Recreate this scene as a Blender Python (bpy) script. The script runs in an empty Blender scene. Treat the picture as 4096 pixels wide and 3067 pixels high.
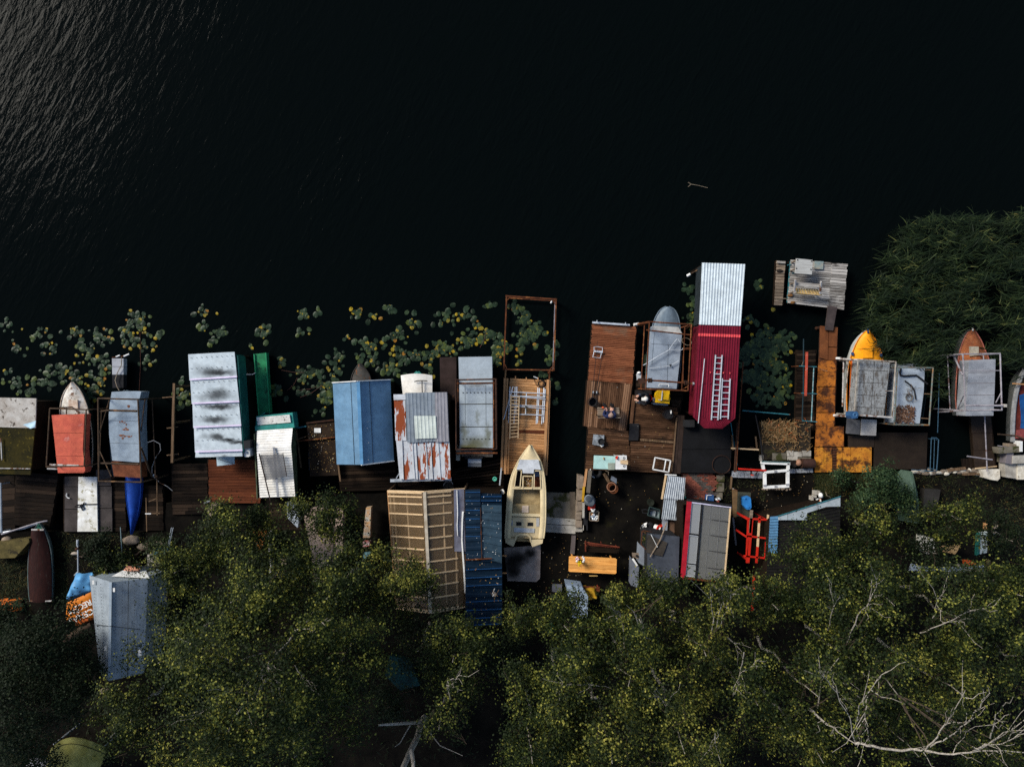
import bpy, bmesh, math, random
import numpy as np
from mathutils import Vector, Matrix
random.seed(7); RNG = np.random.default_rng(7)
C = bpy.context.scene.collection
SC = bpy.context.scene
# ---------------------------------------------------------------- camera, sky, sun, exposure
H = 27.3                      # drone height in metres; one photo pixel is 1 cm at water level
cam = bpy.data.objects.new('camera', bpy.data.cameras.new('camera')); C.objects.link(cam)
cam.location = (0, 0, H); cam.rotation_euler = (0, 0, 0)
cam.data.sensor_width = 36; cam.data.lens = 24; cam.data.clip_end = 2000
SC.camera = cam
SUN_EL, SUN_AZ = math.radians(37), math.radians(145)   # azimuth measured from +x, counter-clockwise: light from the upper left
w = bpy.data.worlds.new('World'); SC.world = w; w.use_nodes = True
sky = w.node_tree.nodes.new('ShaderNodeTexSky'); sky.sky_type = 'NISHITA'; sky.sun_disc = False
sky.sun_elevation = SUN_EL; sky.sun_rotation = math.pi/2 - SUN_AZ
w.node_tree.links.new(sky.outputs[0], w.node_tree.nodes['Background'].inputs[0])
w.node_tree.nodes['Background'].inputs[1].default_value = 0.062
sun = bpy.data.objects.new('sun', bpy.data.lights.new('sun', 'SUN')); C.objects.link(sun)
sun.data.energy = 1.75; sun.data.angle = math.radians(20); sun.data.color = (1, .955, .85)
sd = Vector((math.cos(SUN_EL)*math.cos(SUN_AZ), math.cos(SUN_EL)*math.sin(SUN_AZ), math.sin(SUN_EL)))
sun.rotation_euler = sd.to_track_quat('Z', 'Y').to_euler(); sun.location = (0, 0, 60)
SC.view_settings.view_transform = 'Standard'; SC.view_settings.look = 'None'
SC.view_settings.exposure = 1.45; SC.view_settings.gamma = 1
SC.cycles.use_denoising = False; SC.cycles.max_bounces = 5; SC.cycles.diffuse_bounces = 2
SC.cycles.glossy_bounces = 2; SC.cycles.transmission_bounces = 3; SC.cycles.transparent_max_bounces = 6
SC.cycles.caustics_reflective = False; SC.cycles.caustics_refractive = False
SC.cycles.sample_clamp_indirect = 4

# ---------------------------------------------------------------- helpers
def P(u, v, z=0.):            # the place at height z that the photo shows at pixel u, v
    s = (H - z)/H/100.
    return Vector(((u - 2048)*s, (1533.5 - v)*s, z))
def pts3(pts, z=None): return [P(p[0], p[1], p[2] if len(p) > 2 else z) for p in pts]
class MB:
    def __init__(s): s.v = []; s.f = []
    def add(s, vs, fs):
        o = len(s.v); s.v += [tuple(x) for x in vs]; s.f += [tuple(i+o for i in f) for f in fs]; return s
    def prism(s, pts, z=None, th=.05):       # outline in photo pixels, top at z, extruded straight down
        t = pts3(pts, z); return s.prism3(t, th)
    def prism3(s, t, th):
        n = len(t); b = [p - Vector((0, 0, th)) for p in t]
        a = sum(t[i].x*t[(i+1) % n].y - t[(i+1) % n].x*t[i].y for i in range(n))
        fs = [tuple(range(n)), tuple(range(2*n-1, n-1, -1))] + [(i, i+n, (i+1) % n + n, (i+1) % n) for i in range(n)]
        if a < 0: fs = [f[::-1] for f in fs]
        return s.add(t+b, fs)
    def bar(s, a, b, w, h=None):             # squared timber between two 3-D points
        h = h or w; a = Vector(a); b = Vector(b); d = (b-a).normalized()
        up = Vector((0, 0, 1)) if abs(d.z) < .95 else Vector((0, 1, 0))
        x = d.cross(up).normalized(); y = x.cross(d)
        c = [(-1, -1), (1, -1), (1, 1), (-1, 1)]
        vs = [p + x*(i*w/2) + y*(j*h/2) for p in (a, b) for i, j in c]
        return s.add(vs, [(3, 2, 1, 0), (4, 5, 6, 7)] + [(i, (i+1) % 4, (i+1) % 4+4, i+4) for i in range(4)])
    def tube(s, path, r, n=6, r1=None, cap=True):
        path = [Vector(p) for p in path]; m = len(path); vs = []; fs = []
        for k, p in enumerate(path):
            d = (path[min(k+1, m-1)] - path[max(k-1, 0)])
            d = d.normalized() if d.length > 1e-9 else Vector((0, 0, 1))
            up = Vector((0, 0, 1)) if abs(d.z) < .9 else Vector((0, 1, 0))
            x = d.cross(up).normalized(); y = x.cross(d)
            rr = r if r1 is None else r + (r1-r)*k/(m-1)
            vs += [p + x*(rr*math.cos(2*math.pi*i/n)) + y*(rr*math.sin(2*math.pi*i/n)) for i in range(n)]
        for k in range(m-1):
            fs += [(k*n+i, k*n+(i+1) % n, (k+1)*n+(i+1) % n, (k+1)*n+i) for i in range(n)]
        if cap: fs += [tuple(range(n-1, -1, -1)), tuple(range((m-1)*n, m*n))]
        return s.add(vs, fs)
    def lathe(s, c, prof, n=18, axis=None):  # profile of (radius, height) pairs turned about an axis through c
        M = (Vector(axis).to_track_quat('Z', 'Y').to_matrix() if axis else Matrix.Identity(3)); c = Vector(c)
        vs = [c + M @ Vector((r*math.cos(2*math.pi*i/n), r*math.sin(2*math.pi*i/n), h)) for r, h in prof for i in range(n)]
        m = len(prof); fs = [(k*n+i, k*n+(i+1) % n, (k+1)*n+(i+1) % n, (k+1)*n+i) for k in range(m-1) for i in range(n)]
        fs += [tuple(range(n-1, -1, -1)), tuple(range((m-1)*n, m*n))]
        return s.add(vs, fs)
    def torus(s, c, R, r, n=20, m=8, axis=None):
        M = (Vector(axis).to_track_quat('Z', 'Y').to_matrix() if axis else Matrix.Identity(3)); c = Vector(c); vs = []
        for i in range(n):
            a = 2*math.pi*i/n
            for j in range(m):
                b = 2*math.pi*j/m; q = R + r*math.cos(b)
                vs.append(c + M @ Vector((q*math.cos(a), q*math.sin(a), r*math.sin(b))))
        return s.add(vs, [(i*m+j, ((i+1) % n)*m+j, ((i+1) % n)*m+(j+1) % m, i*m+(j+1) % m) for i in range(n) for j in range(m)])
    def shell(s, g, th=.01):                 # grid of points g[row][col] closed into a thin solid
        a, b = len(g), len(g[0]); top = [Vector(p) for r in g for p in r]; bot = [p - Vector((0, 0, th)) for p in top]; o = a*b
        fs = []
        for i in range(a-1):
            for j in range(b-1):
                q = (i*b+j, i*b+j+1, (i+1)*b+j+1, (i+1)*b+j); fs += [q[::-1], tuple(x+o for x in q)]
        rim = [j for j in range(b)] + [i*b+b-1 for i in range(1, a)] + [(a-1)*b+j for j in range(b-2, -1, -1)] + [i*b for i in range(a-2, 0, -1)]
        for k in range(len(rim)):
            p, q = rim[k], rim[(k+1) % len(rim)]; fs.append((p, q, q+o, p+o))
        n = (top[1]-top[0]).cross(top[b]-top[0])
        if n.z > 0: fs = [f[::-1] for f in fs]
        return s.add(top+bot, fs)
    def planks(s, q, z, n, d='h', gap=.014, th=.04, jit=.02, cut=0., zj=.005):
        A, B, Cc, D = pts3(q, z)             # corners: top-left, top-right, bottom-right, bottom-left
        at = (lambda x, y: (A*(1-x)+B*x)*(1-y) + (D*(1-x)+Cc*x)*y)
        L = ((D-A).length if d == 'h' else (B-A).length); g = gap/L/2; ln = ((B-A).length if d == 'h' else (D-A).length)
        for k in range(n):
            a, b = k/n+g, (k+1)/n-g
            j0, j1 = random.uniform(-jit, jit)/ln, 1+random.uniform(-jit, jit)/ln
            cuts = [j0] + ([random.uniform(.2, .8)] if random.random() < cut else []) + [j1]
            for c0, c1 in zip(cuts, cuts[1:]):
                c1 -= .004/ln
                dz = Vector((0, 0, random.uniform(-zj, zj)))
                if d == 'h': t = [at(c0, a), at(c1, a), at(c1, b), at(c0, b)]
                else: t = [at(a, c0), at(b, c0), at(b, c1), at(a, c1)]
                s.prism3([p+dz for p in t], th)
        return s
    def corr(s, q, n, d='v', amp=.018, prof='sin', th=.012, z=None, rows=2, sag=0., seg=6):
        A, B, Cc, D = pts3(q, z)
        at = (lambda x, y: (A*(1-x)+B*x)*(1-y) + (D*(1-x)+Cc*x)*y)
        nn = n*seg if prof != 'trap' else n*4; xs = []
        for i in range(nn+1):
            t = i/nn
            if prof == 'sin': xs.append((t, math.sin(t*n*2*math.pi)*amp))
            else:
                k, r = divmod(i, 4); off = (0, .5, .62, .88)[r]
                xs.append((min(1, (k+off)/n), amp if r in (2, 3) else 0))
        g = []
        for k in range(rows):
            y = k/(rows-1); row = []
            for t, h in xs:
                p = at(t, y) if d == 'v' else at(y, t)
                row.append(p + Vector((0, 0, h - sag*math.sin(math.pi*y))))
            g.append(row)
        return s.shell(g, th)
    def blob(s, c, rx, ry, rz, seed=0, rough=.18):
        rr = random.Random(seed); c = Vector(c); fr = [(Vector((rr.gauss(0, 1), rr.gauss(0, 1), rr.gauss(0, 1)))*2, rr.uniform(0, 6)) for _ in range(6)]
        vs = []
        for p in ICO[0]:
            k = 1 + rough*sum(math.sin(f.dot(p)+o) for f, o in fr)/3
            vs.append(c + Vector((p.x*rx*k, p.y*ry*k, p.z*rz*k)))
        return s.add(vs, ICO[1])
    def sheet(s, q, z=None, nx=12, ny=12, amp=.02, th=.012, fr=6., seed=0, droop=0.):
        A, B, Cc, D = pts3(q, z); rr = random.Random(seed); w = [(rr.uniform(-fr, fr), rr.uniform(-fr, fr), rr.uniform(0, 6)) for _ in range(7)]; g = []
        for j in range(ny+1):
            row = []
            for i in range(nx+1):
                x, y = i/nx, j/ny; p = (A*(1-x)+B*x)*(1-y) + (D*(1-x)+Cc*x)*y
                e = max(abs(2*x-1), abs(2*y-1))
                row.append(p + Vector((0, 0, amp*sum(math.sin(a*x+b*y+c) for a, b, c in w)/2.5 - droop*max(0, e-.6)**2*6)))
            g.append(row)
        return s.shell(g, th)
_b = bmesh.new(); bmesh.ops.create_icosphere(_b, subdivisions=2, radius=1); _b.verts.index_update()
ICO = ([v.co.copy() for v in _b.verts], [tuple(v.index for v in f.verts) for f in _b.faces]); _b.free()
ROOT = {}
def tag(o, label=None, cat=None, group=None, kind=None):
    for k, x in (('label', label), ('category', cat), ('group', group), ('kind', kind)):
        if x: o[k] = x
    return o
def mesh_obj(name, vs, fs, m, loc, smooth=False):
    me = bpy.data.meshes.new(name)
    me.from_pydata([(x[0]-loc[0], x[1]-loc[1], x[2]-loc[2]) for x in vs], [], fs); me.update()
    if smooth:
        me.polygons.foreach_set('use_smooth', [True]*len(me.polygons)); me.set_sharp_from_angle(angle=math.radians(40))
    for mm in (m if isinstance(m, (list, tuple)) else [m]): me.materials.append(mm)
    o = bpy.data.objects.new(name, me); C.objects.link(o); return o
def T(name, label, cat, at, group=None):     # an Empty at the thing's base
    o = bpy.data.objects.new(name, None); C.objects.link(o); o.empty_display_size = .2
    o.location = Vector(at); ROOT[o] = Vector(at); return tag(o, label, cat, group, 'thing' if name == 'old_window' else None)
def B(mb, name, m, parent, smooth=False, label=None):   # one part (or sub-part) as a mesh of its own
    o = mesh_obj(name, mb.v, mb.f, m, ROOT[parent], smooth); o.parent = parent; ROOT[o] = ROOT[parent]
    if label: o['label'] = label
    return o
def S(mb, name, m, label=None, cat=None, group=None, kind=None, smooth=False):   # a thing that is one mesh
    a = np.array(mb.v); loc = ((a[:, 0].min()+a[:, 0].max())/2, (a[:, 1].min()+a[:, 1].max())/2, a[:, 2].min())
    o = mesh_obj(name, mb.v, mb.f, m, loc, smooth); o.location = loc; return tag(o, label, cat, group, kind)
def M(): return MB()

# ---------------------------------------------------------------- materials
class NT:
    def __init__(s, name):
        s.m = bpy.data.materials.new(name); s.m.use_nodes = True; s.t = s.m.node_tree; s.b = s.t.nodes['Principled BSDF']
    def n(s, typ, **kw):
        x = s.t.nodes.new('ShaderNode'+typ)
        for k, v in kw.items():
            if k.startswith('_'): s.set(x.inputs[int(k[1:])], v)
            else: setattr(x, k, v)
        return x
    def set(s, sock, v):
        if isinstance(v, bpy.types.NodeSocket): s.t.links.new(v, sock)
        else: sock.default_value = (tuple(v)+(1,))[:4] if hasattr(v, '__len__') and sock.type == 'RGBA' else v
    def math(s, op, a, b=0., c=None, clamp=False):
        x = s.n('Math', operation=op, use_clamp=clamp); s.set(x.inputs[0], a); s.set(x.inputs[1], b)
        if c is not None: s.set(x.inputs[2], c)
        return x.outputs[0]
    def mix(s, f, a, b, mode='MIX'):
        x = s.n('Mix', data_type='RGBA', blend_type=mode); s.set(x.inputs[0], f); s.set(x.inputs[6], a); s.set(x.inputs[7], b); return x.outputs[2]
    def coord(s, stretch=(1, 1, 1), rot=0., isl=0.):
        c = s.n('TexCoord').outputs['Object']; mp = s.n('Mapping'); s.set(mp.inputs[0], c)
        mp.vector_type = 'TEXTURE' if rot else 'POINT'; mp.inputs['Scale'].default_value = [1/x for x in stretch] if rot else stretch; mp.inputs['Rotation'].default_value = (0, 0, rot)
        if isl:
            g = s.n('NewGeometry').outputs['Random Per Island']; cm = s.n('CombineXYZ'); k = s.math('MULTIPLY', g, isl)
            for i in range(3): s.set(cm.inputs[i], k)
            s.set(mp.inputs['Location'], cm.outputs[0])
        return mp.outputs[0]
    def noise(s, vec, sc, det=4., ro=.6, dist=0.):
        x = s.n('TexNoise'); s.set(x.inputs['Vector'], vec); x.inputs['Scale'].default_value = sc; x.inputs['Detail'].default_value = det
        x.inputs['Roughness'].default_value = ro; x.inputs['Distortion'].default_value = dist; return x.outputs['Fac']
    def step(s, x, a, b, lo=0., hi=1.):
        r = s.n('MapRange', interpolation_type='SMOOTHSTEP'); s.set(r.inputs[0], x)
        for i, q in ((1, a), (2, b), (3, lo), (4, hi)): r.inputs[i].default_value = q
        return r.outputs[0]
    def fin(s, col, rough=.6, metal=0., bump=None, bs=.3, bd=.01, spec=.5):
        s.set(s.b.inputs['Base Color'], col); s.set(s.b.inputs['Roughness'], rough); s.b.inputs['Metallic'].default_value = metal
        s.b.inputs['Specular IOR Level'].default_value = spec
        if bump is not None:
            x = s.n('Bump'); x.inputs['Strength'].default_value = bs; x.inputs['Distance'].default_value = bd; s.set(x.inputs['Height'], bump); s.set(s.b.inputs['Normal'], x.outputs[0])
        return s.m
def paint(name, c1, c2=None, sc=2., c3=None, th=.6, sw=.05, ssc=2.5, rough=.6, bump=.25, isl=.12, stretch=(1, 1, 1), metal=0., spec=.12, spots=None, c4=None, th4=.62, s4=9., grain=.12):
    """painted, stained or weathered surface: two tones, a stain with an edge of its own, speckles, dirt patches at given places"""
    k = NT(name); co = k.coord(isl=7.); cs = k.coord(stretch, isl=7.)
    c2 = c2 or tuple(x*.72 for x in c1)
    col = k.mix(k.step(k.noise(cs, sc, 6), .3, .7), c1, c2)
    f = k.noise(co, 45., 3.); g = k.math('MULTIPLY_ADD', f, grain*2, 1-grain)
    g = k.math('MULTIPLY', g, k.math('MULTIPLY_ADD', k.n('NewGeometry').outputs['Random Per Island'], isl*2, 1-isl))
    g = k.math('MULTIPLY', g, k.step(k.noise(co, 3.2, 9., .72, .4), .32, .66, .80, 1.06)); cm = k.n('CombineXYZ')
    for i in range(3): k.set(cm.inputs[i], g)
    col = k.mix(1., col, cm.outputs[0], 'MULTIPLY')
    if c3: col = k.mix(k.step(k.noise(cs, ssc, 9, .68, .3), th, th+sw), col, c3)
    if c4: col = k.mix(k.step(k.noise(co, s4, 6, .7), th4, th4+.05), col, c4)
    if spots:
        oc = k.n('TexCoord').outputs['Object']; nz = k.n('TexNoise'); k.set(nz.inputs['Vector'], oc); nz.inputs['Scale'].default_value = 5.; nz.inputs['Detail'].default_value = 5.
        off = k.n('VectorMath', operation='MULTIPLY_ADD'); k.set(off.inputs[0], nz.outputs['Color']); off.inputs[1].default_value = (.34, .22, 0); k.set(off.inputs[2], oc)
        sub = k.n('VectorMath', operation='SUBTRACT'); k.set(sub.inputs[0], off.outputs[0]); sub.inputs[1].default_value = (.17, .11, 0)
        for x, y, rx, ry, st, sc_ in spots:
            a = k.n('VectorMath', operation='SUBTRACT'); k.set(a.inputs[0], sub.outputs[0]); a.inputs[1].default_value = (x, y, 0)
            b = k.n('VectorMath', operation='MULTIPLY'); k.set(b.inputs[0], a.outputs[0]); b.inputs[1].default_value = (1/rx, 1/ry, 0)
            l = k.n('VectorMath', operation='LENGTH'); k.set(l.inputs[0], b.outputs[0])
            col = k.mix(k.step(l.outputs['Value'], .12, 1, st, 0), col, sc_)
    return k.fin(col, rough, metal, f, bump, .004, spec)
def wood(name, c1, c2, axis='x', isl=.35, rough=.75, dirt=None, dth=.58, c3=None):
    k = NT(name); st = (1.2, 16, 16) if axis == 'x' else (16, 1.2, 16)
    cs = k.coord(st, isl=9.); co = k.coord(isl=3.)
    n1 = k.noise(cs, 1.6, 7, .65, .6); rnd = k.n('NewGeometry').outputs['Random Per Island']
    col = k.mix(k.step(n1, .32, .68), c1, c2)
    if c3: col = k.mix(k.step(rnd, .6, .95), col, k.mix(n1, c3, c2))
    g = k.math('MULTIPLY_ADD', rnd, isl*2, 1-isl); cm = k.n('CombineXYZ')
    for i in range(3): k.set(cm.inputs[i], g)
    col = k.mix(1., col, cm.outputs[0], 'MULTIPLY')
    d = dirt or tuple(x*.35 for x in c2)
    col = k.mix(k.math('MULTIPLY', k.step(k.noise(k.coord(), .9, 6, .62), dth, dth+.14), .85), col, d)
    return k.fin(col, rough, 0, n1, .4, .006, .06)
def leafmat(name, ramp, trans=.25, rough=.6, by='island', clump=0.):
    k = NT(name); rnd = k.n('NewGeometry').outputs['Random Per Island'] if by == 'island' else k.n('ObjectInfo').outputs['Random']
    if clump: rnd = k.math('MULTIPLY_ADD', k.math('POWER', rnd, 1.3), 1-clump*.8, k.math('MULTIPLY_ADD', k.step(k.noise(k.coord(), 1.5, 3., .6), .36, .66), clump, -.12))  # noise puts lit and shaded clumps into the leaf colour
    r = k.n('ValToRGB'); k.set(r.inputs[0], rnd); e = r.color_ramp.elements
    while len(e) < len(ramp): e.new(.5)
    for x, (p, c) in zip(e, ramp): x.position = p; x.color = tuple(c)+(1,)
    f = k.noise(k.coord(), 30, 2); col = k.mix(k.math('MULTIPLY', f, .5), r.outputs[0], (.02, .03, .01))
    m = k.fin(col, rough, 0, None, spec=.12)
    if trans:
        tr = k.n('BsdfTranslucent'); k.set(tr.inputs[0], col); mx = k.n('MixShader'); mx.inputs[0].default_value = trans
        k.set(mx.inputs[1], k.b.outputs[0]); k.set(mx.inputs[2], tr.outputs[0]); k.set(k.t.nodes['Material Output'].inputs[0], mx.outputs[0])
    return m
def film(name, col, alpha, rough=.3):        # greenhouse plastic that lets the frame under it show
    k = NT(name); n = k.noise(k.coord(), 1.3, 5); c = k.mix(n, col, tuple(x*.55 for x in col)); k.fin(c, rough, 0, None, spec=.4)
    k.set(k.b.inputs['Alpha'], k.step(n, .3, .75, alpha-.1, alpha+.12)); return k.m
# setting
def mk_water():
    k = NT('lake_water'); a = k.noise(k.coord((1.8, .5, 1), math.radians(-28)), 1.9, 3., .5, .5); b = k.noise(k.coord((1.5, .6, 1), math.radians(-20)), 6., 3., .55, .3)
    big = k.step(k.noise(k.coord(), .11, 2), .35, .65, .45, 1.); h = k.math('MULTIPLY', k.math('ADD', k.math('POWER', a, 1.6), k.math('MULTIPLY', b, .35)), big)
    return k.fin((.0014, .0025, .0026), .13, 0, h, 1., .036, .010)
def mk_soil():
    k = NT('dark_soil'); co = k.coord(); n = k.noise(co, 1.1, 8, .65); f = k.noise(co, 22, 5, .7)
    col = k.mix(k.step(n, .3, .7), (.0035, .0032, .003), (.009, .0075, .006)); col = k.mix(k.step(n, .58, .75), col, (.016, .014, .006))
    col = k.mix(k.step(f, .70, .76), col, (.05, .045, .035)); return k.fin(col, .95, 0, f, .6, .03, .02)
WATER, SOIL = mk_water(), mk_soil()
# ---------------------------------------------------------------- shared materials
W_NEW = wood('fresh_pine_h', (.50, .27, .12), (.30, .135, .05), 'x', .28, dth=.66, dirt=(.1, .04, .015))
W_NEWV = wood('fresh_pine_v', (.48, .26, .12), (.30, .14, .055), 'y', .2, dth=.66, dirt=(.12, .05, .02))
W_RED = wood('stained_red_boards', (0.23, 0.0808, 0.0357), (0.111, 0.0357, 0.017), 'x', .25, dth=.56, dirt=(.16, .085, .05))
W_BRV = wood('brown_boards_v', (0.136, 0.068, 0.036), (0.052, 0.024, 0.0128), 'y', .4, c3=(.25, .14, .08))
W_BRH = wood('brown_boards_h', (0.101, 0.051, 0.027), (0.0338, 0.0158, 0.00825), 'x', .45, dirt=(.012, .008, .006), dth=.52)
W_MAH = wood('mahogany_boards', (.11, .032, .013), (.055, .016, .008), 'x', .22, dirt=(.03, .01, .006))
W_DARK = wood('wet_dark_boards_h', (.017, .0105, .0065), (.005, .0033, .0025), 'x', .55, dirt=(.0025, .002, .0018), c3=(.034, .021, .013))
W_DARKV = wood('wet_dark_boards_v', (.016, .010, .0065), (.005, .0034, .0026), 'y', .5, dirt=(.004, .0035, .003))
W_GREY = wood('silvered_boards', (.36, .34, .31), (.13, .11, .095), 'x', .45, dirt=(.025, .018, .014), dth=.55, c3=(.42, .40, .37))
W_GREYB = wood('silvered_brown_boards', (.24, .19, .14), (.10, .07, .05), 'x', .4, dirt=(.03, .02, .015))
W_TAB = wood('varnished_table', (.74, .36, .10), (.48, .19, .04), 'x', .16, rough=.5, dirt=(.26, .095, .025), dth=.54)
W_BEAM = wood('weathered_beam', (.15, .095, .055), (.06, .036, .02), 'y', .3)
W_PALE = wood('pale_batten', (.60, .44, .27), (.42, .28, .15), 'x', .2)
RUST = paint('rusty_iron', (.115, .036, .013), (.05, .018, .009), 6., (.20, .075, .025), .55, rough=.85, isl=.2)
RUSTD = paint('dark_rusty_iron', (.05, .022, .013), (.022, .012, .009), 6., (.14, .05, .018), .58, rough=.85, isl=.2)
BRNP = paint('browned_pipe', (.075, .045, .026), (.035, .023, .015), 7., (.16, .085, .04), .56, rough=.8)
WHP = paint('chipped_white_pipe', (.46, .44, .42), (.28, .26, .25), 5., (.12, .055, .03), .52, rough=.55)
MAUVE = paint('mauve_grey_pipe', (.29, .27, .285), (.18, .16, .18), 6., (.10, .06, .05), .56, rough=.6)
TEALP = paint('teal_pipe', (.035, .17, .20), (.02, .09, .11), 7., (.12, .05, .025), .58)
ZINC = paint('galvanised_steel', (.46, .49, .52), (.30, .33, .36), 5., rough=.38, metal=.3)
ALU = paint('aluminium_tube', (.66, .69, .72), (.5, .53, .56), 7., rough=.35, metal=.4)
BLK = paint('black_rubber', (.010, .010, .011), (.018, .018, .019), 8., rough=.6)
CHAR = paint('charcoal_mat', (0.0182, 0.0175, 0.0196), (0.0126, 0.0126, 0.014), 10., rough=.9)
WHT = paint('white_paint', (.72, .72, .70), (.55, .54, .52), 4., (.22, .17, .12), .66, rough=.5)
REDP = paint('red_paint', (.58, .045, .02), (.40, .025, .014), 4., rough=.5)
ROPE = paint('rope_fibre', (.30, .24, .17), (.18, .14, .1), 20., rough=.95)
ROPEB = paint('black_rope', (.008, .008, .009), (.014, .013, .013), 20., rough=.95)
CONC = paint('pale_concrete', (.40, .37, .32), (.22, .20, .17), 3., (.06, .055, .03), .6, rough=.9, bump=.6)
CONCD = paint('mossy_concrete', (.15, .13, .10), (.08, .07, .05), 2.5, (.035, .036, .012), .52, rough=.95, bump=.6)
STONE = paint('field_stone', (.26, .20, .145), (.14, .11, .085), 4., (.05, .045, .03), .6, rough=.9, bump=.6)
WSTONE = paint('whitish_stone', (.62, .57, .48), (.42, .37, .29), 6., (.16, .12, .07), .62, rough=.9, bump=.7)
SKIN = paint('skin', (.56, .32, .23), (.48, .25, .17), 4., rough=.5)
GRNP = paint('green_plastic', (.05, .40, .26), (.04, .3, .2), 5., rough=.4)
BLUP = paint('blue_plastic', (.03, .19, .50), (.02, .13, .36), 5., rough=.4)
# ---------------------------------------------------------------- setting: lake and shore
S(M().prism([(-60000, -60000), (64000, -60000), (64000, 60000), (-60000, 60000)], 0, 3), 'lake_water', WATER, kind='structure')
shore = [(-40000, 2128), (0, 2128), (420, 2124), (655, 2130), (665, 2010), (1000, 1995), (1560, 1968), (1850, 1960), (2015, 1965), (2030, 2090), (2200, 2092), (2325, 2072), (2332, 1986), (2350, 1900),
         (2700, 1894), (3010, 1890), (3260, 1886), (3480, 1888), (3900, 1886), (4120, 1880), (40000, 1880)]
def mk_ground():
    top = []; xs = []
    for (u0, v0), (u1, v1) in zip(shore, shore[1:]):
        n = max(1, min(12, int(abs(u1-u0)/60)))
        for k in range(n): xs.append((u0+(u1-u0)*k/n, v0+(v1-v0)*k/n + (random.uniform(-5, 5) if 0 < u0 < 4100 else 0)))
    xs.append(shore[-1]); g = []
    for k, t in enumerate([-.03, 0, .012, .04, .1, .2, .35, .6, 1.5, 8]):
        row = []
        for (u, v) in xs:
            vv = v + (1600*t if t < 2 else 40000); z = .35 if t >= 0 else -.6
            p = P(u, vv if t >= 0 else v-2, .35); p.z = z + (.12*math.sin(u*.01+vv*.013)*min(1, max(0, t)*6) if 0 < t < 2 else 0); row.append(p)
        g.append(row)
    m = M(); b = len(xs)
    return m.add([p for r in g for p in r], [(i*b+j, (i+1)*b+j, (i+1)*b+j+1, i*b+j+1) for i in range(len(g)-1) for j in range(b-1)])
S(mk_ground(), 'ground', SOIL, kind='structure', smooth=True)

# ---------------------------------------------------------------- builders for the repeated kinds
def posts(t, pts, z, mat, r=.05, zb=-.8, name='post'):
    for p in pts: a = P(p[0], p[1], z); B(M().tube([(a.x, a.y, zb), a], r, 8), name, mat, t)
def deck(name, label, q, z, n, d, mat, cat='deck', gap=.014, beam=None, cut=.3, jit=.02, zj=.006, group=None, sup=True):
    c = sum(pts3([(p[0], p[1]) for p in q], z), Vector())/4; t = T(name, label, cat, (c.x, c.y, 0), group)
    B(M().planks(q, z, n, d, gap, .04, jit, cut, zj), 'plank_surface', mat, t)
    A, Bb, Cc, D = pts3(q, z-.05)
    if sup:
        for a, b in ((A, D), (Bb, Cc), ((A+Bb)/2, (Cc+D)/2)): B(M().bar(a-Vector((0, 0, .06)), b-Vector((0, 0, .06)), .08, .12), 'joist', beam or W_DARK, t)
        for p in (A, Bb, Cc, D): k = p + ((A+Bb+Cc+D)/4-p)*.08; B(M().tube([(k.x, k.y, -.8), (k.x, k.y, z-.06)], .06, 7), 'post', beam or W_DARK, t)
    return t
def lift(label, q, zt, mat, r=.025, rail=None, rz=1.0, bars=(), barmat=None, zb=-.6, group='boat lift frames'):
    """pipe frame a boat hangs in: four posts, a top frame, side rails, extra bars"""
    A = pts3(q, zt); c = sum(A, Vector())/4; t = T('boat_lift', label, 'boat lift', (c.x, c.y, 0), group)
    for p in A: B(M().tube([(p.x, p.y, zb), p], r, 7), 'post', mat, t)
    m = M()
    for i in range(4): m.tube([A[i], A[(i+1) % 4]], r, 7)
    B(m, 'top_frame', mat, t)
    m = M()
    for i in (1, 3): a, b = A[i].copy(), A[(i+1) % 4].copy(); a.z = b.z = rz; m.tube([a, b], r*.8, 6)
    B(m, 'side_rail', mat, t)
    for a, b, rr in bars: B(M().tube([P(*a), P(*b)], rr, 8), 'cross_bar', barmat or mat, t)
    return t
def stations(st, n=22):
    ks = np.linspace(0, len(st)-1, n); a = np.array(st, float); out = []
    for x in ks:
        i = min(int(x), len(st)-2); f = x-i; p = [a[max(i-1, 0)], a[i], a[i+1], a[min(i+2, len(st)-1)]]
        out.append(.5*(2*p[1] + (p[2]-p[0])*f + (2*p[0]-5*p[1]+4*p[2]-p[3])*f*f + (3*p[1]-p[0]-3*p[2]+p[3])*f**3))
    return out
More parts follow.
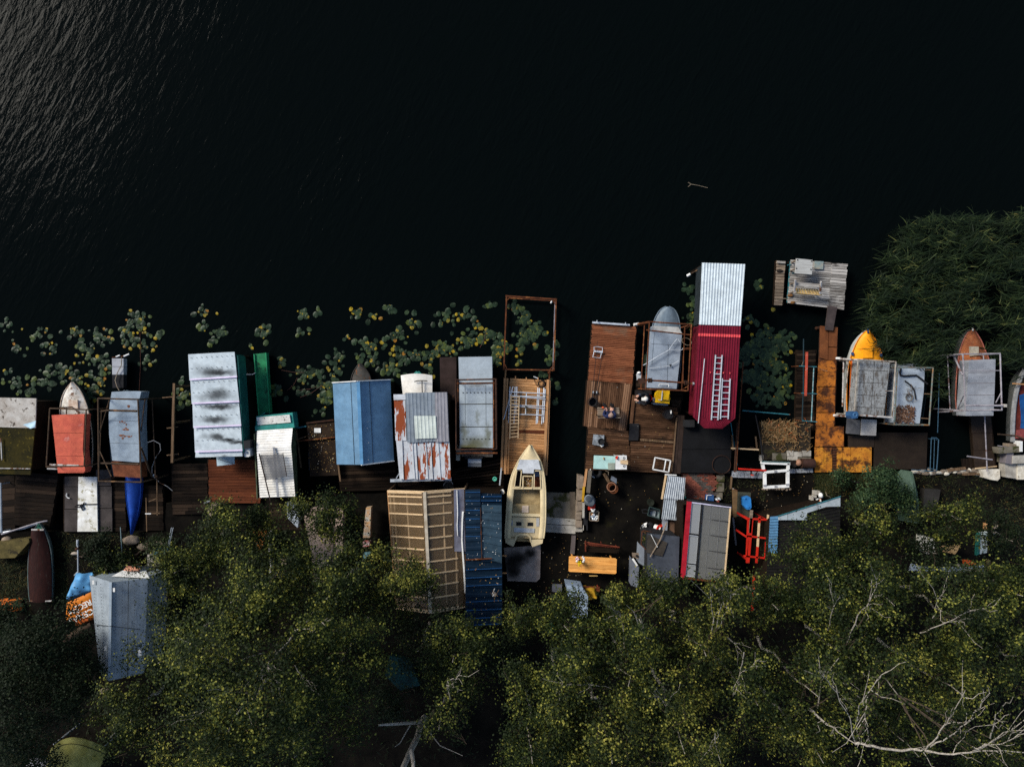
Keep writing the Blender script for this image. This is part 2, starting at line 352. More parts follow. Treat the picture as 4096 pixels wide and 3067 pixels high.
def boat(t, st, zg, hullm, deckm, gunm=None, camber=.07, dk=1., zb=-.15, ins=.62, gr=.022):
    """hull, deck (down to the fraction dk of the length) and gunwale from rows of (v, u of one gunwale, u of the other)"""
    s = stations(st); h = M(); n = len(s); vs = []
    for i, (v, a, b) in enumerate(s):
        L, R = P(a, v, zg), P(b, v, zg); c = (L+R)/2; k = min(1, i/(n*.3)); zz = zg + (zb-zg)*(.35+.65*k)
        vs += [L, c+(L-c)*(ins+.24)-Vector((0, 0, (zg-zz)*.55)), c+(L-c)*ins*.5+Vector((0, 0, zz-c.z)), c+(R-c)*ins*.5+Vector((0, 0, zz-c.z)), c+(R-c)*(ins+.24)-Vector((0, 0, (zg-zz)*.55)), R]
    h.add(vs, [(i*6+j, i*6+j+1, i*6+j+7, i*6+j+6) for i in range(n-1) for j in range(5)] + [tuple((n-1)*6+j for j in range(6))])
    B(h, 'hull', hullm, t, True)
    m = max(3, int(n*dk)); g = []
    for i in range(m):
        v, a, b = s[i]; row = []
        for j in range(9):
            x = j/8; row.append(P(a+(b-a)*(.03+.94*x), v+ (2 if i == 0 else 0), zg) + Vector((0, 0, -.012 + camber*(1-(2*x-1)**2))))
        g.append(row)
    B(M().shell(g, .015), 'foredeck' if dk < .9 else 'deck', deckm, t, True)
    gm = M()
    gm.tube([P(a, v, zg) for v, a, b in s], gr, 7); gm.tube([P(b, v, zg) for v, a, b in s], gr, 7)
    B(gm, 'gunwale', gunm or hullm, t, True)
def ladder(t, a0, a1, b0, b1, n, mat, r=.016, ends=.05):
    for a, b in ((a0, b0), (a1, b1)): B(M().bar(a, b, .035, .05), 'side_rail', mat, t)
    for k in range(n):
        f = ends + (1-2*ends)*k/(n-1); B(M().tube([a0+(b0-a0)*f, a1+(b1-a1)*f], r, 7), 'rung', mat, t)
def gable(t, L0, R0, G0, L1, R1, G1, roofm, wallm, zw=.3, th=.05, inset=.12, slope_l=None):
    """two roof slopes between eaves L, R and ridge G (end 0 and end 1), with walls under them; points as (u, v, z)"""
    l0, r0, g0, l1, r1, g1 = [P(*p) for p in (L0, R0, G0, L1, R1, G1)]
    for a, b, c, d, mm in ((l0, g0, g1, l1, slope_l or roofm), (g0, r0, r1, g1, roofm)): B(M().prism3([a, b, c, d], th), 'roof_slope', mm, t)
    mid = (l0+r0+l1+r1)/4; w = M()
    f = lambda p, dz=0.: Vector((mid.x+(p.x-mid.x)*(1-inset), mid.y+(p.y-mid.y)*(1-inset*.4), p.z-th-.01+dz))
    q = [f(l0), f(g0), f(r0), f(r1), f(g1), f(l1)]; lo = [Vector((p.x, p.y, zw)) for p in q]
    w.add(q+lo, [(i, (i+1) % 6, (i+1) % 6+6, i+6) for i in range(6)])
    B(w, 'wall', wallm, t)
def walls(t, q, z, mat, zb=.1, ins=.06, th=.05, name='wall'):
    A = pts3(q, z); c = sum(A, Vector())/4; A = [p+(c-p)*ins for p in A]
    for i in range(4):
        a, b = A[i], A[(i+1) % 4]; h = (z-zb); o = Vector((0, 0, -h/2-.02)); d = (b-a).normalized()*th
        B(M().bar(a+o+d*.52, b+o-d*.52, th, h-.04), name, mat, t)
def box(t, name, q, z, th, mat, smooth=False, label=None): return B(M().prism(q, z, th), name, mat, t, smooth, label)
def at(q, z=0.):
    c = sum(pts3([(p[0], p[1]) for p in q], z), Vector())/len(q); return (c.x, c.y, z)
def rect(u0, v0, u1, v1): return [(u0, v0), (u1, v0), (u1, v1), (u0, v1)]

# ================================================================ ZONE 1: far west end of the row
mossroof = paint('mossy_felt_roof', (.46, .43, .39), (.30, .26, .22), 3., (.05, .035, .025), .56, .08, 3.2, rough=.9, bump=.6, grain=.25)
mossgrn = paint('moss_carpet', (.030, .023, .004), (.010, .009, .003), 3., (.085, .062, .008), .55, .12, 6., rough=.95, bump=1., grain=.35)
t = T('boat_shed', 'flat shed with pale spotted roof, half of it overgrown with olive moss', 'boat shed', at(rect(-90, 1590, 140, 1895)))
box(t, 'roof', [(-90, 1588), (145, 1593), (141, 1712), (-90, 1705)], 1.5, .05, mossroof)
box(t, 'roof', [(-90, 1704), (140, 1711), (122, 1898), (-90, 1893)], 1.46, .06, mossgrn, label='moss covered half of the roof')
walls(t, [(-90, 1595), (138, 1600), (120, 1890), (-90, 1885)], 1.4, W_DARK, -.4)
for (a, b) in ((( -5, 1872, 1.53), (122, 1874, 1.53)), ((4, 1752, 1.53), (8, 1840, 1.53))): B(M().bar(P(*a), P(*b), .03), 'white_strip', WHP, t)
S(M().sheet([(92, 1698), (143, 1682), (141, 1708), (122, 1714)], 1.52, 8, 5, .01, .01), 'plastic_scrap', paint('pale_blue_plastic', (.5, .68, .78)), 'scrap of pale blue plastic lying on the mossy shed roof', 'plastic scrap')
deck('dock', 'dark slatted dock below the mossy shed at the edge of the row', [(0, 1905), (58, 1900), (60, 2120), (0, 2125)], .45, 9, 'h', W_DARK)
deck('dock', 'dark slatted dock between the mossy shed and the plank with a white board', [(66, 1885), (235, 1900), (200, 2108), (56, 2100)], .5, 13, 'h', W_DARK)
deck('dock', 'narrow dark dock running down beside the red covered boat', [(205, 1880), (238, 1882), (232, 1975), (200, 1970)], .4, 4, 'h', W_DARK)
t = T('railing', 'bent grey handrail leading down to the dark dock at the row end', 'railing', tuple(P(30, 2080, .4)))
B(M().tube([P(3, 1930, 1.), P(6, 2130, .95)], .035, 8), 'rail', ZINC, t); B(M().tube([P(6, 2136, .95), P(150, 2090, .9), P(190, 2082, .85)], .03, 8), 'rail', MAUVE, t)
B(M().tube([P(12, 2128, .93), P(100, 2112, .85), P(152, 2092, .9)], .025, 8), 'rail', ZINC, t)
for p in ((4, 1935), (8, 2125), (150, 2090)): a = P(p[0], p[1], .9); B(M().tube([(a.x, a.y, .2), a], .025, 7), 'post', ZINC, t)
# red covered boat
wp = paint('peeling_white_deck', (.62, .60, .55), (.42, .37, .31), 4., (.13, .06, .03), .55, .06, 5., rough=.7, c4=(.04, .08, .06), th4=.6, s4=6.)
redcov = paint('faded_red_cover', (0.54, 0.113, 0.063), (0.423, 0.0765, 0.0495), 3., (.42, .17, .14), .60, .1, 3., rough=.7)
dkgrn = paint('dark_green_hull', (.018, .035, .03), (.010, .02, .018), 4.)
t = T('rowing_boat', 'boat with peeling white bow under a faded red box cover', 'boat', tuple(P(290, 1720)))
boat(t, [(1528, 288, 292), (1560, 262, 320), (1600, 246, 340), (1650, 240, 355), (1720, 236, 367), (1800, 236, 371), (1868, 242, 368)], .55, dkgrn, wp, paint('rusty_white_rim', (.5, .46, .4), (.25, .16, .1), 6.), .1, .6)
box(t, 'hatch', [(274, 1600), (310, 1599), (312, 1634), (274, 1636)], .66, .05, paint('rusty_hatch', (.55, .46, .38), (.33, .2, .13), 5.))
box(t, 'cover', [(207, 1660), (338, 1656), (331, 1800), (341, 1880), (335, 1891), (232, 1891), (219, 1770)], 1.35, .4, redcov)
for v in (1731, 1823): B(M().bar(P(214+ (v-1731)*.09, v, 1.352), P(330, v, 1.352), .012, .008), 'seam', paint('red_seam', (.25, .05, .03)), t)
lift('lift frame of chipped pipes over the red covered boat', [(200, 1633), (345, 1638), (337, 1864), (186, 1866)], 1.95, BRNP, .026, bars=[((200, 1858, 1.9), (316, 1862, 1.9), .036), ((190, 1874, 1.2), (336, 1878, 1.2), .03)], barmat=WHP)
# grey-blue covered boat
gblue = paint('grey_blue_cover', (.27, .325, .38), (.205, .25, .30), 2.5, rough=.6, c4=(.21, .24, .27), spots=None)
gblr = paint('grey_blue_cover_rusted', (.27, .325, .38), (.205, .25, .30), 2.5, (.16, .05, .02), .67, .03, 4., rough=.6)
t = T('covered_boat', 'long boat under a boxy grey blue cover with a rust brown stern flap', 'boat', tuple(P(505, 1740)))
boat(t, [(1560, 500, 506), (1600, 455, 556), (1700, 440, 580), (1850, 446, 586), (1905, 455, 580)], .45, paint('slate_hull', (.05, .075, .09)), dkgrn, None, .03, 1.)
mb = M(); top = [(447, 1567), (508, 1564), (565, 1566), (556, 1605), (553, 1700), (556, 1780), (557, 1849), (449, 1841), (437, 1740), (435, 1660), (440, 1610)]
B(mb.prism(top, 1.45, .6), 'cover', gblue, t)
for v, a, b in ((1681, 436, 556), (1771, 440, 557)): B(M().bar(P(a, v, 1.452), P(b, v+3, 1.452), .012, .008), 'seam', paint('grey_seam', (.12, .14, .16)), t)
mb = M(); random.seed(3)
for u, v in ((480, 1688), (489, 1686), (498, 1690), (505, 1697), (503, 1712), (510, 1717), (497, 1718), (491, 1740), (499, 1745), (492, 1752), (508, 1744), (517, 1746), (526, 1744), (484, 1741), (515, 1625)): mb.blob(P(u, v, 1.452), random.uniform(.02, .07), random.uniform(.02, .05), .006, u, .5)
B(mb, 'rust_patch', paint('cover_rust', (.17, .05, .02), (.2, .1, .06), 26., rough=.8), t)
box(t, 'stern_flap', [(446, 1846), (560, 1853), (562, 1911), (456, 1904)], 1.25, .5, paint('rust_brown_flap', (.19, .06, .025), (.12, .035, .015), 4.))
lift('brown pipe lift frame around the grey blue covered boat', [(393, 1593), (552, 1597), (566, 1928), (396, 1924)], 2.0, BRNP, .03, bars=[((436, 1641, 1.9), (548, 1644, 1.9), .04), ((398, 1646, 1.95), (437, 1640, 1.95), .03), ((438, 1600, 1.98), (398, 1735, 1.3), .02), ((580, 1600, 1.9), (563, 1735, 1.2), .02), ((398, 1800, 1.3), (446, 1905, 1.9), .02), ((565, 1790, 1.9), (608, 1905, .8), .035), ((400, 1852, 1.95), (556, 1856, 1.95), .036)], barmat=BRNP)
t = T('hose', 'thin white hose looping off the frame of the grey blue boat', 'hose', tuple(P(640, 1850, .5)))
B(M().tube([P(588, 1770, 1.2), P(615, 1761, 1.1), P(640, 1775, 1.), P(643, 1800, .9), P(622, 1830, .8), P(608, 1870, .75), P(608, 1900, .75), P(640, 1930, .7), P(670, 1945, .62), P(690, 1962, .55)], .014, 6), 'pipe', WHP, t)
B(M().lathe(P(617, 1899, .75), [(.03, 0), (.03, .06)], 8), 'nozzle', WHT, t)
# small float with cables
t = T('float', 'small grey plated float with a white tipped cable beyond the grey blue boat', 'float', tuple(P(471, 1495)))
box(t, 'deck_plate', [(448, 1433), (494, 1434), (494, 1465), (449, 1465)], .42, .25, paint('light_grey_plate', (.38, .39, .42)))
box(t, 'deck_plate', [(449, 1466), (494, 1466), (494, 1498), (449, 1498)], .40, .25, paint('light_grey_plate_worn', (.34, .35, .38)))
box(t, 'deck_plate', [(449, 1499), (494, 1499), (494, 1551), (450, 1551)], .38, .25, CHAR)
B(M().tube([P(487, 1425, .6), P(486, 1460, .5), P(470, 1490, .48), P(461, 1520, .48), P(468, 1545, .5), P(477, 1561, .5)], .018, 6), 'cable', ROPE, t)
B(M().tube([P(448, 1430, .62), P(495, 1424, .62)], .014, 6), 'rod', RUST, t)
for a, b in (((465, 1427), (480, 1421)), ((496, 1425), (517, 1416))): B(M().tube([P(*a, .64), P(*b, .64)], .03, 8), 'handle', WHT, t)
# timber rail and docks
t = T('timber_rail', 'long raised timber rail on posts next to the grey blue boat', 'rail', tuple(P(692, 1700)))
B(M().bar(P(698, 1533, 1.3), P(690, 1850, 1.3), .09), 'beam', W_BEAM, t)
for v in (1545, 1690, 1840): a = P(696, v, 1.27); B(M().tube([(a.x, a.y, -.6), a], .045, 7), 'post', W_BEAM, t)
for v, a, b in ((1590, 650, 715), (1712, 668, 712), (1820, 668, 716)): B(M().bar(P(a, v, 1.2), P(b, v-5, 1.2), .04), 'cross_bar', W_BEAM, t)
t = T('pier', 'dark panelled pier carrying a mossy white board', 'pier', at(rect(258, 1900, 445, 2126)))
dpan = paint('dark_ply_panel', (0.06, 0.0496, 0.0464), (0.036, 0.0304, 0.0288), 3., rough=.85, spots=None)
for q in (rect(259, 1905, 318, 1945), rect(259, 1947, 318, 2034), rect(258, 2037, 318, 2125), rect(386, 1945, 447, 2031), rect(386, 2034, 449, 2125)): box(t, 'deck_panel', q, .5, .05, dpan)
box(t, 'deck_panel', rect(384, 1879, 444, 1942), .52, .05, dpan)
B(M().bar(P(262, 1910, .38), P(262, 2120, .38), .1), 'joist', W_DARK, t); B(M().bar(P(444, 1910, .38), P(446, 2120, .38), .1), 'joist', W_DARK, t)
posts(t, [(264, 1912), (442, 1912), (264, 2110), (444, 2110)], .35, W_DARK)
mwh = paint('mossy_white_board', (.74, .74, .72), (.60, .58, .52), 3., (.20, .165, .075), .53, .12, 2.2, rough=.6, c4=(.28, .25, .14), th4=.6, s4=5.)
box(T('white_board', 'long white board with a mossy end lying on the dark panelled pier', 'board', at(rect(312, 1907, 390, 2125), .5)), 'panel', [(314, 1907), (387, 1907), (391, 2125), (310, 2125)], .58, .06, mwh)
t = T('rope', 'black rope tied in a loose bow across the mossy white board', 'rope', tuple(P(330, 2020, .58)))
B(M().tube([P(390, 2016, .6), P(325, 2017, .6), P(318, 2028, .61), P(300, 2026, .6), P(310, 2018, .6), P(330, 2020, .62), P(338, 2034, .61), P(330, 2040, .6), P(325, 2028, .61), P(338, 2008, .62), P(332, 2018, .6)], .022, 6), 'cord', ROPEB, t)
t = T('mooring_ring', 'curved white hook standing on the dark panel pier', 'hook', tuple(P(277, 1987, .5)))
B(M().tube([P(268, 1972, .55), P(266, 1982, .55), P(271, 1990, .55), P(279, 1992, .55)], .022, 7), 'ring', WHT, t)
# kayak
kay = paint('blue_kayak_shell', (.012, .055, .30), (.008, .035, .20), 3., rough=.35)
t = T('kayak', 'bright blue upturned kayak with its pointed end towards the shore', 'kayak', tuple(P(535, 2020, .5)))
boat(t, [(2134, 527, 530), (2080, 518, 545), (2030, 510, 556), (1980, 504, 562), (1935, 502, 564), (1880, 506, 562)], .62, kay, kay, kay, .14, 1., .35, .8, .012)
deck('dock', 'dark dock carrying the blue kayak', [(450, 1930), (500, 1930), (505, 2125), (455, 2125)], .42, 12, 'h', W_DARK)
deck('dock', 'dark dock with rails beside the blue kayak', [(566, 1940), (650, 1940), (655, 2122), (560, 2122)], .42, 11, 'h', W_DARK)
t = T('railing', 'low dark brown frame of rails on the dock beside the blue kayak', 'railing', tuple(P(610, 2000, .42)))
for a, b in (((585, 1990), (588, 2125)), ((628, 1900), (630, 2060)), ((585, 2054), (640, 2052)), ((596, 2005), (628, 1992))): B(M().bar(P(*a, .8), P(*b, .8), .035), 'rail', W_BEAM, t)
box(t, 'white_clip', rect(581, 2052, 604, 2056), .84, .03, WHT)
# dark maroon covered boat on the bank
mar = paint('maroon_ply_cover', (0.026, 0.0065, 0.005), (0.014, 0.004, 0.0035), 4., (.03, .025, .02), .6, stretch=(5, .8, 1), rough=.8)
t = T('covered_boat', 'narrow boat on the bank under a dark maroon cover with a green bow', 'boat', tuple(P(165, 2250, .35)))
boat(t, [(2092, 153, 157), (2130, 134, 182), (2200, 118, 204), (2290, 113, 210), (2370, 116, 209), (2404, 121, 206)], .75, paint('teal_grey_hull', (.10, .12, .12), (.05, .09, .08), 5.), paint('green_bow', (.03, .13, .085)), paint('weathered_gunwale', (.14, .15, .15), (.05, .1, .085), 4.), .04, .3, .35)
g = []
for v, a, b in stations([(2118, 126, 174), (2200, 117, 197), (2290, 113, 206), (2370, 117, 206), (2404, 120, 205)], 14): g.append([P(a+(b-a)*x/8, v, .8)+Vector((0, 0, .16*(1-(x/4-1)**2))) for x in range(9)])
B(M().shell(g, .03), 'cover', mar, t, True)
box(t, 'cover_rim', [(125, 2115), (175, 2115), (174, 2121), (126, 2121)], .9, .05, WHP); box(t, 'cover_rim', [(121, 2400), (206, 2401), (206, 2405), (121, 2405)], .9, .05, WHP)
S(M().prism([(-60, 2178), (115, 2153), (118, 2166), (60, 2230), (-60, 2235)], 1.0, .6), 'storage_bin', paint('mossy_yellow_roof', (.11, .085, .03), (.05, .04, .015), 4., (.025, .02, .012), .56, rough=.95), 'low mossy ochre bin at the end of the bank', 'bin')
# trailer, tarpaulins, grey gable house
t = T('boat_trailer', 'boat trailer drawbar with a jockey wheel ahead of the blue tarpaulin', 'trailer', tuple(P(312, 2230, .35)))
B(M().tube([P(312, 2162, .75), P(313, 2290, .75)], .028, 8), 'drawbar', ZINC, t); B(M().tube([P(313, 2284, .74), P(298, 2300, .72)], .022, 8), 'brace', ZINC, t); B(M().tube([P(313, 2284, .74), P(326, 2300, .72)], .022, 8), 'brace', ZINC, t)
B(M().tube([P(311, 2158, .8), P(311, 2182, .8)], .045, 10), 'coupling', ZINC, t)
B(M().blob(P(300, 2212, .7), .17, .07, .06, 3), 'jockey_wheel', paint('beige_plastic', (.3, .25, .2)), t, True); B(M().tube([P(304, 2196, .72), P(318, 2190, .8)], .05, 9), 'winch', RUSTD, t)
btarp = paint('blue_tarpaulin', (.10, .29, .52), (.075, .22, .42), 3., rough=.45, bump=.3)
otarp = paint('orange_banner', (.62, .19, .018), (.52, .145, .012), 3., rough=.55)
S(M().sheet([(290, 2298), (366, 2300), (372, 2372), (249, 2412)], 1.1, 22, 22, .09, .012, 14., 3, .25), 'tarpaulin', btarp, 'crumpled blue tarpaulin over the trailer load beside the grey gable house', 'tarpaulin', smooth=True)
t = T('banner', 'orange banner with white capitals draped over the trailer beside the grey house', 'banner', tuple(P(310, 2440, .35)))
B(M().sheet([(263, 2412), (372, 2363), (372, 2470), (262, 2478)], 1.14, 14, 12, .03, .012, 5., 5, .05), 'cloth', otarp, t, True)
B(M().sheet([(262, 2477), (372, 2469), (370, 2478), (300, 2510)], 1.10, 10, 8, .03, .012, 6., 8, .2), 'hem', paint('orange_banner_hem', (.42, .09, .012), (.3, .06, .01), 4.), t, True)
def text(parent, body, u, v, z, size, ang, mat, name='lettering'):
    cu = bpy.data.curves.new('txt', 'FONT'); cu.body = body; cu.size = size; cu.extrude = .004; cu.align_x = 'CENTER'; cu.align_y = 'CENTER'; cu.offset = .006
    o = bpy.data.objects.new('txt', cu); C.objects.link(o); bpy.context.view_layer.update()
    me = bpy.data.meshes.new_from_object(o.evaluated_get(bpy.context.evaluated_depsgraph_get())); bpy.data.objects.remove(o)
    R = Matrix.Rotation(ang, 3, 'Z'); p = P(u, v, z)
    m = M().add([p + R @ q.co for q in me.vertices], [tuple(f.vertices) for f in me.polygons]); bpy.data.meshes.remove(me)
    return B(m, name, mat, parent)
text(t, 'RECĒM', 320, 2426, 1.215, .30, math.radians(205), WHT); text(t, 'CENAS', 325, 2462, 1.215, .32, math.radians(205), WHT)
B(M().tube([P(258, 2560, .6), P(372, 2490, .9)], .14, 10), 'rolled_end', paint('brown_roll', (.05, .03, .018), (.025, .016, .01), 5.), t, True)
groof = paint('grey_roof_board', (.25, .285, .32), (.205, .235, .265), 2.2, (.14, .16, .18), .66, rough=.7, stretch=(1.5, .6, 1))
t = T('gable_house', 'small house with a plain grey board gable roof among the trees', 'house', tuple(P(470, 2500, .35)))
gable(t, (358, 2301, 2.1), (592, 2312, 2.1), (446, 2327, 2.75), (400, 2695, 2.1), (575, 2690, 2.1), (437, 2722, 2.75), groof, paint('grey_wall', (.22, .25, .28), (.17, .2, .22), 3.), .35, .05, .1)
B(M().bar(P(443, 2328, 2.77), P(438, 2720, 2.77), .09, .02), 'ridge_cap', paint('ridge_strip', (.30, .35, .40), (.25, .3, .35), 4.), t)
for (u, v, z) in ((373, 2328, 2.29), (456, 2358, 2.72), (422, 2592, 2.62)): box(t, 'sticker', rect(u-4, v-8, u+4, v+8), z+.07, .01, WHT)
box(t, 'sticker', rect(553, 2598, 566, 2622), 2.4, .03, WHT)
B(M().bar(P(372, 2496, 2.30), P(441, 2503, 2.80), .014, .012), 'joint', BLK, t); B(M().bar(P(441, 2503, 2.80), P(562, 2516, 2.26), .014, .012), 'joint', BLK, t); B(M().bar(P(514, 2322, 2.52), P(510, 2706, 2.52), .014, .012), 'joint', BLK, t)
mb = M()
for r_ in range(5):
    for k in range(28):
        u = (384, 412, 465, 492, 540)[r_]; zz = (2.27, 2.5, 2.71, 2.6, 2.36)[r_]; p = P(u+k*.6-8 if r_ < 2 else u-k*.25, 2335+k*13, zz); mb.tube([p, p+Vector((0, 0, .02))], .011, 5)
B(mb, 'screw_heads', BLK, t)
t = T('lean_to', 'white corrugated lean to roof behind the grey gable house', 'lean-to', tuple(P(520, 2295, .35)))
B(M().corr([(490, 2281, 1.9), (585, 2284, 1.9), (598, 2312, 2.0), (446, 2304, 2.0)], 9, 'h', .012), 'roof', WHT, t)
posts(t, [(492, 2286), (580, 2290)], 1.85, W_BEAM, .04, .2)
S(M().sheet([(508, 2262), (560, 2272), (556, 2284), (494, 2280)], 1.98, 8, 4, .03, .03), 'roof_sheet', paint('salmon_sheet', (.55, .24, .15)), 'bent salmon sheet lying on the white lean to', 'sheet')
S(M().sheet([(624, 2193), (665, 2200), (662, 2222), (606, 2222)], .75, 12, 8, .06, .02, 9., 4, .3), 'tarpaulin', paint('light_blue_bag', (.10, .42, .62)), 'small light blue tarpaulin bag at the foot of the bushes', 'bag', smooth=True)
S(M().prism([(590, 2217), (640, 2222), (640, 2265), (590, 2262)], .7, .4), 'stone_block', CONC, 'square pale block by the light blue bag', 'block')
t = T('pole', 'thin teal pole stuck in the bank below the blue kayak', 'pole', tuple(P(486, 2170, .35))); B(M().tube([P(482, 2108, .5), P(489, 2230, .55)], .016, 6), 'rod', paint('grey_teal_rod', (.25, .35, .36)), t)
t = T('pole', 'pair of grey poles leaning into the bushes by the dark dock', 'pole', tuple(P(680, 2150, .35)))
for d in (0, 7): B(M().tube([P(693-d, 2110, 1.1), P(672-d*.5, 2206, .5)], .018, 6), 'rod', ZINC, t)
for i, (u, v, a, b) in enumerate(((525, 2160, 34, 20), (580, 2185, 30, 16), (640, 2178, 22, 16), (480, 2275, 16, 12), (30, 2160, 22, 18), (425, 2760, 22, 16))):
    S(M().blob(P(u, v, .4), a*.01, b*.01, .16, 20+i), 'boulder', STONE, ['flat tan boulder below the tip of the blue kayak', 'rounded boulder next to the tan boulder below the kayak', 'small boulder near the pair of grey poles', 'small round stone behind the white lean to', 'brown stone by the bent grey handrail', 'pale stone under the tree by the grey house corner'][i], 'boulder', smooth=True)
ygrn = paint('yellow_green_canvas', (.20, .195, .065), (.14, .13, .03), 3., rough=.8)
t = T('tent', 'yellow green canvas awning at the foot of the trees', 'awning', tuple(P(320, 3020, .35)))
g = []
for j in range(6): g.append([P(205-j*9+ (430-205)*i/14, 2990-math.sin(i/14*math.pi)*62+j*24, 2.0)+Vector((0, 0, .35*math.sin(i/14*math.pi))) for i in range(15)])
B(M().shell(g, .02), 'canvas', ygrn, t, True)
B(M().tube([p+Vector((0, 0, .015)) for p in g[1]], .012, 6), 'seam', paint('canvas_seam', (.03, .03, .015)), t)
posts(t, [(215, 2975), (420, 2980)], 1.9, ZINC, .025, .3)
t = T('corrugated_shed', 'grey corrugated shed roof cut by the frame under the yellow green awning', 'shed', tuple(P(210, 3060, .35)))
B(M().corr([(112, 3024), (310, 3062), (305, 3130), (100, 3110)], 8, 'h', .02, z=2.1), 'roof', paint('grey_corrugated', (.26, .26, .29), (.18, .18, .21), 3.), t); walls(t, [(118, 3032), (304, 3068), (300, 3125), (106, 3105)], 2.05, W_DARK, .3)
S(M().sheet([(-20, 2405), (62, 2402), (75, 2445), (-10, 2460)], .8, 12, 8, .12, .02, 12., 9, .3), 'orange_cloth', paint('orange_cloth', (.62, .15, .02), (.4, .09, .02), 8.), 'orange cloth half hidden in the bush beside the maroon boat', 'cloth', smooth=True)
# ================================================================ ZONE 2: white roofed shed to the grey panelled boat house
o_ = P(870, 1620, 1.9); R2 = lambda u, v, ru, rv, s, c=(.012, .013, .014): (P(u, v, 1.9).x-o_.x, P(u, v, 1.9).y-o_.y, ru*.0125, rv*.014, s, c)
whroof = paint('sooty_white_sheet', (0.499, 0.555, 0.581), (0.404, 0.456, 0.486), 1.8, (.33, .37, .40), .62, .15, 2.2, rough=.45, isl=.05,
   spots=[R2(872, 1490, 75, 14, .95), R2(830, 1488, 60, 26, .45), R2(872, 1576, 62, 24, .85), R2(820, 1590, 60, 16, .4), R2(875, 1627, 78, 13, .95), R2(862, 1678, 62, 14, .9), R2(872, 1748, 34, 16, .9), R2(915, 1760, 40, 9, 1.), R2(950, 1770, 40, 8, 1.), R2(830, 1745, 40, 10, .4), R2(896, 1826, 30, 7, .7)])
dgreen = paint('deep_green_wall', (.012, .085, .075), (.008, .055, .05), 2.5, rough=.4)
t = T('boat_shed', 'long shed with a white sheet roof marked by black soot smears and a green side', 'boat shed', (o_.x, o_.y, 0))
rows = [(1419, 753, 940, 1409), (1518, 761, 948, 1506), (1613, 770, 957, 1605), (1708, 776, 965, 1700), (1806, 783, 970, 1800), (1826, 784, 970, 1821)]
for i in range(5):
    v0, a0, b0, w0 = rows[i]; v1, a1, b1, w1 = rows[i+1]
    box(t, 'roof_sheet', [(a0, v0-2), (b0-2, w0-2), (b1, w1+3), (a1-3, v1+3)], 1.90-.012*i, .03, whroof)
lil = paint('lilac_strip', (.66, .57, .72), (.58, .5, .64), 6.)
for i in range(1, 5): v, a, b, w_ = rows[i]; B(M().bar(P(a, v, 1.93), P(b, w_, 1.93), .06, .02), 'cover_strip', lil, t)
mb = M()
for i in range(5):
    for f in (.12, .55):
        v = rows[i][0]*(1-f)+rows[i+1][0]*f
        if i == 4: continue
        for k in range(9): a = rows[i][1]+12; b = rows[i][2]-12; p = P(a+(b-a)*k/8, v-8*k/8, 1.92-.012*i); mb.tube([p, p+Vector((0, 0, .012))], .014, 6)
B(mb, 'screw_heads', BLK, t)
walls(t, [(762, 1428), (948, 1420), (972, 1812), (792, 1816)], 1.88, dgreen, 1.15, .0)
posts(t, [(765, 1432), (945, 1424), (968, 1808), (795, 1812)], 1.2, W_DARK, .06)
S(M().prism([(973, 1763), (1000, 1760), (1001, 1792), (975, 1795)], 1.9, .9), 'stove_pipe', paint('black_iron', (.02, .02, .022)), 'square black flue at the corner of the soot marked white roof', 'flue')
t = T('canister', 'white canister hanging at the corner of the soot marked white roof', 'canister', tuple(P(987, 1810, 1.2)))
B(M().prism([(974, 1793), (999, 1792), (1001, 1822), (994, 1827), (980, 1827), (975, 1820)], 1.75, .45), 'body', WHT, t); B(M().tube([P(985, 1808, 1.75), P(985, 1808, 1.8)], .05, 10), 'cap', ZINC, t)
S(M().prism([(866, 1826), (938, 1823), (939, 1856), (868, 1863)], 1.0, .03), 'metal_sheet', paint('pale_blue_sheet', (.42, .53, .60), (.36, .46, .52), 4.), 'pale blue sheet sticking out under the soot marked roof', 'sheet')
B(M().bar(P(868, 1834, 1.03), P(937, 1856, 1.03), .012), 'cord', BLK, T('cord', 'dark cord lying across the pale blue sheet', 'cord', tuple(P(900, 1845, 1.0))))
deck('dock', 'mahogany red boarded deck in front of the soot marked white roofed shed', [(833, 1838), (1032, 1838), (1042, 2012), (838, 2012)], .5, 15, 'h', W_MAH, cut=.6, gap=.01)
deck('dock', 'very dark boarded dock beside the mahogany red deck', [(690, 1855), (829, 1852), (834, 2055), (692, 2058)], .48, 15, 'h', W_DARK, cut=.5)
B(M().tube([P(818, 2012, .75), P(842, 2002, .8)], .035, 8), 'body', paint('grey_plastic_tube', (.14, .15, .16)), T('pipe', 'short grey pipe lying at the edge of the mahogany deck', 'pipe', tuple(P(830, 2008, .5))))
S(M().blob(P(862, 2040, .55), .3, .32, .2, 44, .1), 'boulder', STONE, 'round grey boulder at the foot of the mahogany deck', 'boulder', smooth=True)
# green float
gm = paint('green_float_deck', (.018, .19, .075), (.012, .11, .05), 2.5, (.010, .035, .022), .55, .1, 2., rough=.5)
t = T('float', 'long narrow green float with raised edges', 'float', tuple(P(1048, 1535)))
q = [(1017, 1416), (1064, 1411), (1080, 1656), (1036, 1660)]; box(t, 'deck', q, .42, .3, gm)
for a, b in ((q[0], q[3]), (q[1], q[2])): B(M().bar(P(*a, .46), P(*b, .46), .035, .06), 'edge_rail', paint('green_edge', (.02, .23, .10)), t)
B(M().tube([P(985, 1498, .5), P(1010, 1498, .5), P(1022, 1491, .5)], .02, 7), 'mooring_bar', ZINC, t)
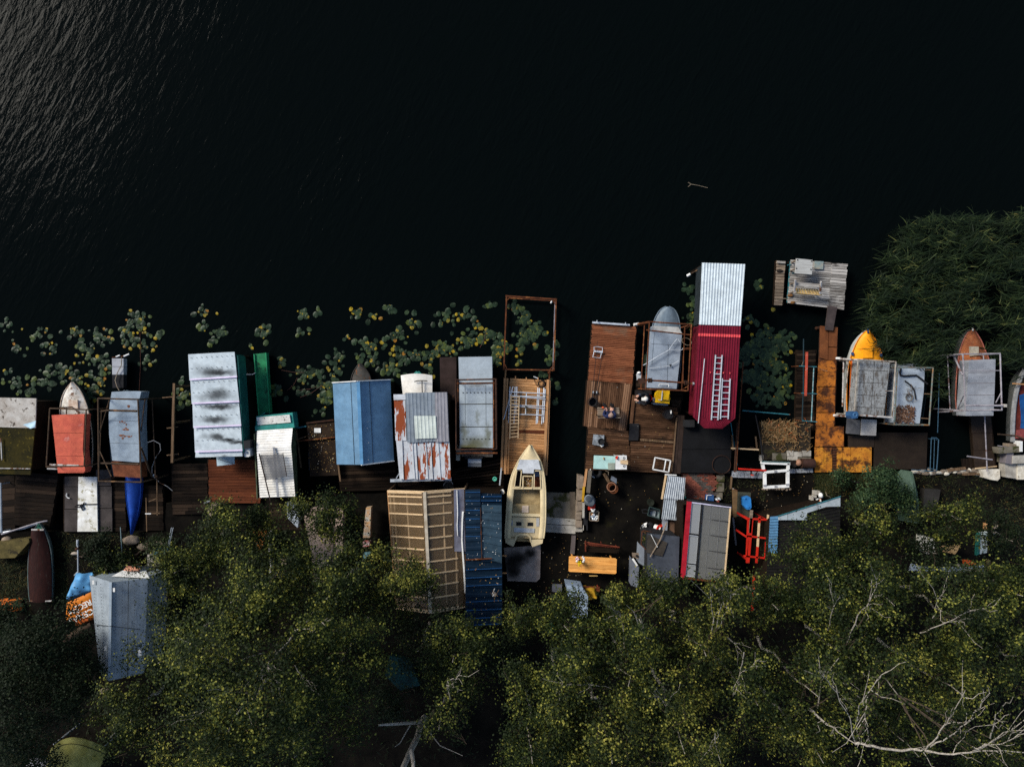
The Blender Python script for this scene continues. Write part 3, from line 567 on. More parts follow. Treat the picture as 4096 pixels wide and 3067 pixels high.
# white ribbed boat
cr = paint('cracked_white_panel', (.68, .67, .63), (.55, .52, .47), 5., (.05, .035, .03), .57, .03, 6., rough=.6, c4=(.03, .06, .16), th4=.66, s4=5.)
teal = paint('teal_trim', (.035, .25, .21), (.025, .17, .15), 4., rough=.5)
ribw = paint('ribbed_white_roof', (.78, .76, .72), (.66, .62, .56), 2., (.30, .24, .17), .64, .1, 3., rough=.5)
t = T('houseboat', 'houseboat with teal trimmed cabin, cracked white hatch and ribbed white roof', 'boat', tuple(P(1100, 1830)))
boat(t, [(1650, 1060, 1150), (1680, 1032, 1175), (1760, 1030, 1180), (1980, 1036, 1186)], .6, dkgrn, dkgrn, teal, .02, 1.)
box(t, 'cabin', [(1026, 1664), (1170, 1650), (1176, 1700), (1023, 1712)], 1.2, .55, teal); box(t, 'hatch', [(1026, 1669), (1158, 1658), (1163, 1689), (1031, 1700)], 1.27, .06, cr)
box(t, 'windscreen_rail', [(1020, 1704), (1176, 1692), (1178, 1710), (1021, 1723)], 1.34, .5, teal)
B(M().corr([(1029, 1722, 1.5), (1171, 1712, 1.5), (1164, 1788, 1.72), (1026, 1792, 1.72)], 7, 'h', .008), 'roof', ribw, t)
B(M().corr([(1027, 1793, 1.72), (1165, 1789, 1.72), (1181, 1985, 1.55), (1040, 1990, 1.55)], 19, 'h', .016, 'trap'), 'roof', ribw, t)
for a, b in (((1034, 1730), (1045, 1985)), ((1168, 1722), (1176, 1980))): B(M().bar(P(*a, 1.1), P(*b, 1.05), .04, .85), 'cabin_side', paint('mossy_side', (.10, .12, .06), (.05, .06, .04), 5.), t)
B(M().bar(P(1026, 1728, 1.4), P(1028, 1775, 1.4), .03), 'side_rail', WHP, t)
box(t, 'grey_strip', [(1091, 1788), (1099, 1788), (1116, 1985), (1108, 1986)], 1.80, .03, paint('grey_strip', (.28, .29, .32)))
net = film('grey_netting', (.16, .16, .17), .55, .8)
S(M().sheet([(1040, 1818), (1133, 1815), (1146, 1903), (1064, 1920)], 1.84, 10, 10, .015, .006), 'netting', net, 'grey mesh net spread over the ribbed white roof', 'net', smooth=True)
for i, (a, b) in enumerate((((1037, 1815), (1082, 2003)), ((1132, 1812), (1147, 1903)))): S(M().tube([P(*a, 1.9), P(*b, 1.84)], .024 if i == 0 else .014, 6), 'pole', paint('dark_pole', (.025, .012, .01)), ['long dark pole along the grey net on the ribbed roof', 'short dark pole at the far side of the grey net'][i], 'pole')
for i, (q) in enumerate((((1183, 1700), (1205, 1870)), ((1237, 1808), (1240, 1880)))): S(M().bar(P(*q[0], .6), P(*q[1], .6), .05), 'beam', W_BEAM if i == 0 else paint('slate_bar', (.06, .07, .085)), ['weathered beam in the water beside the ribbed white roof', 'short slate coloured bar beside the leaf strewn pontoon'][i], 'beam')
t = T('gangway', 'teal and brown rails joining the ribbed roof boat to the leaf strewn pontoon', 'gangway', tuple(P(1205, 1730)))
B(M().bar(P(1183, 1712, .8), P(1226, 1704, .8), .05), 'rail', TEALP, t); B(M().bar(P(1188, 1764, .8), P(1340, 1748, .8), .04), 'rail', RUST, t); B(M().bar(P(1190, 1757, .8), P(1225, 1745, .8), .025), 'rail', W_BEAM, t)
lpon = paint('leaf_strewn_steel', (.028, .017, .010), (.016, .010, .007), 4., (.06, .032, .014), .6, rough=.9, c4=(.20, .11, .03), th4=.70, s4=16.)
t = T('pontoon', 'dark leaf strewn steel pontoon beside the blue gable roof', 'pontoon', tuple(P(1290, 1790)))
box(t, 'deck', [(1226, 1693), (1340, 1681), (1342, 1745), (1232, 1757)], .8, .25, lpon); box(t, 'deck', [(1233, 1760), (1342, 1748), (1352, 1900), (1240, 1905)], .7, .3, lpon)
box(t, 'hatch_plate', rect(1257, 1712, 1283, 1730), .84, .03, WHT); B(M().bar(P(1226, 1692, .85), P(1335, 1679, .85), .06), 'edge_beam', RUSTD, t)
# blue gable roof
blu = paint('blue_felt_roof', (.10, .195, .30), (.078, .16, .255), 1.6, (.045, .115, .21), .6, .15, 1.6, rough=.42, stretch=(.5, 1.6, 1), spec=.4)
t = T('boat_shed', 'boat shed with a blue felt gable roof and white fascia', 'boat shed', tuple(P(1450, 1690)))
gable(t, (1331, 1531, 1.5), (1561, 1519, 1.5), (1428, 1525, 2.3), (1347, 1857, 1.5), (1576, 1842, 1.5), (1445, 1858, 2.3), blu, W_DARK, -.2, .05, .1)
for a, b in (((1331, 1530, 1.52), (1428, 1524, 2.32)), ((1428, 1524, 2.32), (1561, 1518, 1.52)), ((1445, 1859, 2.3), (1576, 1843, 1.51))): B(M().bar(P(*a), P(*b), .03, .09), 'fascia', WHT, t)
B(M().bar(P(1433, 1526, 2.31), P(1447, 1857, 2.31), .12, .02), 'ridge_cap', paint('blue_ridge', (.10, .25, .43)), t)
B(M().bar(P(1403, 1530, 2.11), P(1418, 1856, 2.11), .012), 'joint', BLK, t); B(M().bar(P(1478, 1526, 2.02), P(1493, 1852, 2.02), .012), 'joint', BLK, t)
t = T('rowing_boat', 'dark speckled boat bow poking out from under the blue gable roof', 'boat', tuple(P(1443, 1500)))
boat(t, [(1452, 1438, 1442), (1480, 1418, 1466), (1510, 1406, 1482), (1560, 1400, 1488), (1640, 1402, 1488)], .4, paint('dark_boat_hull', (.03, .028, .025)), paint('speckled_deck', (.065, .06, .055), (.04, .036, .03), 5., (.14, .05, .018), .56, .06, 7., rough=.8, c4=(.09, .10, .08)), None, .08, 1.)
B(M().bar(P(1353, 1857, .9), P(1362, 1925, .9), .06), 'timber', W_BEAM, T('timber_post', 'slanting timber post under the lower edge of the blue roof', 'post', tuple(P(1358, 1890, .4))))
deck('dock', 'black boarded dock between the blue roof and the rusted sheet roof', [(1352, 1860), (1580, 1850), (1590, 1960), (1365, 1965)], .4, 8, 'h', W_DARK)
# rusted sheet roof
rsh = paint('rust_flaked_white_sheet', (.50, .52, .55), (.40, .41, .43), 2.5, (.21, .047, .016), .505, .012, 1.9, rough=.6, isl=.1, stretch=(2.1, .55, 1))
wsh = paint('white_washed_sheet', (.50, .52, .55), (.40, .41, .43), 2.5, (.20, .05, .02), .68, .02, 2.5, rough=.6, isl=.1)
cg = paint('blue_grey_corrugated', (.19, .22, .255), (.15, .175, .20), 2., rough=.5, stretch=(5, .5, 1)); cp = paint('purple_grey_corrugated', (.235, .23, .255), (.19, .185, .2), 2., rough=.5, stretch=(5, .5, 1))
cl = paint('cream_translucent_sheet', (.50, .54, .50), (.43, .47, .43), 2., rough=.35)
t = T('boat_shed', 'shed roofed with patched sheets, grey corrugated above and flaking white with rust below', 'boat shed', tuple(P(1690, 1745)))
z = 1.9
def strip(a, b, th_, m_, k): box(t, 'roof_sheet', [a[0], a[1], b[0], b[1]], z-.03*k, .02, m_)
strip([(1576, 1598), (1601, 1598)], [(1608, 1762), (1582, 1762)], 0, rsh, 2); strip([(1601, 1598), (1621, 1598)], [(1626, 1762), (1608, 1762)], 0, rsh, 1.5)
strip([(1574, 1577), (1624, 1577)], [(1624, 1598), (1575, 1600)], 0, wsh, .6)
for a, b, m_, k in (((1584, 1606), (1762, 1757), rsh, 0),):
    pass
us0 = [1583, 1608, 1648, 1662, 1702, 1722, 1752, 1798]; us1 = [1598, 1614, 1660, 1671, 1712, 1731, 1763, 1804]
for i in range(7):
    strip([(us0[i]+1, 1757), (us0[i+1]-1, 1757)], [(us1[i+1]-1, 1914), (us1[i]+1, 1919)], 0, rsh if i in (1, 3, 4, 5, 6) else wsh, 2.2+.3*(i % 2))
for i in range(1, 7): B(M().bar(P(us0[i], 1757, z-.05), P(us1[i], 1917, z-.05), .022, .03), 'standing_seam', wsh, t)
B(M().corr([(1621, 1571), (1741, 1569), (1746, 1765), (1630, 1770)], 8, 'v', .012, 'trap', z=z), 'roof_sheet', cg, t, label='blue grey corrugated sheet'); B(M().corr([(1739, 1569), (1789, 1568), (1797, 1766), (1742, 1768)], 4, 'v', .012, 'trap', z=z+.02), 'roof_sheet', cp, t, label='purple grey corrugated sheet')
B(M().corr([(1656, 1663), (1744, 1663), (1749, 1752), (1661, 1755)], 6, 'v', .012, 'trap', z=z+.05), 'skylight_sheet', cl, t)
walls(t, [(1582, 1582), (1786, 1576), (1798, 1908), (1602, 1914)], z-.05, W_DARK, -.2, .0)
B(M().bar(P(1562, 1921, 1.7), P(1806, 1914, 1.7), .11, .09), 'gutter', ZINC, t); B(M().bar(P(1585, 1912, 1.75), P(1597, 1893, 1.75), .03), 'bracket', ZINC, t)
for u in (1662, 1715): box(t, 'step_block', rect(u-14, 1922, u+14, 1929), .6, .1, W_BEAM)
t = T('cabin_boat', 'boat with a creamy white cabin roof carrying a black wiper arm', 'boat', tuple(P(1668, 1540)))
boat(t, [(1485, 1667, 1674), (1500, 1653, 1688), (1540, 1622, 1715), (1600, 1615, 1720)], .45, teal, teal, teal, .04, 1.)
g = [[P(1603+1*j+(1729-1603-1.0*j)*i/12, 1501-7*math.sin(i/12*math.pi)+j*9.5, 1.25)+Vector((0, 0, .08*math.sin(i/12*math.pi))) for i in range(13)] for j in range(9)]
B(M().shell(g, .06), 'cabin_roof', paint('cream_white_gelcoat', (.80, .77, .71), (.70, .65, .58), 3., (.5, .38, .28), .68, .1, 3., rough=.4), t, True)
B(M().tube([P(1657, 1526, 1.42), P(1670, 1523, 1.42), P(1688, 1522, 1.42), P(1710, 1523, 1.42)], .018, 6), 'wiper_blade', BLK, t); B(M().tube([P(1688, 1522, 1.42), P(1689, 1570, 1.4)], .018, 6), 'wiper_arm', BLK, t)
rp = paint('rusty_plank_steel', (0.0315, 0.0189, 0.0168), (0.0196, 0.0119, 0.0098), 3., (.10, .045, .02), .62, rough=.8)
S(M().prism([(1759, 1429), (1825, 1428), (1826, 1600), (1762, 1600)], .6, .2), 'gangplank', rp, 'rust brown gangplank between the patched roof and the grey panelled boat house', 'gangplank')
# grey panelled boat house in iron frame
oo = P(1905, 1610, 1.5); R3 = lambda u, v, ru, rv, s, c: (P(u, v, 1.5).x-oo.x, P(u, v, 1.5).y-oo.y, ru*.0094, rv*.0094, s, c)
gp = paint('grey_panel', (.33, .375, .41), (.28, .32, .35), 1.6, rough=.6); mo = (.085, .085, .045)
gps = paint('stained_grey_panel', (.33, .375, .41), (.28, .32, .35), 1.6, rough=.65, spots=[R3(1900, 1775, 90, 45, .9, mo), R3(1855, 1725, 22, 60, .7, mo), R3(1950, 1740, 20, 70, .75, mo), R3(1910, 1670, 14, 50, .5, mo), R3(1870, 1788, 60, 16, .9, (.10, .09, .03)), R3(1905, 1540, 60, 8, .6, (.1, .1, .1))])
t = T('covered_boat', 'boat under flat grey panels with moss stains at the shore end', 'boat', (oo.x, oo.y, 0))
boat(t, [(1430, 1850, 1955), (1500, 1842, 1966), (1700, 1842, 1970), (1790, 1848, 1964)], .4, dkgrn, dkgrn, None, .02, 1.)
box(t, 'cover_panel', [(1834, 1428), (1968, 1426), (1969, 1516), (1836, 1516)], 1.5, .75, gp); box(t, 'cover_panel', [(1837, 1517), (1970, 1518), (1971, 1791), (1840, 1788)], 1.46, .75, gps)
for v in (1616, 1707): B(M().bar(P(1840, v, 1.465), P(1970, v-1, 1.465), .028, .012), 'seam', paint('dirty_seam', (.07, .07, .06)), t)
for u in (1860, 1943): B(M().bar(P(u, 1540, 1.463), P(u+1, 1700, 1.463), .01, .008), 'joint', paint('panel_joint', (.11, .12, .12)), t)
mb = M()
for k in range(8):
    for v in (1570, 1755): p = P(1852+k*15, v, 1.465); mb.tube([p, p+Vector((0, 0, .012))], .022, 7)
B(mb, 'bolt_heads', paint('dirty_bolts', (.05, .045, .04)), t)
lift('dark rusty iron frame around the grey panelled boat', [(1824, 1519), (1984, 1516), (1986, 1796), (1825, 1798)], 1.95, RUSTD, .03, bars=[((1824, 1534, 1.8), (1980, 1532, 1.8), .035), ((1823, 1812, 1.5), (1990, 1812, 1.5), .035), ((1975, 1520, 1.9), (1975, 1790, 1.9), .02)], barmat=RUST)
S(M().prism([(1838, 1800), (1972, 1804), (1970, 1827), (1848, 1825)], .9, .1), 'gangplank', paint('dirty_white_board', (.20, .17, .14), (.09, .075, .06), 5.), 'dirty pale board under the lower bar of the dark iron frame', 'board')
t = T('bench', 'small bench of grey and white boards in front of the grey panelled boat', 'bench', tuple(P(1898, 1845, .45)))
box(t, 'backrest', [(1858, 1826), (1932, 1824), (1930, 1834), (1860, 1836)], 1.1, .25, CHAR); box(t, 'seat', rect(1872, 1835, 1925, 1851), .95, .04, paint('white_seat', (.5, .53, .56))); box(t, 'seat', rect(1872, 1852, 1925, 1866), .93, .04, paint('grey_seat', (.15, .16, .17)))
for u in (1874, 1922): 
    for v in (1838, 1862): a = P(u, v, .9); B(M().tube([(a.x, a.y, .3), a], .025, 6), 'leg', BLK, t)
for i, (q, lab) in enumerate((([(1824, 1781), (1842, 1781), (1843, 1804), (1825, 1804)], 'mossy white jerrycan at the corner of the dark iron frame, nearer the water'), ([(1824, 1807), (1840, 1807), (1839, 1841), (1825, 1841)], 'mossy white jerrycan at the corner of the dark iron frame, nearer the shore'))):
    t = T('jerrycan', lab, 'jerrycan', at(q, .5)); box(t, 'body', q, 1., .45, paint('mossy_jerrycan%d' % i, (.42, .40, .33), (.26, .24, .17), 6., (.09, .08, .04), .56)); p = P((q[0][0]+q[1][0])/2, q[0][1]+8, 1.0); B(M().tube([p, p+Vector((0, 0, .05))], .04, 9), 'cap', CHAR, t)
deck('dock', 'black dock under the rusted sheet roof and the grey panelled boat', [(1590, 1925), (2010, 1830), (2012, 1955), (1595, 1962)], .38, 9, 'h', W_DARK)
t = T('hose_reel', 'round turquoise hose reel on the dark dock', 'hose reel', tuple(P(1979, 1915, .4))); B(M().torus(P(1979, 1915, .75), .065, .025, 18, 8), 'rim', paint('turquoise', (.10, .5, .36)), t, True); B(M().lathe(P(1979, 1915, .4), [(.02, 0), (.02, .34), (.05, .35)], 10), 'hub', paint('turquoise_pale', (.2, .55, .42)), t)
t = T('pallet_lid', 'dark rounded lid leaning above the tan greenhouse', 'lid', tuple(P(1792, 1945, .4))); box(t, 'lid', [(1772, 1942), (1782, 1926), (1804, 1924), (1812, 1936), (1814, 1952), (1774, 1955)], 1.0, .05, paint('dark_lid', (.03, .027, .022)))
B(M().tube([P(1772, 1942, 1.02), P(1782, 1926, 1.02), P(1804, 1924, 1.02), P(1812, 1936, 1.02)], .012, 6), 'rim', WHP, t)
# ================================================================ tan greenhouse and the blue corrugated roof
tan = film('tan_greenhouse_film', (.20, .13, .068), .44, .3)
t = T('greenhouse', 'gabled greenhouse of tan translucent sheet with pale battens inside', 'greenhouse', tuple(P(1705, 2190, .35)))
L0, G0, R0, L1, G1, R1 = (1551, 1962, 2.0), (1698, 1966, 2.6), (1858, 1954, 2.0), (1585, 2432, 2.0), (1722, 2450, 2.6), (1864, 2426, 2.0)
l0, g0, r0, l1, g1, r1 = [P(*p) for p in (L0, G0, R0, L1, G1, R1)]
for a, b, c, d in ((l0, g0, g1, l1), (g0, r0, r1, g1)): B(M().prism3([a, b, c, d], .015), 'roof_sheet', tan, t)
dn = Vector((0, 0, -.05)); up = Vector((0, 0, .02))
for f in (.012, .045, .105, .19, .29, .385, .48, .58, .68, .78, .88, .985):
    for e0, e1, fr in ((l0, l1, 1), (r0, r1, 0)):
        a = e0+(e1-e0)*f; b = g0+(g1-g0)*f
        if fr: b = a+(b-a)*.93
        else: a = b+(a-b)*(.66 if f < .55 else .8); b = b+(a-b)*.05
        B(M().bar(a+up*.7, b+up*.7, .05, .03), 'batten', W_PALE, t)
for e0, e1, x in ((l0, l1, .06), (l0, l1, .16), (l0, l1, .52), (r0, r1, .55), (r0, r1, .25)): B(M().bar(e0+(g0-e0)*x-up*2.2, e1+(g1-e1)*x-up*2.2, .06), 'rafter', W_PALE, t)
B(M().bar(g0+up, g1+up, .11, .03), 'ridge_cap', paint('ridge_tape', (.46, .41, .34), (.34, .28, .2), 3.), t)
for e0, e1 in ((l0, l1), (r0, r1)): B(M().bar(e0+dn, e1+dn, .06), 'eave_beam', W_NEWV, t)
for a, b, c in ((l0, g0, r0), (l1, g1, r1)):
    for x, y in ((a, b), (b, c)): B(M().bar(x+dn*.1, y+dn*.1, .05), 'end_rafter', W_PALE, t)
fl = Vector((0, 0, -.85)); pw = paint('brown_inside_wall', (.12, .075, .045))
for a, b in ((l0, l1), (r0, r1)): B(M().bar(a+fl, b+fl, .05, 1.6), 'side_wall', pw, t)
box(t, 'floor', [(1560, 1972), (1850, 1962), (1850, 2420), (1590, 2425)], .45, .03, paint('greenhouse_floor', (.21, .14, .085), (.06, .042, .028), 1.3, rough=.9))
box(t, 'bubble_strip', [(1815, 1957, 2.24), (1856, 1955, 2.07), (1862, 2205, 2.07), (1818, 2205, 2.22)], None, .01, paint('bubble_wrap', (.25, .25, .31), (.17, .16, .19), 2.5, rough=.35))
B(M().tube([P(1828, 1960, 2.2), P(1831, 2050, 2.2), P(1829, 2100, 2.2), P(1831, 2142, 2.2)], .018, 6), 'tape', WHT, t)
B(M().tube([P(1853, 2045, 2.1), P(1850, 2075, 2.1), P(1848, 2160, 2.1), P(1856, 2260, 2.1), P(1862, 2370, 2.1)], .04, 6), 'rolled_film', WHT, t)
bl = paint('blue_corrugated', (.0055, .016, .031), (.004, .012, .025), 2., (.011, .022, .034), .6, .1, 2., rough=.45)
blf = paint('faded_blue_sheet', (.034, .063, .088), (.026, .048, .068), 4., (.16, .12, .07), .64, .05, 6., rough=.6, c4=(.14, .16, .17), th4=.66, s4=18.)
t = T('long_shed', 'long shed roofed in dark blue corrugated sheets with one faded patch', 'shed', tuple(P(1935, 2230, .35)))
B(M().corr([(1860, 1958, 2.2), (1921, 1956, 2.2), (1926, 2235, 2.3), (1864, 2238, 2.3)], 8, 'h', .03, 'trap'), 'roof_sheet', bl, t); B(M().corr([(1922, 1972, 2.16), (2007, 1975, 2.0), (2008, 2250, 2.1), (1926, 2248, 2.26)], 8, 'h', .03, 'trap'), 'roof_sheet', bl, t)
B(M().corr([(1862, 2240, 2.33), (2008, 2245, 2.1), (2010, 2500, 2.1), (1862, 2502, 2.33)], 7, 'h', .03, 'trap'), 'roof_sheet', bl, t)
B(M().corr([(1927, 2018, 2.24), (2006, 2020, 2.1), (2007, 2253, 2.16), (1930, 2230, 2.3)], 7, 'h', .022, 'trap'), 'roof_patch', blf, t)
edge = paint('bright_blue_edge', (.015, .07, .19))
for v in (1968, 2002, 2040, 2074, 2107, 2144, 2178, 2210): B(M().bar(P(1862, v, 2.26), P(1920, v, 2.26), .02, .03), 'sheet_edge', edge, t)
for v in (2275, 2308, 2340, 2404, 2438, 2470, 2497): B(M().bar(P(1864, v+3, 2.40), P(2006, v-4, 2.2), .02, .03), 'sheet_edge', edge, t)
for v in (1985, 2002): B(M().bar(P(1924, v, 2.22), P(2006, v, 2.1), .02, .03), 'sheet_edge', edge, t)
B(M().bar(P(1864, 2238, 2.37), P(1968, 2232, 2.3), .04, .02), 'rusty_lath', RUST, t); B(M().bar(P(1922, 2030, 2.28), P(1927, 2232, 2.36), .03, .02), 'rusty_lath', RUSTD, t)
walls(t, [(1866, 1965), (2002, 1980), (2004, 2490), (1868, 2490)], 2.0, W_DARK, .3, .0)
for v in (2222, 2291): B(M().bar(P(2006, v, 1.9), P(2026, v, 1.9), .04), 'purlin_end', W_NEW, t)
t = T('branch_debris', 'small tangle of sticks and bark lying on the dark blue roof', 'debris', tuple(P(1975, 2375, 2.3))); 
for k in range(9): a = P(1978+random.uniform(-14, 14), 2375+random.uniform(-16, 16), 2.36); B(M().tube([a, a+Vector((random.uniform(-.15, .15), random.uniform(-.15, .15), .03))], .012, 5), 'stick', W_BEAM if k > 2 else WHT, t)
B(M().blob(P(1977, 2376, 2.34), .1, .09, .05, 6), 'bark', STONE, t)
# ================================================================ rusty water frame, new timber dock, cream boat
t = T('boat_lift', 'open rusty rectangular frame standing in the lily pads', 'boat lift', tuple(P(2120, 1335)), 'boat lift frames')
A = pts3([(2026, 1184), (2224, 1197), (2215, 1480), (2015, 1477)], .75); D = [Vector((p.x, p.y, .18)) for p in A]
for p, d in zip(A, D): B(M().bar((p.x, p.y, -.6), p, .07), 'post', RUST, t)
for i in range(4): B(M().bar(A[i], A[(i+1) % 4], .05, .05), 'top_rail', RUST, t); B(M().bar(D[i], D[(i+1) % 4], .04, .05), 'lower_rail', RUST if i != 1 else MAUVE, t)
for i in range(4): B(M().bar(A[i]+(A[(i+1) % 4]-A[i])*.09, A[i]+(A[i-1]-A[i])*.07, .03), 'corner_brace', RUST, t)
S(M().tube([P(2203, 1213, .8), P(2207, 1204, .8)], .03, 7), 'rag', WHT, 'white rag tied to a corner of the open rusty frame', 'rag')
t = T('dock', 'new pine boarded boat dock with side rails', 'dock', tuple(P(2110, 1680)))
B(M().planks([(2040, 1512), (2184, 1520), (2176, 1905), (2026, 1895)], .42, 36, 'h', .012, .035, .012, .25, .012), 'plank_surface', W_NEW, t)
B(M().bar(P(2020, 1512, .52), P(2006, 1880, .52), .09, .1), 'side_rail', W_NEWV, t); B(M().bar(P(2030, 1513, .55), P(2018, 1880, .55), .07, .1), 'side_rail', W_NEWV, t); B(M().bar(P(2192, 1518, .55), P(2176, 1900, .55), .10, .1), 'side_rail', W_NEWV, t); B(M().bar(P(2200, 1522, .5), P(2186, 1900, .5), .05, .1), 'side_rail', W_NEWV, t)
B(M().bar(P(2029, 1680, .6), P(2020, 1895, .6), .09, .04), 'loose_board', W_NEWV, t); B(M().bar(P(2039, 1682, .6), P(2031, 1895, .6), .04, .04), 'loose_board', W_NEWV, t)
B(M().bar(P(2060, 1722, .44), P(2178, 1726, .44), .16, .035), 'stained_plank', W_MAH, t); B(M().bar(P(2063, 1715, .45), P(2178, 1717, .45), .07, .04), 'new_plank', W_NEW, t)
for u, v in ((2062, 1508), (2105, 1513), (2152, 1513)): B(M().bar(P(u, v-4, .4), P(u, v+8, .4), .04, .06), 'joist_end', W_NEWV, t)
posts(t, [(2024, 1480), (2198, 1490), (2022, 1700), (2188, 1700), (2018, 1880), (2180, 1890)], .5, RUST, .05); B(M().bar(P(2023, 1478, .5), P(2021, 1512, .5), .05), 'rail_stub', W_NEWV, t); B(M().bar(P(2198, 1483, .5), P(2197, 1516, .5), .05), 'rail_stub', RUST, t)
t = T('tube_grid', 'grid of aluminium tubes lying on the new pine dock', 'frame', tuple(P(2105, 1610, .5)))
za, zb_ = .62, .68
for a, b in (((2040, 1546), (2034, 1690)), ((2061, 1546), (2056, 1692)), ((2068, 1546), (2063, 1660)), ((2152, 1550), (2145, 1695)), ((2158, 1552), (2150, 1692)), ((2176, 1550), (2167, 1695)), ((2181, 1556), (2174, 1690)), ((2106, 1571), (2102, 1660)), ((2052, 1546), (2015, 1677))): B(M().tube([P(*a, za), P(*b, za)], .022, 8), 'tube', ALU, t)
for a, b in (((2036, 1567), (2182, 1574)), ((2036, 1582), (2178, 1588)), ((2050, 1584), (2182, 1596)), ((2036, 1620), (2178, 1624)), ((2060, 1624), (2178, 1634)), ((2034, 1655), (2170, 1660))): B(M().tube([P(*a, zb_), P(*b, zb_)], .02, 8), 'tube', ALU, t)
t = T('ladder', 'wooden ladder lying on the aluminium tubes of the new dock', 'ladder', tuple(P(2060, 1665, .6)))
ladder(t, P(2044, 1580, .78), P(2077, 1582, .78), P(2039, 1755, .68), P(2072, 1752, .68), 13, W_PALE, .02, .04)
t = T('rope', 'coil of thin dark rope at the outer corner of the new pine dock', 'rope', tuple(P(2168, 1535, .5))); mb = M()
for k in range(7): mb.torus(P(2168+random.uniform(-6, 6), 1536+random.uniform(-4, 4), .56+k*.012), .13+random.uniform(-.03, .03), .009, 22, 5, (random.uniform(-.3, .3), random.uniform(-.3, .3), 1))
B(mb, 'coil', ROPEB, t); B(M().tube([P(2160, 1535, .56), P(2148, 1545, .5), P(2140, 1530, .5), P(2134, 1515, .45)], .01, 5), 'loose_end', ROPEB, t)
B(M().tube([P(2135, 1506, .7), P(2151, 1513, .66)], .02, 7), 'rod', WHT, T('handle', 'short white handle at the outer edge of the new dock', 'handle', tuple(P(2143, 1510, .45))))
t = T('weed_clump', 'small dry weed clump caught on the aluminium tubes', 'weed', tuple(P(2108, 1637, .6)))
for k in range(14): a = P(2108+random.uniform(-5, 5), 1637+random.uniform(-14, 10), .72); B(M().tube([a, a+Vector((random.uniform(-.07, .07), random.uniform(-.12, .12), .04))], .008, 4), 'twig', paint('weed', (.06, .06, .03)) if k == 0 else bpy.data.materials['weed'], t)
# cream boat
gel = paint('cream_gelcoat', (.62, .50, .30), (.53, .42, .245), 2., (.30, .22, .115), .60, .15, 2.2, rough=.5); inn = paint('dirty_cream_inside', (.36, .27, .14), (.23, .165, .08), 3., (.10, .07, .03), .57, .15, 3., rough=.7)
t = T('motor_boat', 'cream fibreglass motor boat without engine hauled ashore at the new dock', 'boat', tuple(P(2104, 2000, .35)))
st = [(1780, 2119, 2125), (1815, 2092, 2146), (1850, 2070, 2164), (1900, 2048, 2176), (1960, 2034, 2182), (2020, 2028, 2183), (2080, 2024, 2182), (2120, 2021, 2179), (2152, 2020, 2175)]
s_ = stations(st, 30); h = M(); vs = []
for i, (v, a, b) in enumerate(s_):
    L, R = P(a, v, 1.15), P(b, v, 1.15); c = (L+R)/2; k = min(1, i/8); lo = .85 - .4*k
    vs += [L, c+(L-c)*.88+Vector((0, 0, lo-1.05)), c+(L-c)*.4+Vector((0, 0, lo-1.2)), c+(R-c)*.4+Vector((0, 0, lo-1.2)), c+(R-c)*.88+Vector((0, 0, lo-1.05)), R]
h.add(vs, [(i*6+j, i*6+j+1, i*6+j+7, i*6+j+6) for i in range(29) for j in range(5)] + [tuple(29*6+j for j in range(6))]); B(h, 'hull', gel, t, True)
g = [[P(a+(b-a)*j/8, v, 1.16)+Vector((0, 0, .09*(1-(j/4-1)**2))) for j in range(9)] for v, a, b in s_ if v < 1858]; B(M().shell(g, .02), 'foredeck', gel, t, True)
for e in (1, 2):                                # side decks, inner edge follows the gunwale
    g = []
    for v, a, b in s_:
        if v < 1840: continue
        wd = 17 if v < 1950 else 22
        x0, x1 = (a, a+wd) if e == 1 else (b-wd, b); g.append([P(x0+(x1-x0)*j/4, v, 1.16)+Vector((0, 0, .035*math.sin(j/4*math.pi))) for j in range(5)])
    B(M().shell(g, .03), 'side_deck', gel, t, True)
B(M().tube([P(a, v, 1.15) for v, a, b in s_], .03, 8).tube([P(b, v, 1.15) for v, a, b in s_], .03, 8), 'gunwale', gel, t, True)
box(t, 'cockpit_floor', [(2050, 1950), (2160, 1950), (2158, 2150), (2040, 2150)], .80, .04, inn)
box(t, 'windscreen', [(2078, 1838), (2154, 1838), (2163, 1878), (2136, 1876), (2134, 1893), (2091, 1892), (2089, 1876), (2066, 1878)], 1.27, .05, paint('grey_white_cover', (.52, .54, .56), (.42, .43, .45), 3., (.15, .13, .11), .64, .05, 5.))
dk_ = paint('dark_well', (.02, .012, .009)); 
for q in ([(2067, 1878), (2086, 1880), (2080, 1948), (2057, 1946)], [(2092, 1903), (2130, 1904), (2128, 1954), (2091, 1953)], [(2137, 1882), (2160, 1882), (2163, 1950), (2136, 1950)]):
    box(t, 'well', q, .98, .04, dk_)
    A = pts3(q, 1.2); m = M()
    for i in range(4): m.bar(A[i], A[(i+1) % 4], .035, .05)
    B(m, 'well_frame', gel, t)
box(t, 'wooden_seat', [(2139, 1908), (2158, 1908), (2160, 1946), (2138, 1946)], 1.02, .03, W_MAH); box(t, 'blue_locker', [(2139, 1884), (2157, 1884), (2158, 1905), (2138, 1905)], 1.04, .03, paint('slate_blue', (.07, .11, .19)))
box(t, 'bulkhead', [(2050, 1948), (2168, 1950), (2168, 1957), (2048, 1955)], 1.2, .35, gel); box(t, 'thwart', [(2040, 2015), (2164, 2018), (2163, 2056), (2037, 2053)], 1.05, .12, inn); box(t, 'thwart_edge', [(2038, 2052), (2163, 2055), (2162, 2066), (2037, 2063)], 1.12, .12, gel)
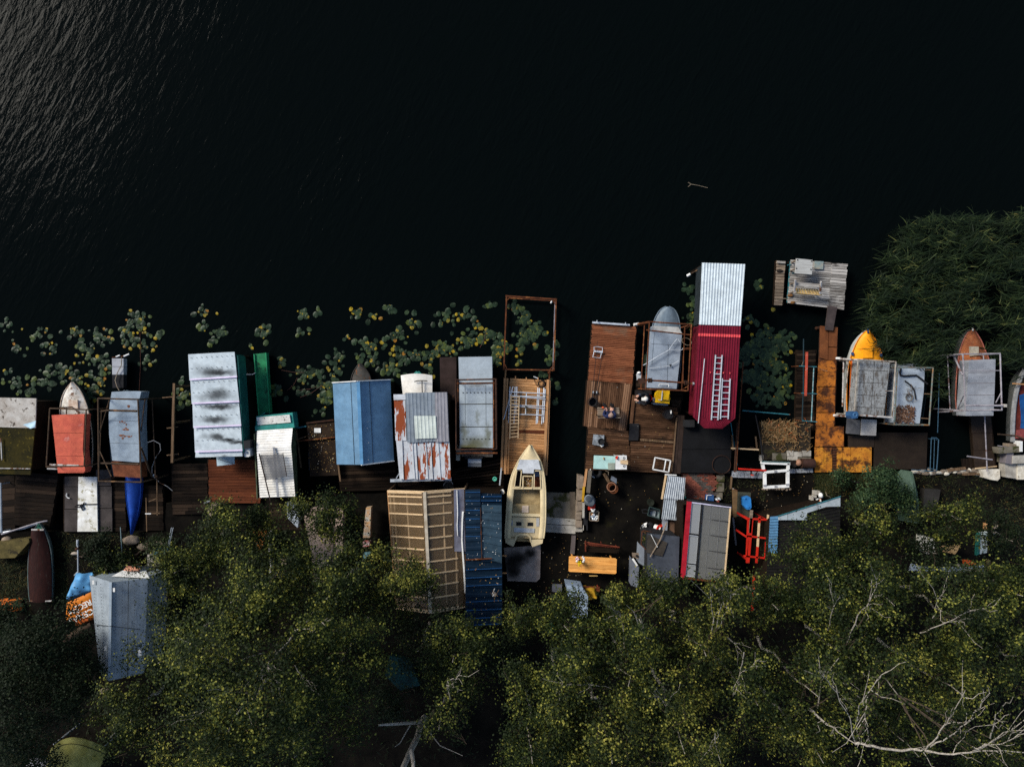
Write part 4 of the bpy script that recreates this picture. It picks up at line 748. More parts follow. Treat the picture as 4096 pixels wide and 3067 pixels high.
box(t, 'hatch', [(2088, 2022), (2114, 2022), (2114, 2049), (2087, 2049)], 1.08, .04, paint('pinkish_hatch', (.60, .48, .38), (.5, .38, .28), 5.)); box(t, 'aft_deck', [(2036, 2066), (2162, 2068), (2158, 2150), (2034, 2146)], 1.04, .1, gel)
for q in (rect(2065, 2087, 2086, 2101), rect(2110, 2089, 2132, 2103)): box(t, 'scupper', q, 1.055, .02, BLK)
for q in (rect(2039, 2080, 2051, 2101), rect(2145, 2071, 2157, 2105)): box(t, 'pocket', q, 1.06, .03, paint('pocket_grey', (.42, .42, .42)))
box(t, 'stern_hatch', [(2056, 2110), (2138, 2113), (2137, 2130), (2055, 2127)], 1.07, .04, paint('worn_white', (.5, .52, .53), (.36, .36, .36), 5., (.03, .03, .03), .64))
for q in ([(2021, 2152), (2058, 2154), (2062, 2165), (2054, 2184), (2046, 2183), (2022, 2170)], [(2128, 2157), (2172, 2155), (2170, 2172), (2130, 2187), (2126, 2180), (2122, 2165)]): box(t, 'stern_step', q, 1.12, .45, gel)
box(t, 'transom', [(2060, 2153), (2124, 2155), (2124, 2166), (2062, 2163)], .85, .3, inn); B(M().tube([P(2060, 2160, 1.1), P(2066, 2142, 1.12), P(2080, 2137, 1.12), P(2108, 2138, 1.12), P(2120, 2146, 1.12), P(2124, 2166, 1.1)], .04, 8), 'motor_well_rim', gel, t, True)
t = T('leaf_heap', 'ochre heap of dead leaves inside the cream boat', 'leaves', tuple(P(2110, 1925, 1.)))
lfm = leafmat('dead_leaves', [(0, (.30, .14, .03)), (.4, (.45, .25, .06)), (.7, (.2, .08, .03)), (.95, (.6, .5, .4))], 0)
mb = M()
for k in range(170):
    p = P(2110+random.gauss(0, 7), 1925+random.gauss(0, 13), 1.03+random.random()*.06); r = random.uniform(.015, .035); a = random.random()*6
    mb.add([p+Vector((r*math.cos(a+q*1.57), r*math.sin(a+q*1.57), random.uniform(-.01, .01))) for q in range(4)], [(0, 1, 2, 3)])
B(mb, 'foliage', lfm, t)
# slipway
t = T('slipway', 'mossy concrete slipway between the cream boat and the yard wall', 'slipway', tuple(P(2240, 2010)))
box(t, 'ramp', [(2178, 1950, -.05), (2305, 1955, -.05), (2302, 2075, .3), (2178, 2072, .3)], None, .3, CONCD); box(t, 'side_kerb', [(2278, 1968, .02), (2300, 1966, .02), (2303, 2074, .33), (2282, 2076, .33)], None, .3, paint('tan_kerb', (.12, .095, .07), (.08, .062, .045), 3.))
box(t, 'sill_slab', [(2176, 2068), (2303, 2077), (2302, 2100), (2176, 2094)], .42, .3, CONC); box(t, 'sill_slab', [(2176, 2096), (2303, 2103), (2301, 2134), (2176, 2126)], .40, .3, CONC)
t = T('yard_wall', 'low block and stone wall along the yard side of the slipway', 'wall', tuple(P(2315, 2000)))
for q in ([(2312, 1900), (2335, 1905), (2333, 1955), (2310, 1952)], [(2310, 1960), (2333, 1960), (2330, 1998), (2308, 2002)], [(2307, 2006), (2330, 2005), (2328, 2042), (2304, 2045)], [(2304, 2048), (2327, 2046), (2325, 2078), (2303, 2076)], [(2304, 2080), (2328, 2081), (2327, 2110), (2303, 2108)]): box(t, 'block', q, .62, .5, STONE)
box(t, 'block', rect(2303, 2110, 2330, 2126), .5, .3, CONC)
for a, b, m_ in (((2346, 1875), (2337, 1945), W_NEWV), ((2335, 1945), (2331, 2005), paint('yellow_bar', (.55, .30, .02))), ((2360, 1880), (2352, 1970), paint('grey_brown_kerb', (.13, .11, .085))), ((2334, 2010), (2333, 2070), CONC)): B(M().bar(P(*a, .75), P(*b, .75), .08 if m_.name != 'grey_brown_kerb' else .14, .08), 'capping', m_, t)
B(M().bar(P(2340, 2010, .5), P(2342, 2118, .5), .16, .2), 'dark_sill', CHAR, t); box(t, 'block', rect(2332, 2100, 2344, 2120), .6, .2, CONC)
t = T('concrete_pad', 'stained concrete pad behind the cream boat', 'pad', tuple(P(2080, 2260, .36)))
box(t, 'slab', [(2015, 2190), (2163, 2180), (2160, 2312), (2145, 2326), (2030, 2322)], .44, .08, paint('stained_pad', (.34, .28, .245), (.24, .19, .165), 4., rough=.9, spots=[(x*.0098, y*.0098, rx*.0098, ry*.0098, .97, (.008, .007, .006)) for x, y, rx, ry in ((-35, 15, 70, 65), (0, 30, 60, 45), (-30, -25, 60, 45), (40, 50, 34, 34))]))
S(M().prism([(2287, 2142), (2303, 2142), (2298, 2216), (2281, 2214)], .5, .1), 'kerb_plank', paint('grey_brown_plank', (.11, .09, .085)), 'grey brown plank on the ground above the yellow table', 'plank')
B(M().tube([P(1999, 1940, .9), P(2006, 1870, .9)], .03, 7), 'rod', ZINC, T('pole', 'grey pole standing beside the bow of the cream boat', 'pole', tuple(P(2003, 1905, .4))))
S(M().sheet([(1997, 1962), (2012, 1955), (2020, 1970), (2008, 1978)], .8, 6, 6, .05, .03), 'rag', WHT, 'crumpled whitish rag between the blue roof and the cream boat', 'rag', smooth=True)
# ================================================================ ZONE 3: big brown deck with the two people
t = deck('dock', 'outer deck of red stained boards running out into the lake', [(2370, 1292), (2545, 1307), (2530, 1536), (2353, 1520)], .52, 33, 'h', W_RED, cut=.5, gap=.013)
S(M().prism([(2370, 1286), (2519, 1296), (2519, 1303), (2370, 1293)], .62, .1), 'end_rail', ALU, 'aluminium bumper rail along the outer end of the red boarded deck', 'rail')
for u, v in ((2388, 1282), (2502, 1291)): S(M().tube([P(u, v, .1), P(u, v, .75)], .018, 7).tube([P(u, v, .74), P(u, v+7, .74)], .018, 7), 'hook', ZINC, 'grey hook on the bumper rail, %s' % ('by the boat frame side' if u > 2450 else 'by the open water side'), 'hook')
deck('dock', 'middle deck of brown boards running lengthwise under the slatted bench', [(2349, 1520), (2530, 1537), (2505, 1722), (2334, 1704)], .54, 22, 'v', W_BRV, cut=.15)
B(M().bar(P(2535, 1580, .56), P(2524, 1695, .56), .12, .04), 'board', W_BRV, T('dock', 'two narrow boards joining the middle deck and the cross boarded deck', 'boards', tuple(P(2530, 1640, .5))))
deck('dock', 'lower deck of worn dark brown boards with the grey grill tray', [(2353, 1707), (2515, 1724), (2522, 1885), (2342, 1878)], .52, 19, 'h', W_BRH, cut=.3)
deck('dock', 'cross boarded deck between the yellow engine and the dark walkway', [(2535, 1612), (2712, 1630), (2700, 1765), (2526, 1752)], .5, 17, 'h', W_BRH, cut=.3)
deck('dock', 'worn cross boarded deck below the charcoal mat carrying a white frame', [(2524, 1763), (2698, 1772), (2690, 1893), (2520, 1886)], .51, 13, 'h', W_BRH, cut=.3)
B(M().bar(P(2560, 1758, .56), P(2699, 1769, .56), .08, .04), 'board', W_BEAM, T('board', 'single lighter board laid across the decks beside the charcoal mat', 'board', tuple(P(2630, 1764, .5))))
B(M().bar(P(2706, 1670, .58), P(2688, 1885, .58), .05, .06), 'edge', W_BEAM, T('edge_board', 'thin edge board along the dark walkway', 'board', tuple(P(2698, 1775, .5))))
S(M().prism([(2519, 1693), (2556, 1694), (2553, 1761), (2515, 1761)], .6, .05), 'mat', CHAR, 'charcoal mat lying where the brown decks meet', 'mat')
t = T('swim_ladder', 'folded chrome swim ladder on the red stained deck', 'swim ladder', tuple(P(2393, 1408, .52)))
B(M().tube([P(2377, 1408, .62), P(2376, 1387, .62), P(2392, 1387, .62), P(2410, 1390, .62), P(2409, 1410, .62)], .014, 7).tube([P(2377, 1403, .6), P(2371, 1428, .6), P(2401, 1432, .6), P(2406, 1410, .6)], .014, 7), 'frame', ALU, t); B(M().bar(P(2376, 1404, .62), P(2412, 1408, .62), .07, .02), 'step', ALU, t)
for i, (a, b, lab) in enumerate((((2390, 1365), (2370, 1570), 'black fishing rod on the deck, the one nearer the open water'), ((2417, 1375), (2384, 1570), 'black fishing rod on the deck, the one slanting towards the bench'))):
    t = T('fishing_rod', lab, 'fishing rod', tuple(P((a[0]+b[0])/2, 1470, .56))); B(M().tube([P(*a, .72), P(*b, .6)], .006, 5, .014), 'blank', BLK, t); A = P(b[0], b[1]-6, .6); B(M().tube([A, A+Vector((0, -.35, .0))], .02, 7), 'handle', BLK, t); B(M().torus(A+Vector((.03, -.05, .03)), .04, .02, 12, 6, (1, 0, .3)), 'reel', ZINC, t)
t = T('bucket', 'round black bucket on the deck beside the slatted bench', 'bucket', tuple(P(2369, 1607, .54))); B(M().lathe(P(2369, 1607, .54), [(.13, 0), (.17, .3), (.155, .3), (.125, .05), (.01, .05)], 20), 'body', BLK, t, True); B(M().torus(P(2369, 1607, .84), .165, .012, 20, 6), 'rim', CHAR, t, True)
t = T('bucket', 'round black lidded bucket with a white rag on the cross boarded deck', 'bucket', tuple(P(2668, 1657, .5))); B(M().lathe(P(2668, 1657, .5), [(.14, 0), (.175, .32), (.15, .33), (.12, .30), (.01, .30)], 20), 'body', CHAR, t, True); B(M().torus(P(2668, 1657, .83), .165, .014, 20, 6), 'rim', BLK, t, True)
S(M().sheet([(2680, 1640), (2686, 1641), (2687, 1655), (2682, 1654)], .9, 5, 6, .03, .02), 'rag', WHT, 'small white rag on the black lidded bucket', 'rag', smooth=True)
t = T('bench', 'weathered slatted bench carrying a person on the brown deck', 'bench', tuple(P(2432, 1650, .54))); mb = M().planks([(2389, 1628), (2477, 1628), (2479, 1663), (2390, 1663)], .98, 5, 'h', .02, .03, .004); B(mb, 'seat', W_GREYB, t)
B(M().bar(P(2390, 1670, 1.3), P(2481, 1670, 1.3), .03, .09), 'backrest', W_GREYB, t)
for u, v in ((2393, 1632), (2473, 1632), (2393, 1661), (2473, 1661)): a = P(u, v, .95); B(M().tube([(a.x, a.y, .54), a], .03, 7), 'leg', W_DARK, t)
t = T('grill', 'grey tray with a black grill pan on the lower brown deck', 'grill', tuple(P(2395, 1760, .52))); box(t, 'tray', [(2374, 1737), (2417, 1740), (2414, 1785), (2370, 1778)], .62, .08, paint('sooty_tray', (.30, .33, .36), (.12, .13, .14), 8., (.02, .02, .02), .58)); B(M().lathe(P(2404, 1765, .62), [(.12, 0), (.13, .09), (.115, .09), (.1, .04), (.01, .04)], 20), 'pan', BLK, t, True); B(M().bar(P(2402, 1784, .63), P(2413, 1777, .63), .1, .02), 'ash', WHT, t)
# people
def person(name, label, base, ang, seat, jacket, trousers, lean, hands, hair=None, cap=None, shoes=BLK):
    """seated figure: one continuous body skinned over a jointed skeleton; forward is +y before turning"""
    t = T(name, label, 'person', base)
    Rz = Matrix.Rotation(ang, 3, 'Z'); W = lambda p: Vector(base) + Rz @ (Vector(p)*.87)
    sc9 = .87; seat /= sc9; s = seat; sh = s+.47; ly = lean
    J = [(0, 0, s+.1, .155, 1), (0, ly*.45, s+.30, .145, 1), (0, ly*.85, s+.46, .15, 1), (0, ly+.02, s+.57, .06, 0), (0, ly+.05, s+.66, .075, 0), (0, ly+.08, s+.75, .098, 0), (0, ly+.075, s+.83, .075, 0)]
    E = [(0, 1), (1, 2), (2, 3), (3, 4), (4, 5), (5, 6)]
    for sx, hd in ((-1, hands[0]), (1, hands[1])):
        b = len(J); J += [(sx*.19, ly*.9, sh+.0, .075, 1), (sx*.26, ly*.75+.06, s+.24, .058, 1), ((sx*.26+hd[0])/2, (ly*.75+.06+hd[1])/2, (s+.24+hd[2])/2, .047, 1), (hd[0], hd[1], hd[2], .033, 0)]; E += [(2, b), (b, b+1), (b+1, b+2), (b+2, b+3)]
        b = len(J); J += [(sx*.10, .02, s+.08, .105, 2), (sx*.17, .44, s+.06, .075, 2), (sx*.17, .44, s*.5+.03, .058, 2), (sx*.16, .40, .09, .045, 2), (sx*.16, .41, .055, .05, 3), (sx*.17, .53, .045, .04, 3)]; E += [(0, b), (b, b+1), (b+1, b+2), (b+2, b+3), (b+3, b+4), (b+4, b+5)]
    me = bpy.data.meshes.new('skeleton'); me.from_pydata([j[:3] for j in J], E, []); o = bpy.data.objects.new('skeleton', me); C.objects.link(o)
    sk = o.modifiers.new('skin', 'SKIN'); sk.use_smooth_shade = True
    for v, j in zip(me.skin_vertices[0].data, J): v.radius = (j[3], j[3]); v.use_root = False
    me.skin_vertices[0].data[0].use_root = True
    o.modifiers.new('sub', 'SUBSURF').levels = 1; bpy.context.view_layer.update()
    ev = bpy.data.meshes.new_from_object(o.evaluated_get(bpy.context.evaluated_depsgraph_get())); bpy.data.objects.remove(o)
    vs = [v.co.copy() for v in ev.vertices]; fs = [tuple(f.vertices) for f in ev.polygons]; bpy.data.meshes.remove(ev)
    mb = M().add([W(v) for v in vs], fs)
    hc = Vector((0, ly+.08, s+.76)); nb = len(mb.f)
    fd = Vector((0, 1, .1)).normalized()
    mb.tube([W(hc+Vector((0, .085, .02))), W(hc+Vector((0, .125, -.02)))], .012, 6, .02)           # nose
    for sx in (-1, 1): mb.blob(W(hc+Vector((sx*.095, 0, 0))), .018, .028, .036, 2, .05)             # ears
    for hd, sx in zip(hands, (-1, 1)):                                                               # palms, fingers, thumbs
        h = Vector(hd); f0 = Vector((-sx*.25, .9, -.35)).normalized(); side = Vector((1, 0, 0))
        mb.tube([W(h), W(h+f0*.09)], .030, 8, .038)
        for q in range(4): r0 = h+f0*.085+side*(q-1.5)*.019; L = (.062, .072, .068, .052)[q]; mb.tube([W(r0), W(r0+f0*L*.55), W(r0+f0*L*.8+Vector((0, 0, -.03)))], .010, 5, .008)
        r0 = h+f0*.03-side*sx*.03; mb.tube([W(r0), W(r0+f0*.03-side*sx*.03), W(r0+f0*.065-side*sx*.03)], .012, 5, .009)
    body = B(mb, 'body', [SKIN, jacket, trousers, shoes], t, True)
    for k, f in enumerate(fs):
        c = sum((vs[i] for i in f), Vector())/len(f); j = min(J, key=lambda j: (Vector(j[:3])-c).length - j[3]*.6); body.data.polygons[k].material_index = j[4]
    ey = M()
    for sx in (-1, 1): ey.blob(W(hc+Vector((sx*.034, .088, .015))), .012, .008, .009, 1, 0)
    B(ey, 'eye', BLK, t, True); B(M().tube([W(hc+Vector((-.025, .092, -.055))), W(hc+Vector((.025, .092, -.055)))], .006, 5), 'mouth', paint('lips', (.4, .15, .12)), t)
    for mt, nm, dz in ((hair, 'hair', 0), (cap, 'cap', .01)):
        if mt is None: continue
        g = []
        for k in range(6):
            th = k/5*1.5+.02; g.append([W(hc+Vector((.108*math.sin(th)*math.cos(a), .112*math.sin(th)*math.sin(a)-.012, .112*math.cos(th)+dz-.0))) for a in [q/14*2*math.pi for q in range(15)]])
        B(M().shell(g, .01), nm, mt, t, True)
        if nm == 'cap': B(M().prism3([W(hc+Vector(p)) for p in ((-.07, .08, .05), (.07, .08, .05), (.06, .18, .035), (-.06, .18, .035))], .012), 'visor', mt, t)
    return t
navy = paint('navy_jacket', (.014, .020, .062), (.010, .014, .042), 6., rough=.85); blk_t = paint('black_trousers', (.008, .008, .009), rough=.9); dkj = paint('black_jacket', (.009, .010, .013), rough=.9)
b1 = P(2428, 1646, .54); b1.y -= .11
person('person', 'person in a navy jacket and black trousers sitting on the slatted bench', b1, 0, .45, navy, blk_t, -.05, ((-.17, .27, .60), (.14, .25, .62)), paint('short_grey_hair', (.30, .20, .16), (.22, .15, .12), 9.))
b2 = P(2587, 1593, .5)
person('person', 'person in dark clothes and a white cap sitting by the yellow engine', b2, math.pi/2, .42, dkj, paint('grey_blue_jeans', (.03, .035, .05), rough=.9), .22, ((-.08, .52, .55), (.13, .46, .55)), None, paint('white_cap', (.66, .63, .58)), paint('tan_shoes', (.25, .2, .15)))
t = T('chair', 'red armchair holding the person with the white cap', 'chair', tuple(P(2596, 1592, .5))); redc = paint('red_chair_cloth', (.55, .02, .012), (.42, .014, .01), 5.)
box(t, 'seat', rect(2572, 1577, 2596, 1608), .9, .05, redc); g = []
for k in range(3): g.append([P(2592+k*3+10*math.sin(i/8*math.pi), 1576+i*3.9, .95+k*.17) for i in range(9)])
B(M().shell(g, .04), 'backrest', redc, t, True)
for v in (1575, 1608): B(M().bar(P(2574, v, 1.1), P(2600, v, 1.1), .04), 'armrest', BLK, t)
for u, v in ((2574, 1577), (2574, 1607), (2596, 1577), (2596, 1607)): a = P(u, v, .88); B(M().tube([(a.x, a.y, .5), a], .015, 6), 'leg', BLK, t)
S(M().prism([(2546, 1560), (2606, 1560), (2606, 1578), (2546, 1578)], .9, .4), 'crate', paint('dark_crate', (.016, .013, .013)), 'low dark box behind the person in the red chair', 'box')
S(M().lathe(P(2410, 1629, .99), [(.03, 0), (.03, .2), (.02, .22), (.02, .25)], 10), 'bottle', paint('orange_red_bottle', (.65, .08, .02)), 'orange red bottle on the slatted bench beside the seated person', 'bottle', smooth=True)
t = T('old_window', 'empty white window frame lying on the cross boarded deck', 'window frame', tuple(P(2648, 1858, .55)))
q = pts3([(2620, 1829), (2682, 1841), (2674, 1888), (2611, 1876)], .75)
for i in range(4): B(M().bar(q[i], q[(i+1) % 4], .045, .04), 'side_bar', WHT, t)
B(M().bar(q[0]+(q[1]-q[0])*.7, q[3]+(q[2]-q[3])*.7, .035, .03), 'mullion', WHT, t)
# grey boat with yellow outboard
gh = paint('blue_grey_deck', (.13, .165, .20), (.09, .12, .15), 3., rough=.4, stretch=(4, .6, 1)); gc = paint('pale_grey_blue_cover', (.25, .29, .34), (.205, .24, .285), 2., (.15, .09, .05), .70, .05, 3., rough=.55)
t = T('motor_boat', 'grey boat with a rounded bow and a pale cover, a yellow outboard at its stern', 'boat', tuple(P(2665, 1400)))
boat(t, [(1226, 2664, 2676), (1236, 2645, 2695), (1255, 2630, 2708), (1285, 2616, 2717), (1330, 2605, 2722), (1420, 2596, 2724), (1500, 2592, 2718), (1555, 2594, 2710)], .6, paint('grey_blue_hull', (.09, .12, .14), (.06, .08, .1)), gh, gh, .13, 1.)
box(t, 'cover', [(2613, 1303), (2714, 1308), (2728, 1332), (2717, 1460), (2706, 1555), (2590, 1550), (2596, 1440), (2604, 1330)], 1.1, .5, gc); box(t, 'cover_hem', [(2614, 1303), (2713, 1308), (2728, 1333), (2602, 1322)], 1.14, .05, paint('cover_hem', (.42, .42, .41), (.3, .29, .27), 4., (.15, .08, .04), .62))
for a, b in (((2673, 1381), (2668, 1550)), ((2606, 1375), (2722, 1381)), ((2617, 1330), (2607, 1460))): B(M().bar(P(*a, 1.103), P(*b, 1.103), .012, .008), 'seam', paint('cover_seam', (.1, .12, .14)), t)
t = T('outboard_motor', 'yellow outboard engine at the stern of the grey covered boat', 'outboard', tuple(P(2650, 1590, .4))); ye = paint('yellow_cowl', (.78, .46, .01), (.66, .36, .008), 5., (.18, .1, .02), .68, .05, 5., rough=.4)
box(t, 'cowl', [(2637, 1557), (2678, 1559), (2680, 1596), (2677, 1614), (2621, 1609), (2626, 1572)], 1.2, .35, ye); box(t, 'cowl_top', [(2640, 1570), (2676, 1574), (2674, 1603), (2636, 1599)], 1.27, .08, ye); box(t, 'bracket', [(2614, 1610), (2673, 1616), (2672, 1622), (2612, 1617)], 1.0, .35, paint('bracket_grey', (.3, .34, .37)))
B(M().tube([P(2634, 1599, 1.31), P(2646, 1601, 1.31), P(2650, 1563, 1.31)], .02, 7), 'handle', WHT, t); box(t, 'label_plate', rect(2616, 1591, 2622, 1606), 1.1, .3, WHT); B(M().bar(P(2649, 1598, 1.29), P(2677, 1602, 1.29), .02, .02), 'seam', BLK, t); a = P(2650, 1600, .9); B(M().tube([(a.x, a.y, -.2), a], .09, 8), 'shaft', CHAR, t)
mb = M()
for k in range(3): mb.bar(P(2617, 1593+k*4.5, 1.12), P(2621, 1593+k*4.5, 1.12), .015, .01); mb.bar(P(2617+2*(k % 2), 1592+k*4, 1.12), P(2617+2*(k % 2), 1595+k*4, 1.12), .012, .01)
B(mb, 'lettering', BLK, t)
lift('rusty pipe frame with an axle winch around the grey boat', [(2598, 1287), (2766, 1298), (2752, 1563), (2583, 1556)], 1.95, RUST, .026, bars=[((2585, 1320, 1.85), (2772, 1341, 1.85), .026), ((2550, 1297, .05), (2596, 1289, 1.9), .045), ((2725, 1310, 1.3), (2755, 1302, 1.9), .03), ((2738, 1396, 1.2), (2784, 1393, 1.2), .045), ((2738, 1300, 1.9), (2732, 1525, 1.9), .012), ((2765, 1300, 1.9), (2740, 1318, 1.3), .02), ((2752, 1545, 1.9), (2720, 1562, 1.4), .02)], barmat=RUST)
S(M().lathe(P(2556, 1296, .1), [(.055, 0), (.055, .22)], 10, (-1, -.15, .2)), 'pipe_end', WHT, 'white end cap on the slanting pipe of the rusty boat frame', 'cap')
t = T('winch', 'rusty winch axle with rope drums over the stern of the grey boat', 'winch', tuple(P(2660, 1528, 1.8)))
B(M().tube([P(2550, 1519, 1.9), P(2640, 1523, 1.9), P(2770, 1534, 1.9)], .032, 8), 'axle', RUST, t)
for u, v in ((2594, 1521), (2600, 1521), (2606, 1521), (2738, 1531), (2744, 1531), (2750, 1532)): B(M().torus(P(u, v, 1.9), .075, .02, 14, 6, (1, .08, 0)), 'drum_ring', RUSTD, t)
B(M().prism([(2556, 1513), (2578, 1511), (2580, 1533), (2558, 1535)], 1.98, .2), 'gearbox', RUSTD, t); B(M().lathe(P(2770, 1534, 1.9), [(.05, 0), (.05, .06)], 9, (1, 0, 0)), 'hub', ZINC, t)
t = T('cable', 'white cable forking across the cover of the grey boat', 'cable', tuple(P(2650, 1400, 1.15)))
B(M().tube([P(2573, 1461, 1.3), P(2620, 1432, 1.25), P(2677, 1399, 1.25), P(2690, 1378, 1.25), P(2708, 1356, 1.25), P(2714, 1357, 1.25), P(2721, 1370, 1.25)], .017, 6), 'strand', ALU, t); B(M().tube([P(2678, 1399, 1.25), P(2728, 1399, 1.25), P(2732, 1392, 1.3)], .015, 6), 'strand', ALU, t); B(M().tube([P(2595, 1473, 1.2), P(2650, 1467, 1.2), P(2682, 1462, 1.2), P(2716, 1442, 1.2)], .013, 6), 'strand', ALU, t); B(M().prism([(2676, 1458), (2687, 1457), (2683, 1468)], 1.22, .03), 'knot', BLK, t)
t = T('cable', 'thin loop of wire beside the rusty frame of the grey boat', 'wire', tuple(P(2745, 1365, 1.2))); B(M().torus(P(2747, 1366, 1.4), .19, .008, 24, 5, (.2, .85, 1)), 'loop', ROPE, t)
t = T('handrail', 'small white handrail at the stern of the grey boat cover', 'handle', tuple(P(2654, 1540, 1.1))); B(M().tube([P(2635, 1545, 1.25), P(2637, 1535, 1.25), P(2675, 1537, 1.25), P(2674, 1547, 1.25)], .018, 6), 'rail', WHT, t)
t = T('boat_chair', 'white and grey plastic seat on the dock beside the rusty winch', 'seat', tuple(P(2556, 1500, .4))); box(t, 'seat', [(2546, 1495), (2562, 1488), (2568, 1512), (2548, 1520)], .95, .06, paint('grey_plastic_seat', (.45, .47, .48))); B(M().blob(P(2556, 1491, 1.0), .08, .05, .06, 5, .05), 'headrest', WHT, t, True)
for a in ((2550, 1500), (2562, 1508)): p = P(*a, .9); B(M().tube([(p.x, p.y, -.3), p], .03, 7), 'post', W_DARK, t)
deck('dock', 'dark dock strip under the winch between the brown deck and the grey boat', [(2545, 1500), (2590, 1500), (2600, 1640), (2540, 1620)], .4, 8, 'h', W_DARK)
deck('dock', 'black dock strip between the yellow engine and the crimson roof', [(2680, 1565), (2730, 1570), (2715, 1660), (2690, 1655)], .4, 6, 'h', W_DARK)
# crimson boathouse
wc = paint('white_ribbed_roof', (0.552, 0.612, 0.635), (0.488, 0.543, 0.57), 1.5, rough=.4, stretch=(6, .4, 1), isl=.03); cr_ = paint('crimson_ribbed_roof', (.150, .010, .023), (.115, .008, .018), 1.6, (.16, .02, .02), .66, .1, 2., rough=.4, stretch=(4, .5, 1), isl=.03)
t = T('boathouse', 'long boathouse with a crimson ribbed roof and white outer half', 'boathouse', tuple(P(2880, 1400)))
B(M().corr([(2808, 1051), (2981, 1057), (2963, 1303), (2796, 1298)], 15, 'v', .022, 'trap', z=2.1), 'roof_sheet', wc, t)
q = [(2795, 1297), (2963, 1302), (2941, 1672), (2772, 1668)]; B(M().corr(q, 17, 'v', .022, 'trap', z=2.07), 'roof_sheet', cr_, t)
B(M().corr([(2773, 1668, 2.07), (2941, 1672, 2.07), (2888, 1714, 2.07), (2816, 1712, 2.07)], 17, 'v', .02, 'trap'), 'roof_sheet', cr_, t)
B(M().corr([(2793, 1333), (2962, 1339), (2961, 1350), (2792, 1344)], 17, 'v', .022, 'trap', z=2.09), 'ridge_band', paint('pink_red_band', (.62, .075, .08), (.5, .05, .06), 5.), t)
wl = pts3([(2800, 1062), (2972, 1066), (2932, 1668), (2778, 1664)], 2.0)
B(M().corr([(2802, 1066, 2.0), (2797, 1297, 2.0), (2797+0, 1297, 1.99), (2802, 1066, 1.99)], 1, 'v', 0.001), 'eave', CHAR, t)
walls(t, [(2806, 1062), (2976, 1066), (2960, 1300), (2796, 1300)], 2.05, paint('slate_ribbed_wall', (.022, .028, .032), (.015, .02, .023), 9.), 1.4, .0); walls(t, [(2796, 1302), (2958, 1306), (2936, 1664), (2778, 1660)], 2.02, paint('crimson_wall', (.10, .006, .012), (.07, .004, .009), 6.), 1.25, .0); posts(t, [(2806, 1066), (2974, 1068), (2798, 1298), (2958, 1302), (2782, 1655), (2932, 1658)], 1.4, W_DARK, .06)
for v in (1488, 1530):
    mb = M()
    for k in range(5): p = P(2815+k*26, v+k, 2.1); mb.add([p+Vector((x*.02, y*.03, z_*.02)) for z_ in (0, 1) for x, y in ((-1, -1), (1, -1), (1, 1), (-1, 1))], [(4, 5, 6, 7), (0, 1, 5, 4), (1, 2, 6, 5), (2, 3, 7, 6), (3, 0, 4, 7)])
    B(mb, 'fixing_dots', bpy.data.materials['pink_red_band'] if v < 1500 else paint('maroon_dot', (.12, .008, .018)), t)
t = T('mooring_pole', 'white tipped arm reaching over the water from the white roof corner', 'pipe', tuple(P(2770, 1095, 1.5))); B(M().tube([P(2800, 1075, 1.7), P(2755, 1100, 1.4)], .025, 7), 'arm', BRNP, t); B(M().tube([P(2762, 1096, 1.45), P(2748, 1104, 1.38)], .05, 9), 'tip', WHT, t)
t = T('ladder', 'longer aluminium ladder lying on the crimson roof', 'ladder', tuple(P(2866, 1550, 2.1)), 'ladders on the crimson roof'); ladder(t, P(2862, 1419, 2.14), P(2888, 1420, 2.14), P(2845, 1679, 2.14), P(2871, 1680, 2.14), 12, ALU, .018, .045)
t = T('ladder', 'shorter aluminium ladder lying on the crimson roof', 'ladder', tuple(P(2900, 1600, 2.1)), 'ladders on the crimson roof'); ladder(t, P(2889, 1513, 2.14), P(2920, 1514, 2.14), P(2881, 1676, 2.14), P(2912, 1676, 2.14), 7, ALU, .018, .06)
B(M().tube([P(2818, 1434, 2.14), P(2808, 1540, 2.14), P(2793, 1692, 2.14)], .016, 6), 'rod', ALU, T('pole', 'thin white pole lying along the crimson roof', 'pole', tuple(P(2806, 1560, 2.1))))
deck('walkway', 'dark brown walkway board running up to the crimson boathouse', [(2706, 1660), (2738, 1662), (2722, 1894), (2688, 1892)], .56, 2, 'v', paint('brown_felt_board', (.035, .022, .017), (.025, .016, .012), 3.), 'walkway', .01, cut=0)
felt = paint('black_roofing_felt', (0.0078, 0.0078, 0.009), (0.0054, 0.0054, 0.006), 2., rough=.9)
t = T('landing', 'flat black felt landing at the shore end of the crimson boathouse', 'landing', tuple(P(2830, 1790))); box(t, 'felt_sheet', [(2738, 1690), (2918, 1692), (2925, 1795), (2730, 1796)], .6, .1, felt); box(t, 'felt_sheet', [(2730, 1797), (2926, 1796), (2920, 1892), (2722, 1890)], .58, .1, felt); posts(t, [(2745, 1700), (2910, 1700), (2910, 1880)], .5, W_DARK); box(t, 'dark_crate', rect(2740, 1680, 2778, 1708), .95, .35, paint('slatted_dark_crate', (.02, .02, .021)))
S(M().torus(P(2886, 1858, .63), .36, .012, 30, 6), 'hoop', RUSTD, 'thin dark metal hoop lying on the black felt landing', 'hoop', smooth=True)
t = T('rail', 'long rusty pair of pipes running along the landward side of the crimson boathouse', 'pipe', tuple(P(2960, 1650, .6))); B(M().tube([P(2972, 1448, .9), P(2955, 1700, .9), P(2945, 1885, .9)], .025, 7), 'tube', RUST, t); B(M().tube([P(2950, 1690, .8), P(2938, 1888, .8)], .035, 7), 'tube', RUSTD, t); B(M().tube([P(2923, 1690, .8), P(2935, 1770, .7), P(2950, 1860, .6)], .016, 6), 'teal_line', TEALP, t)
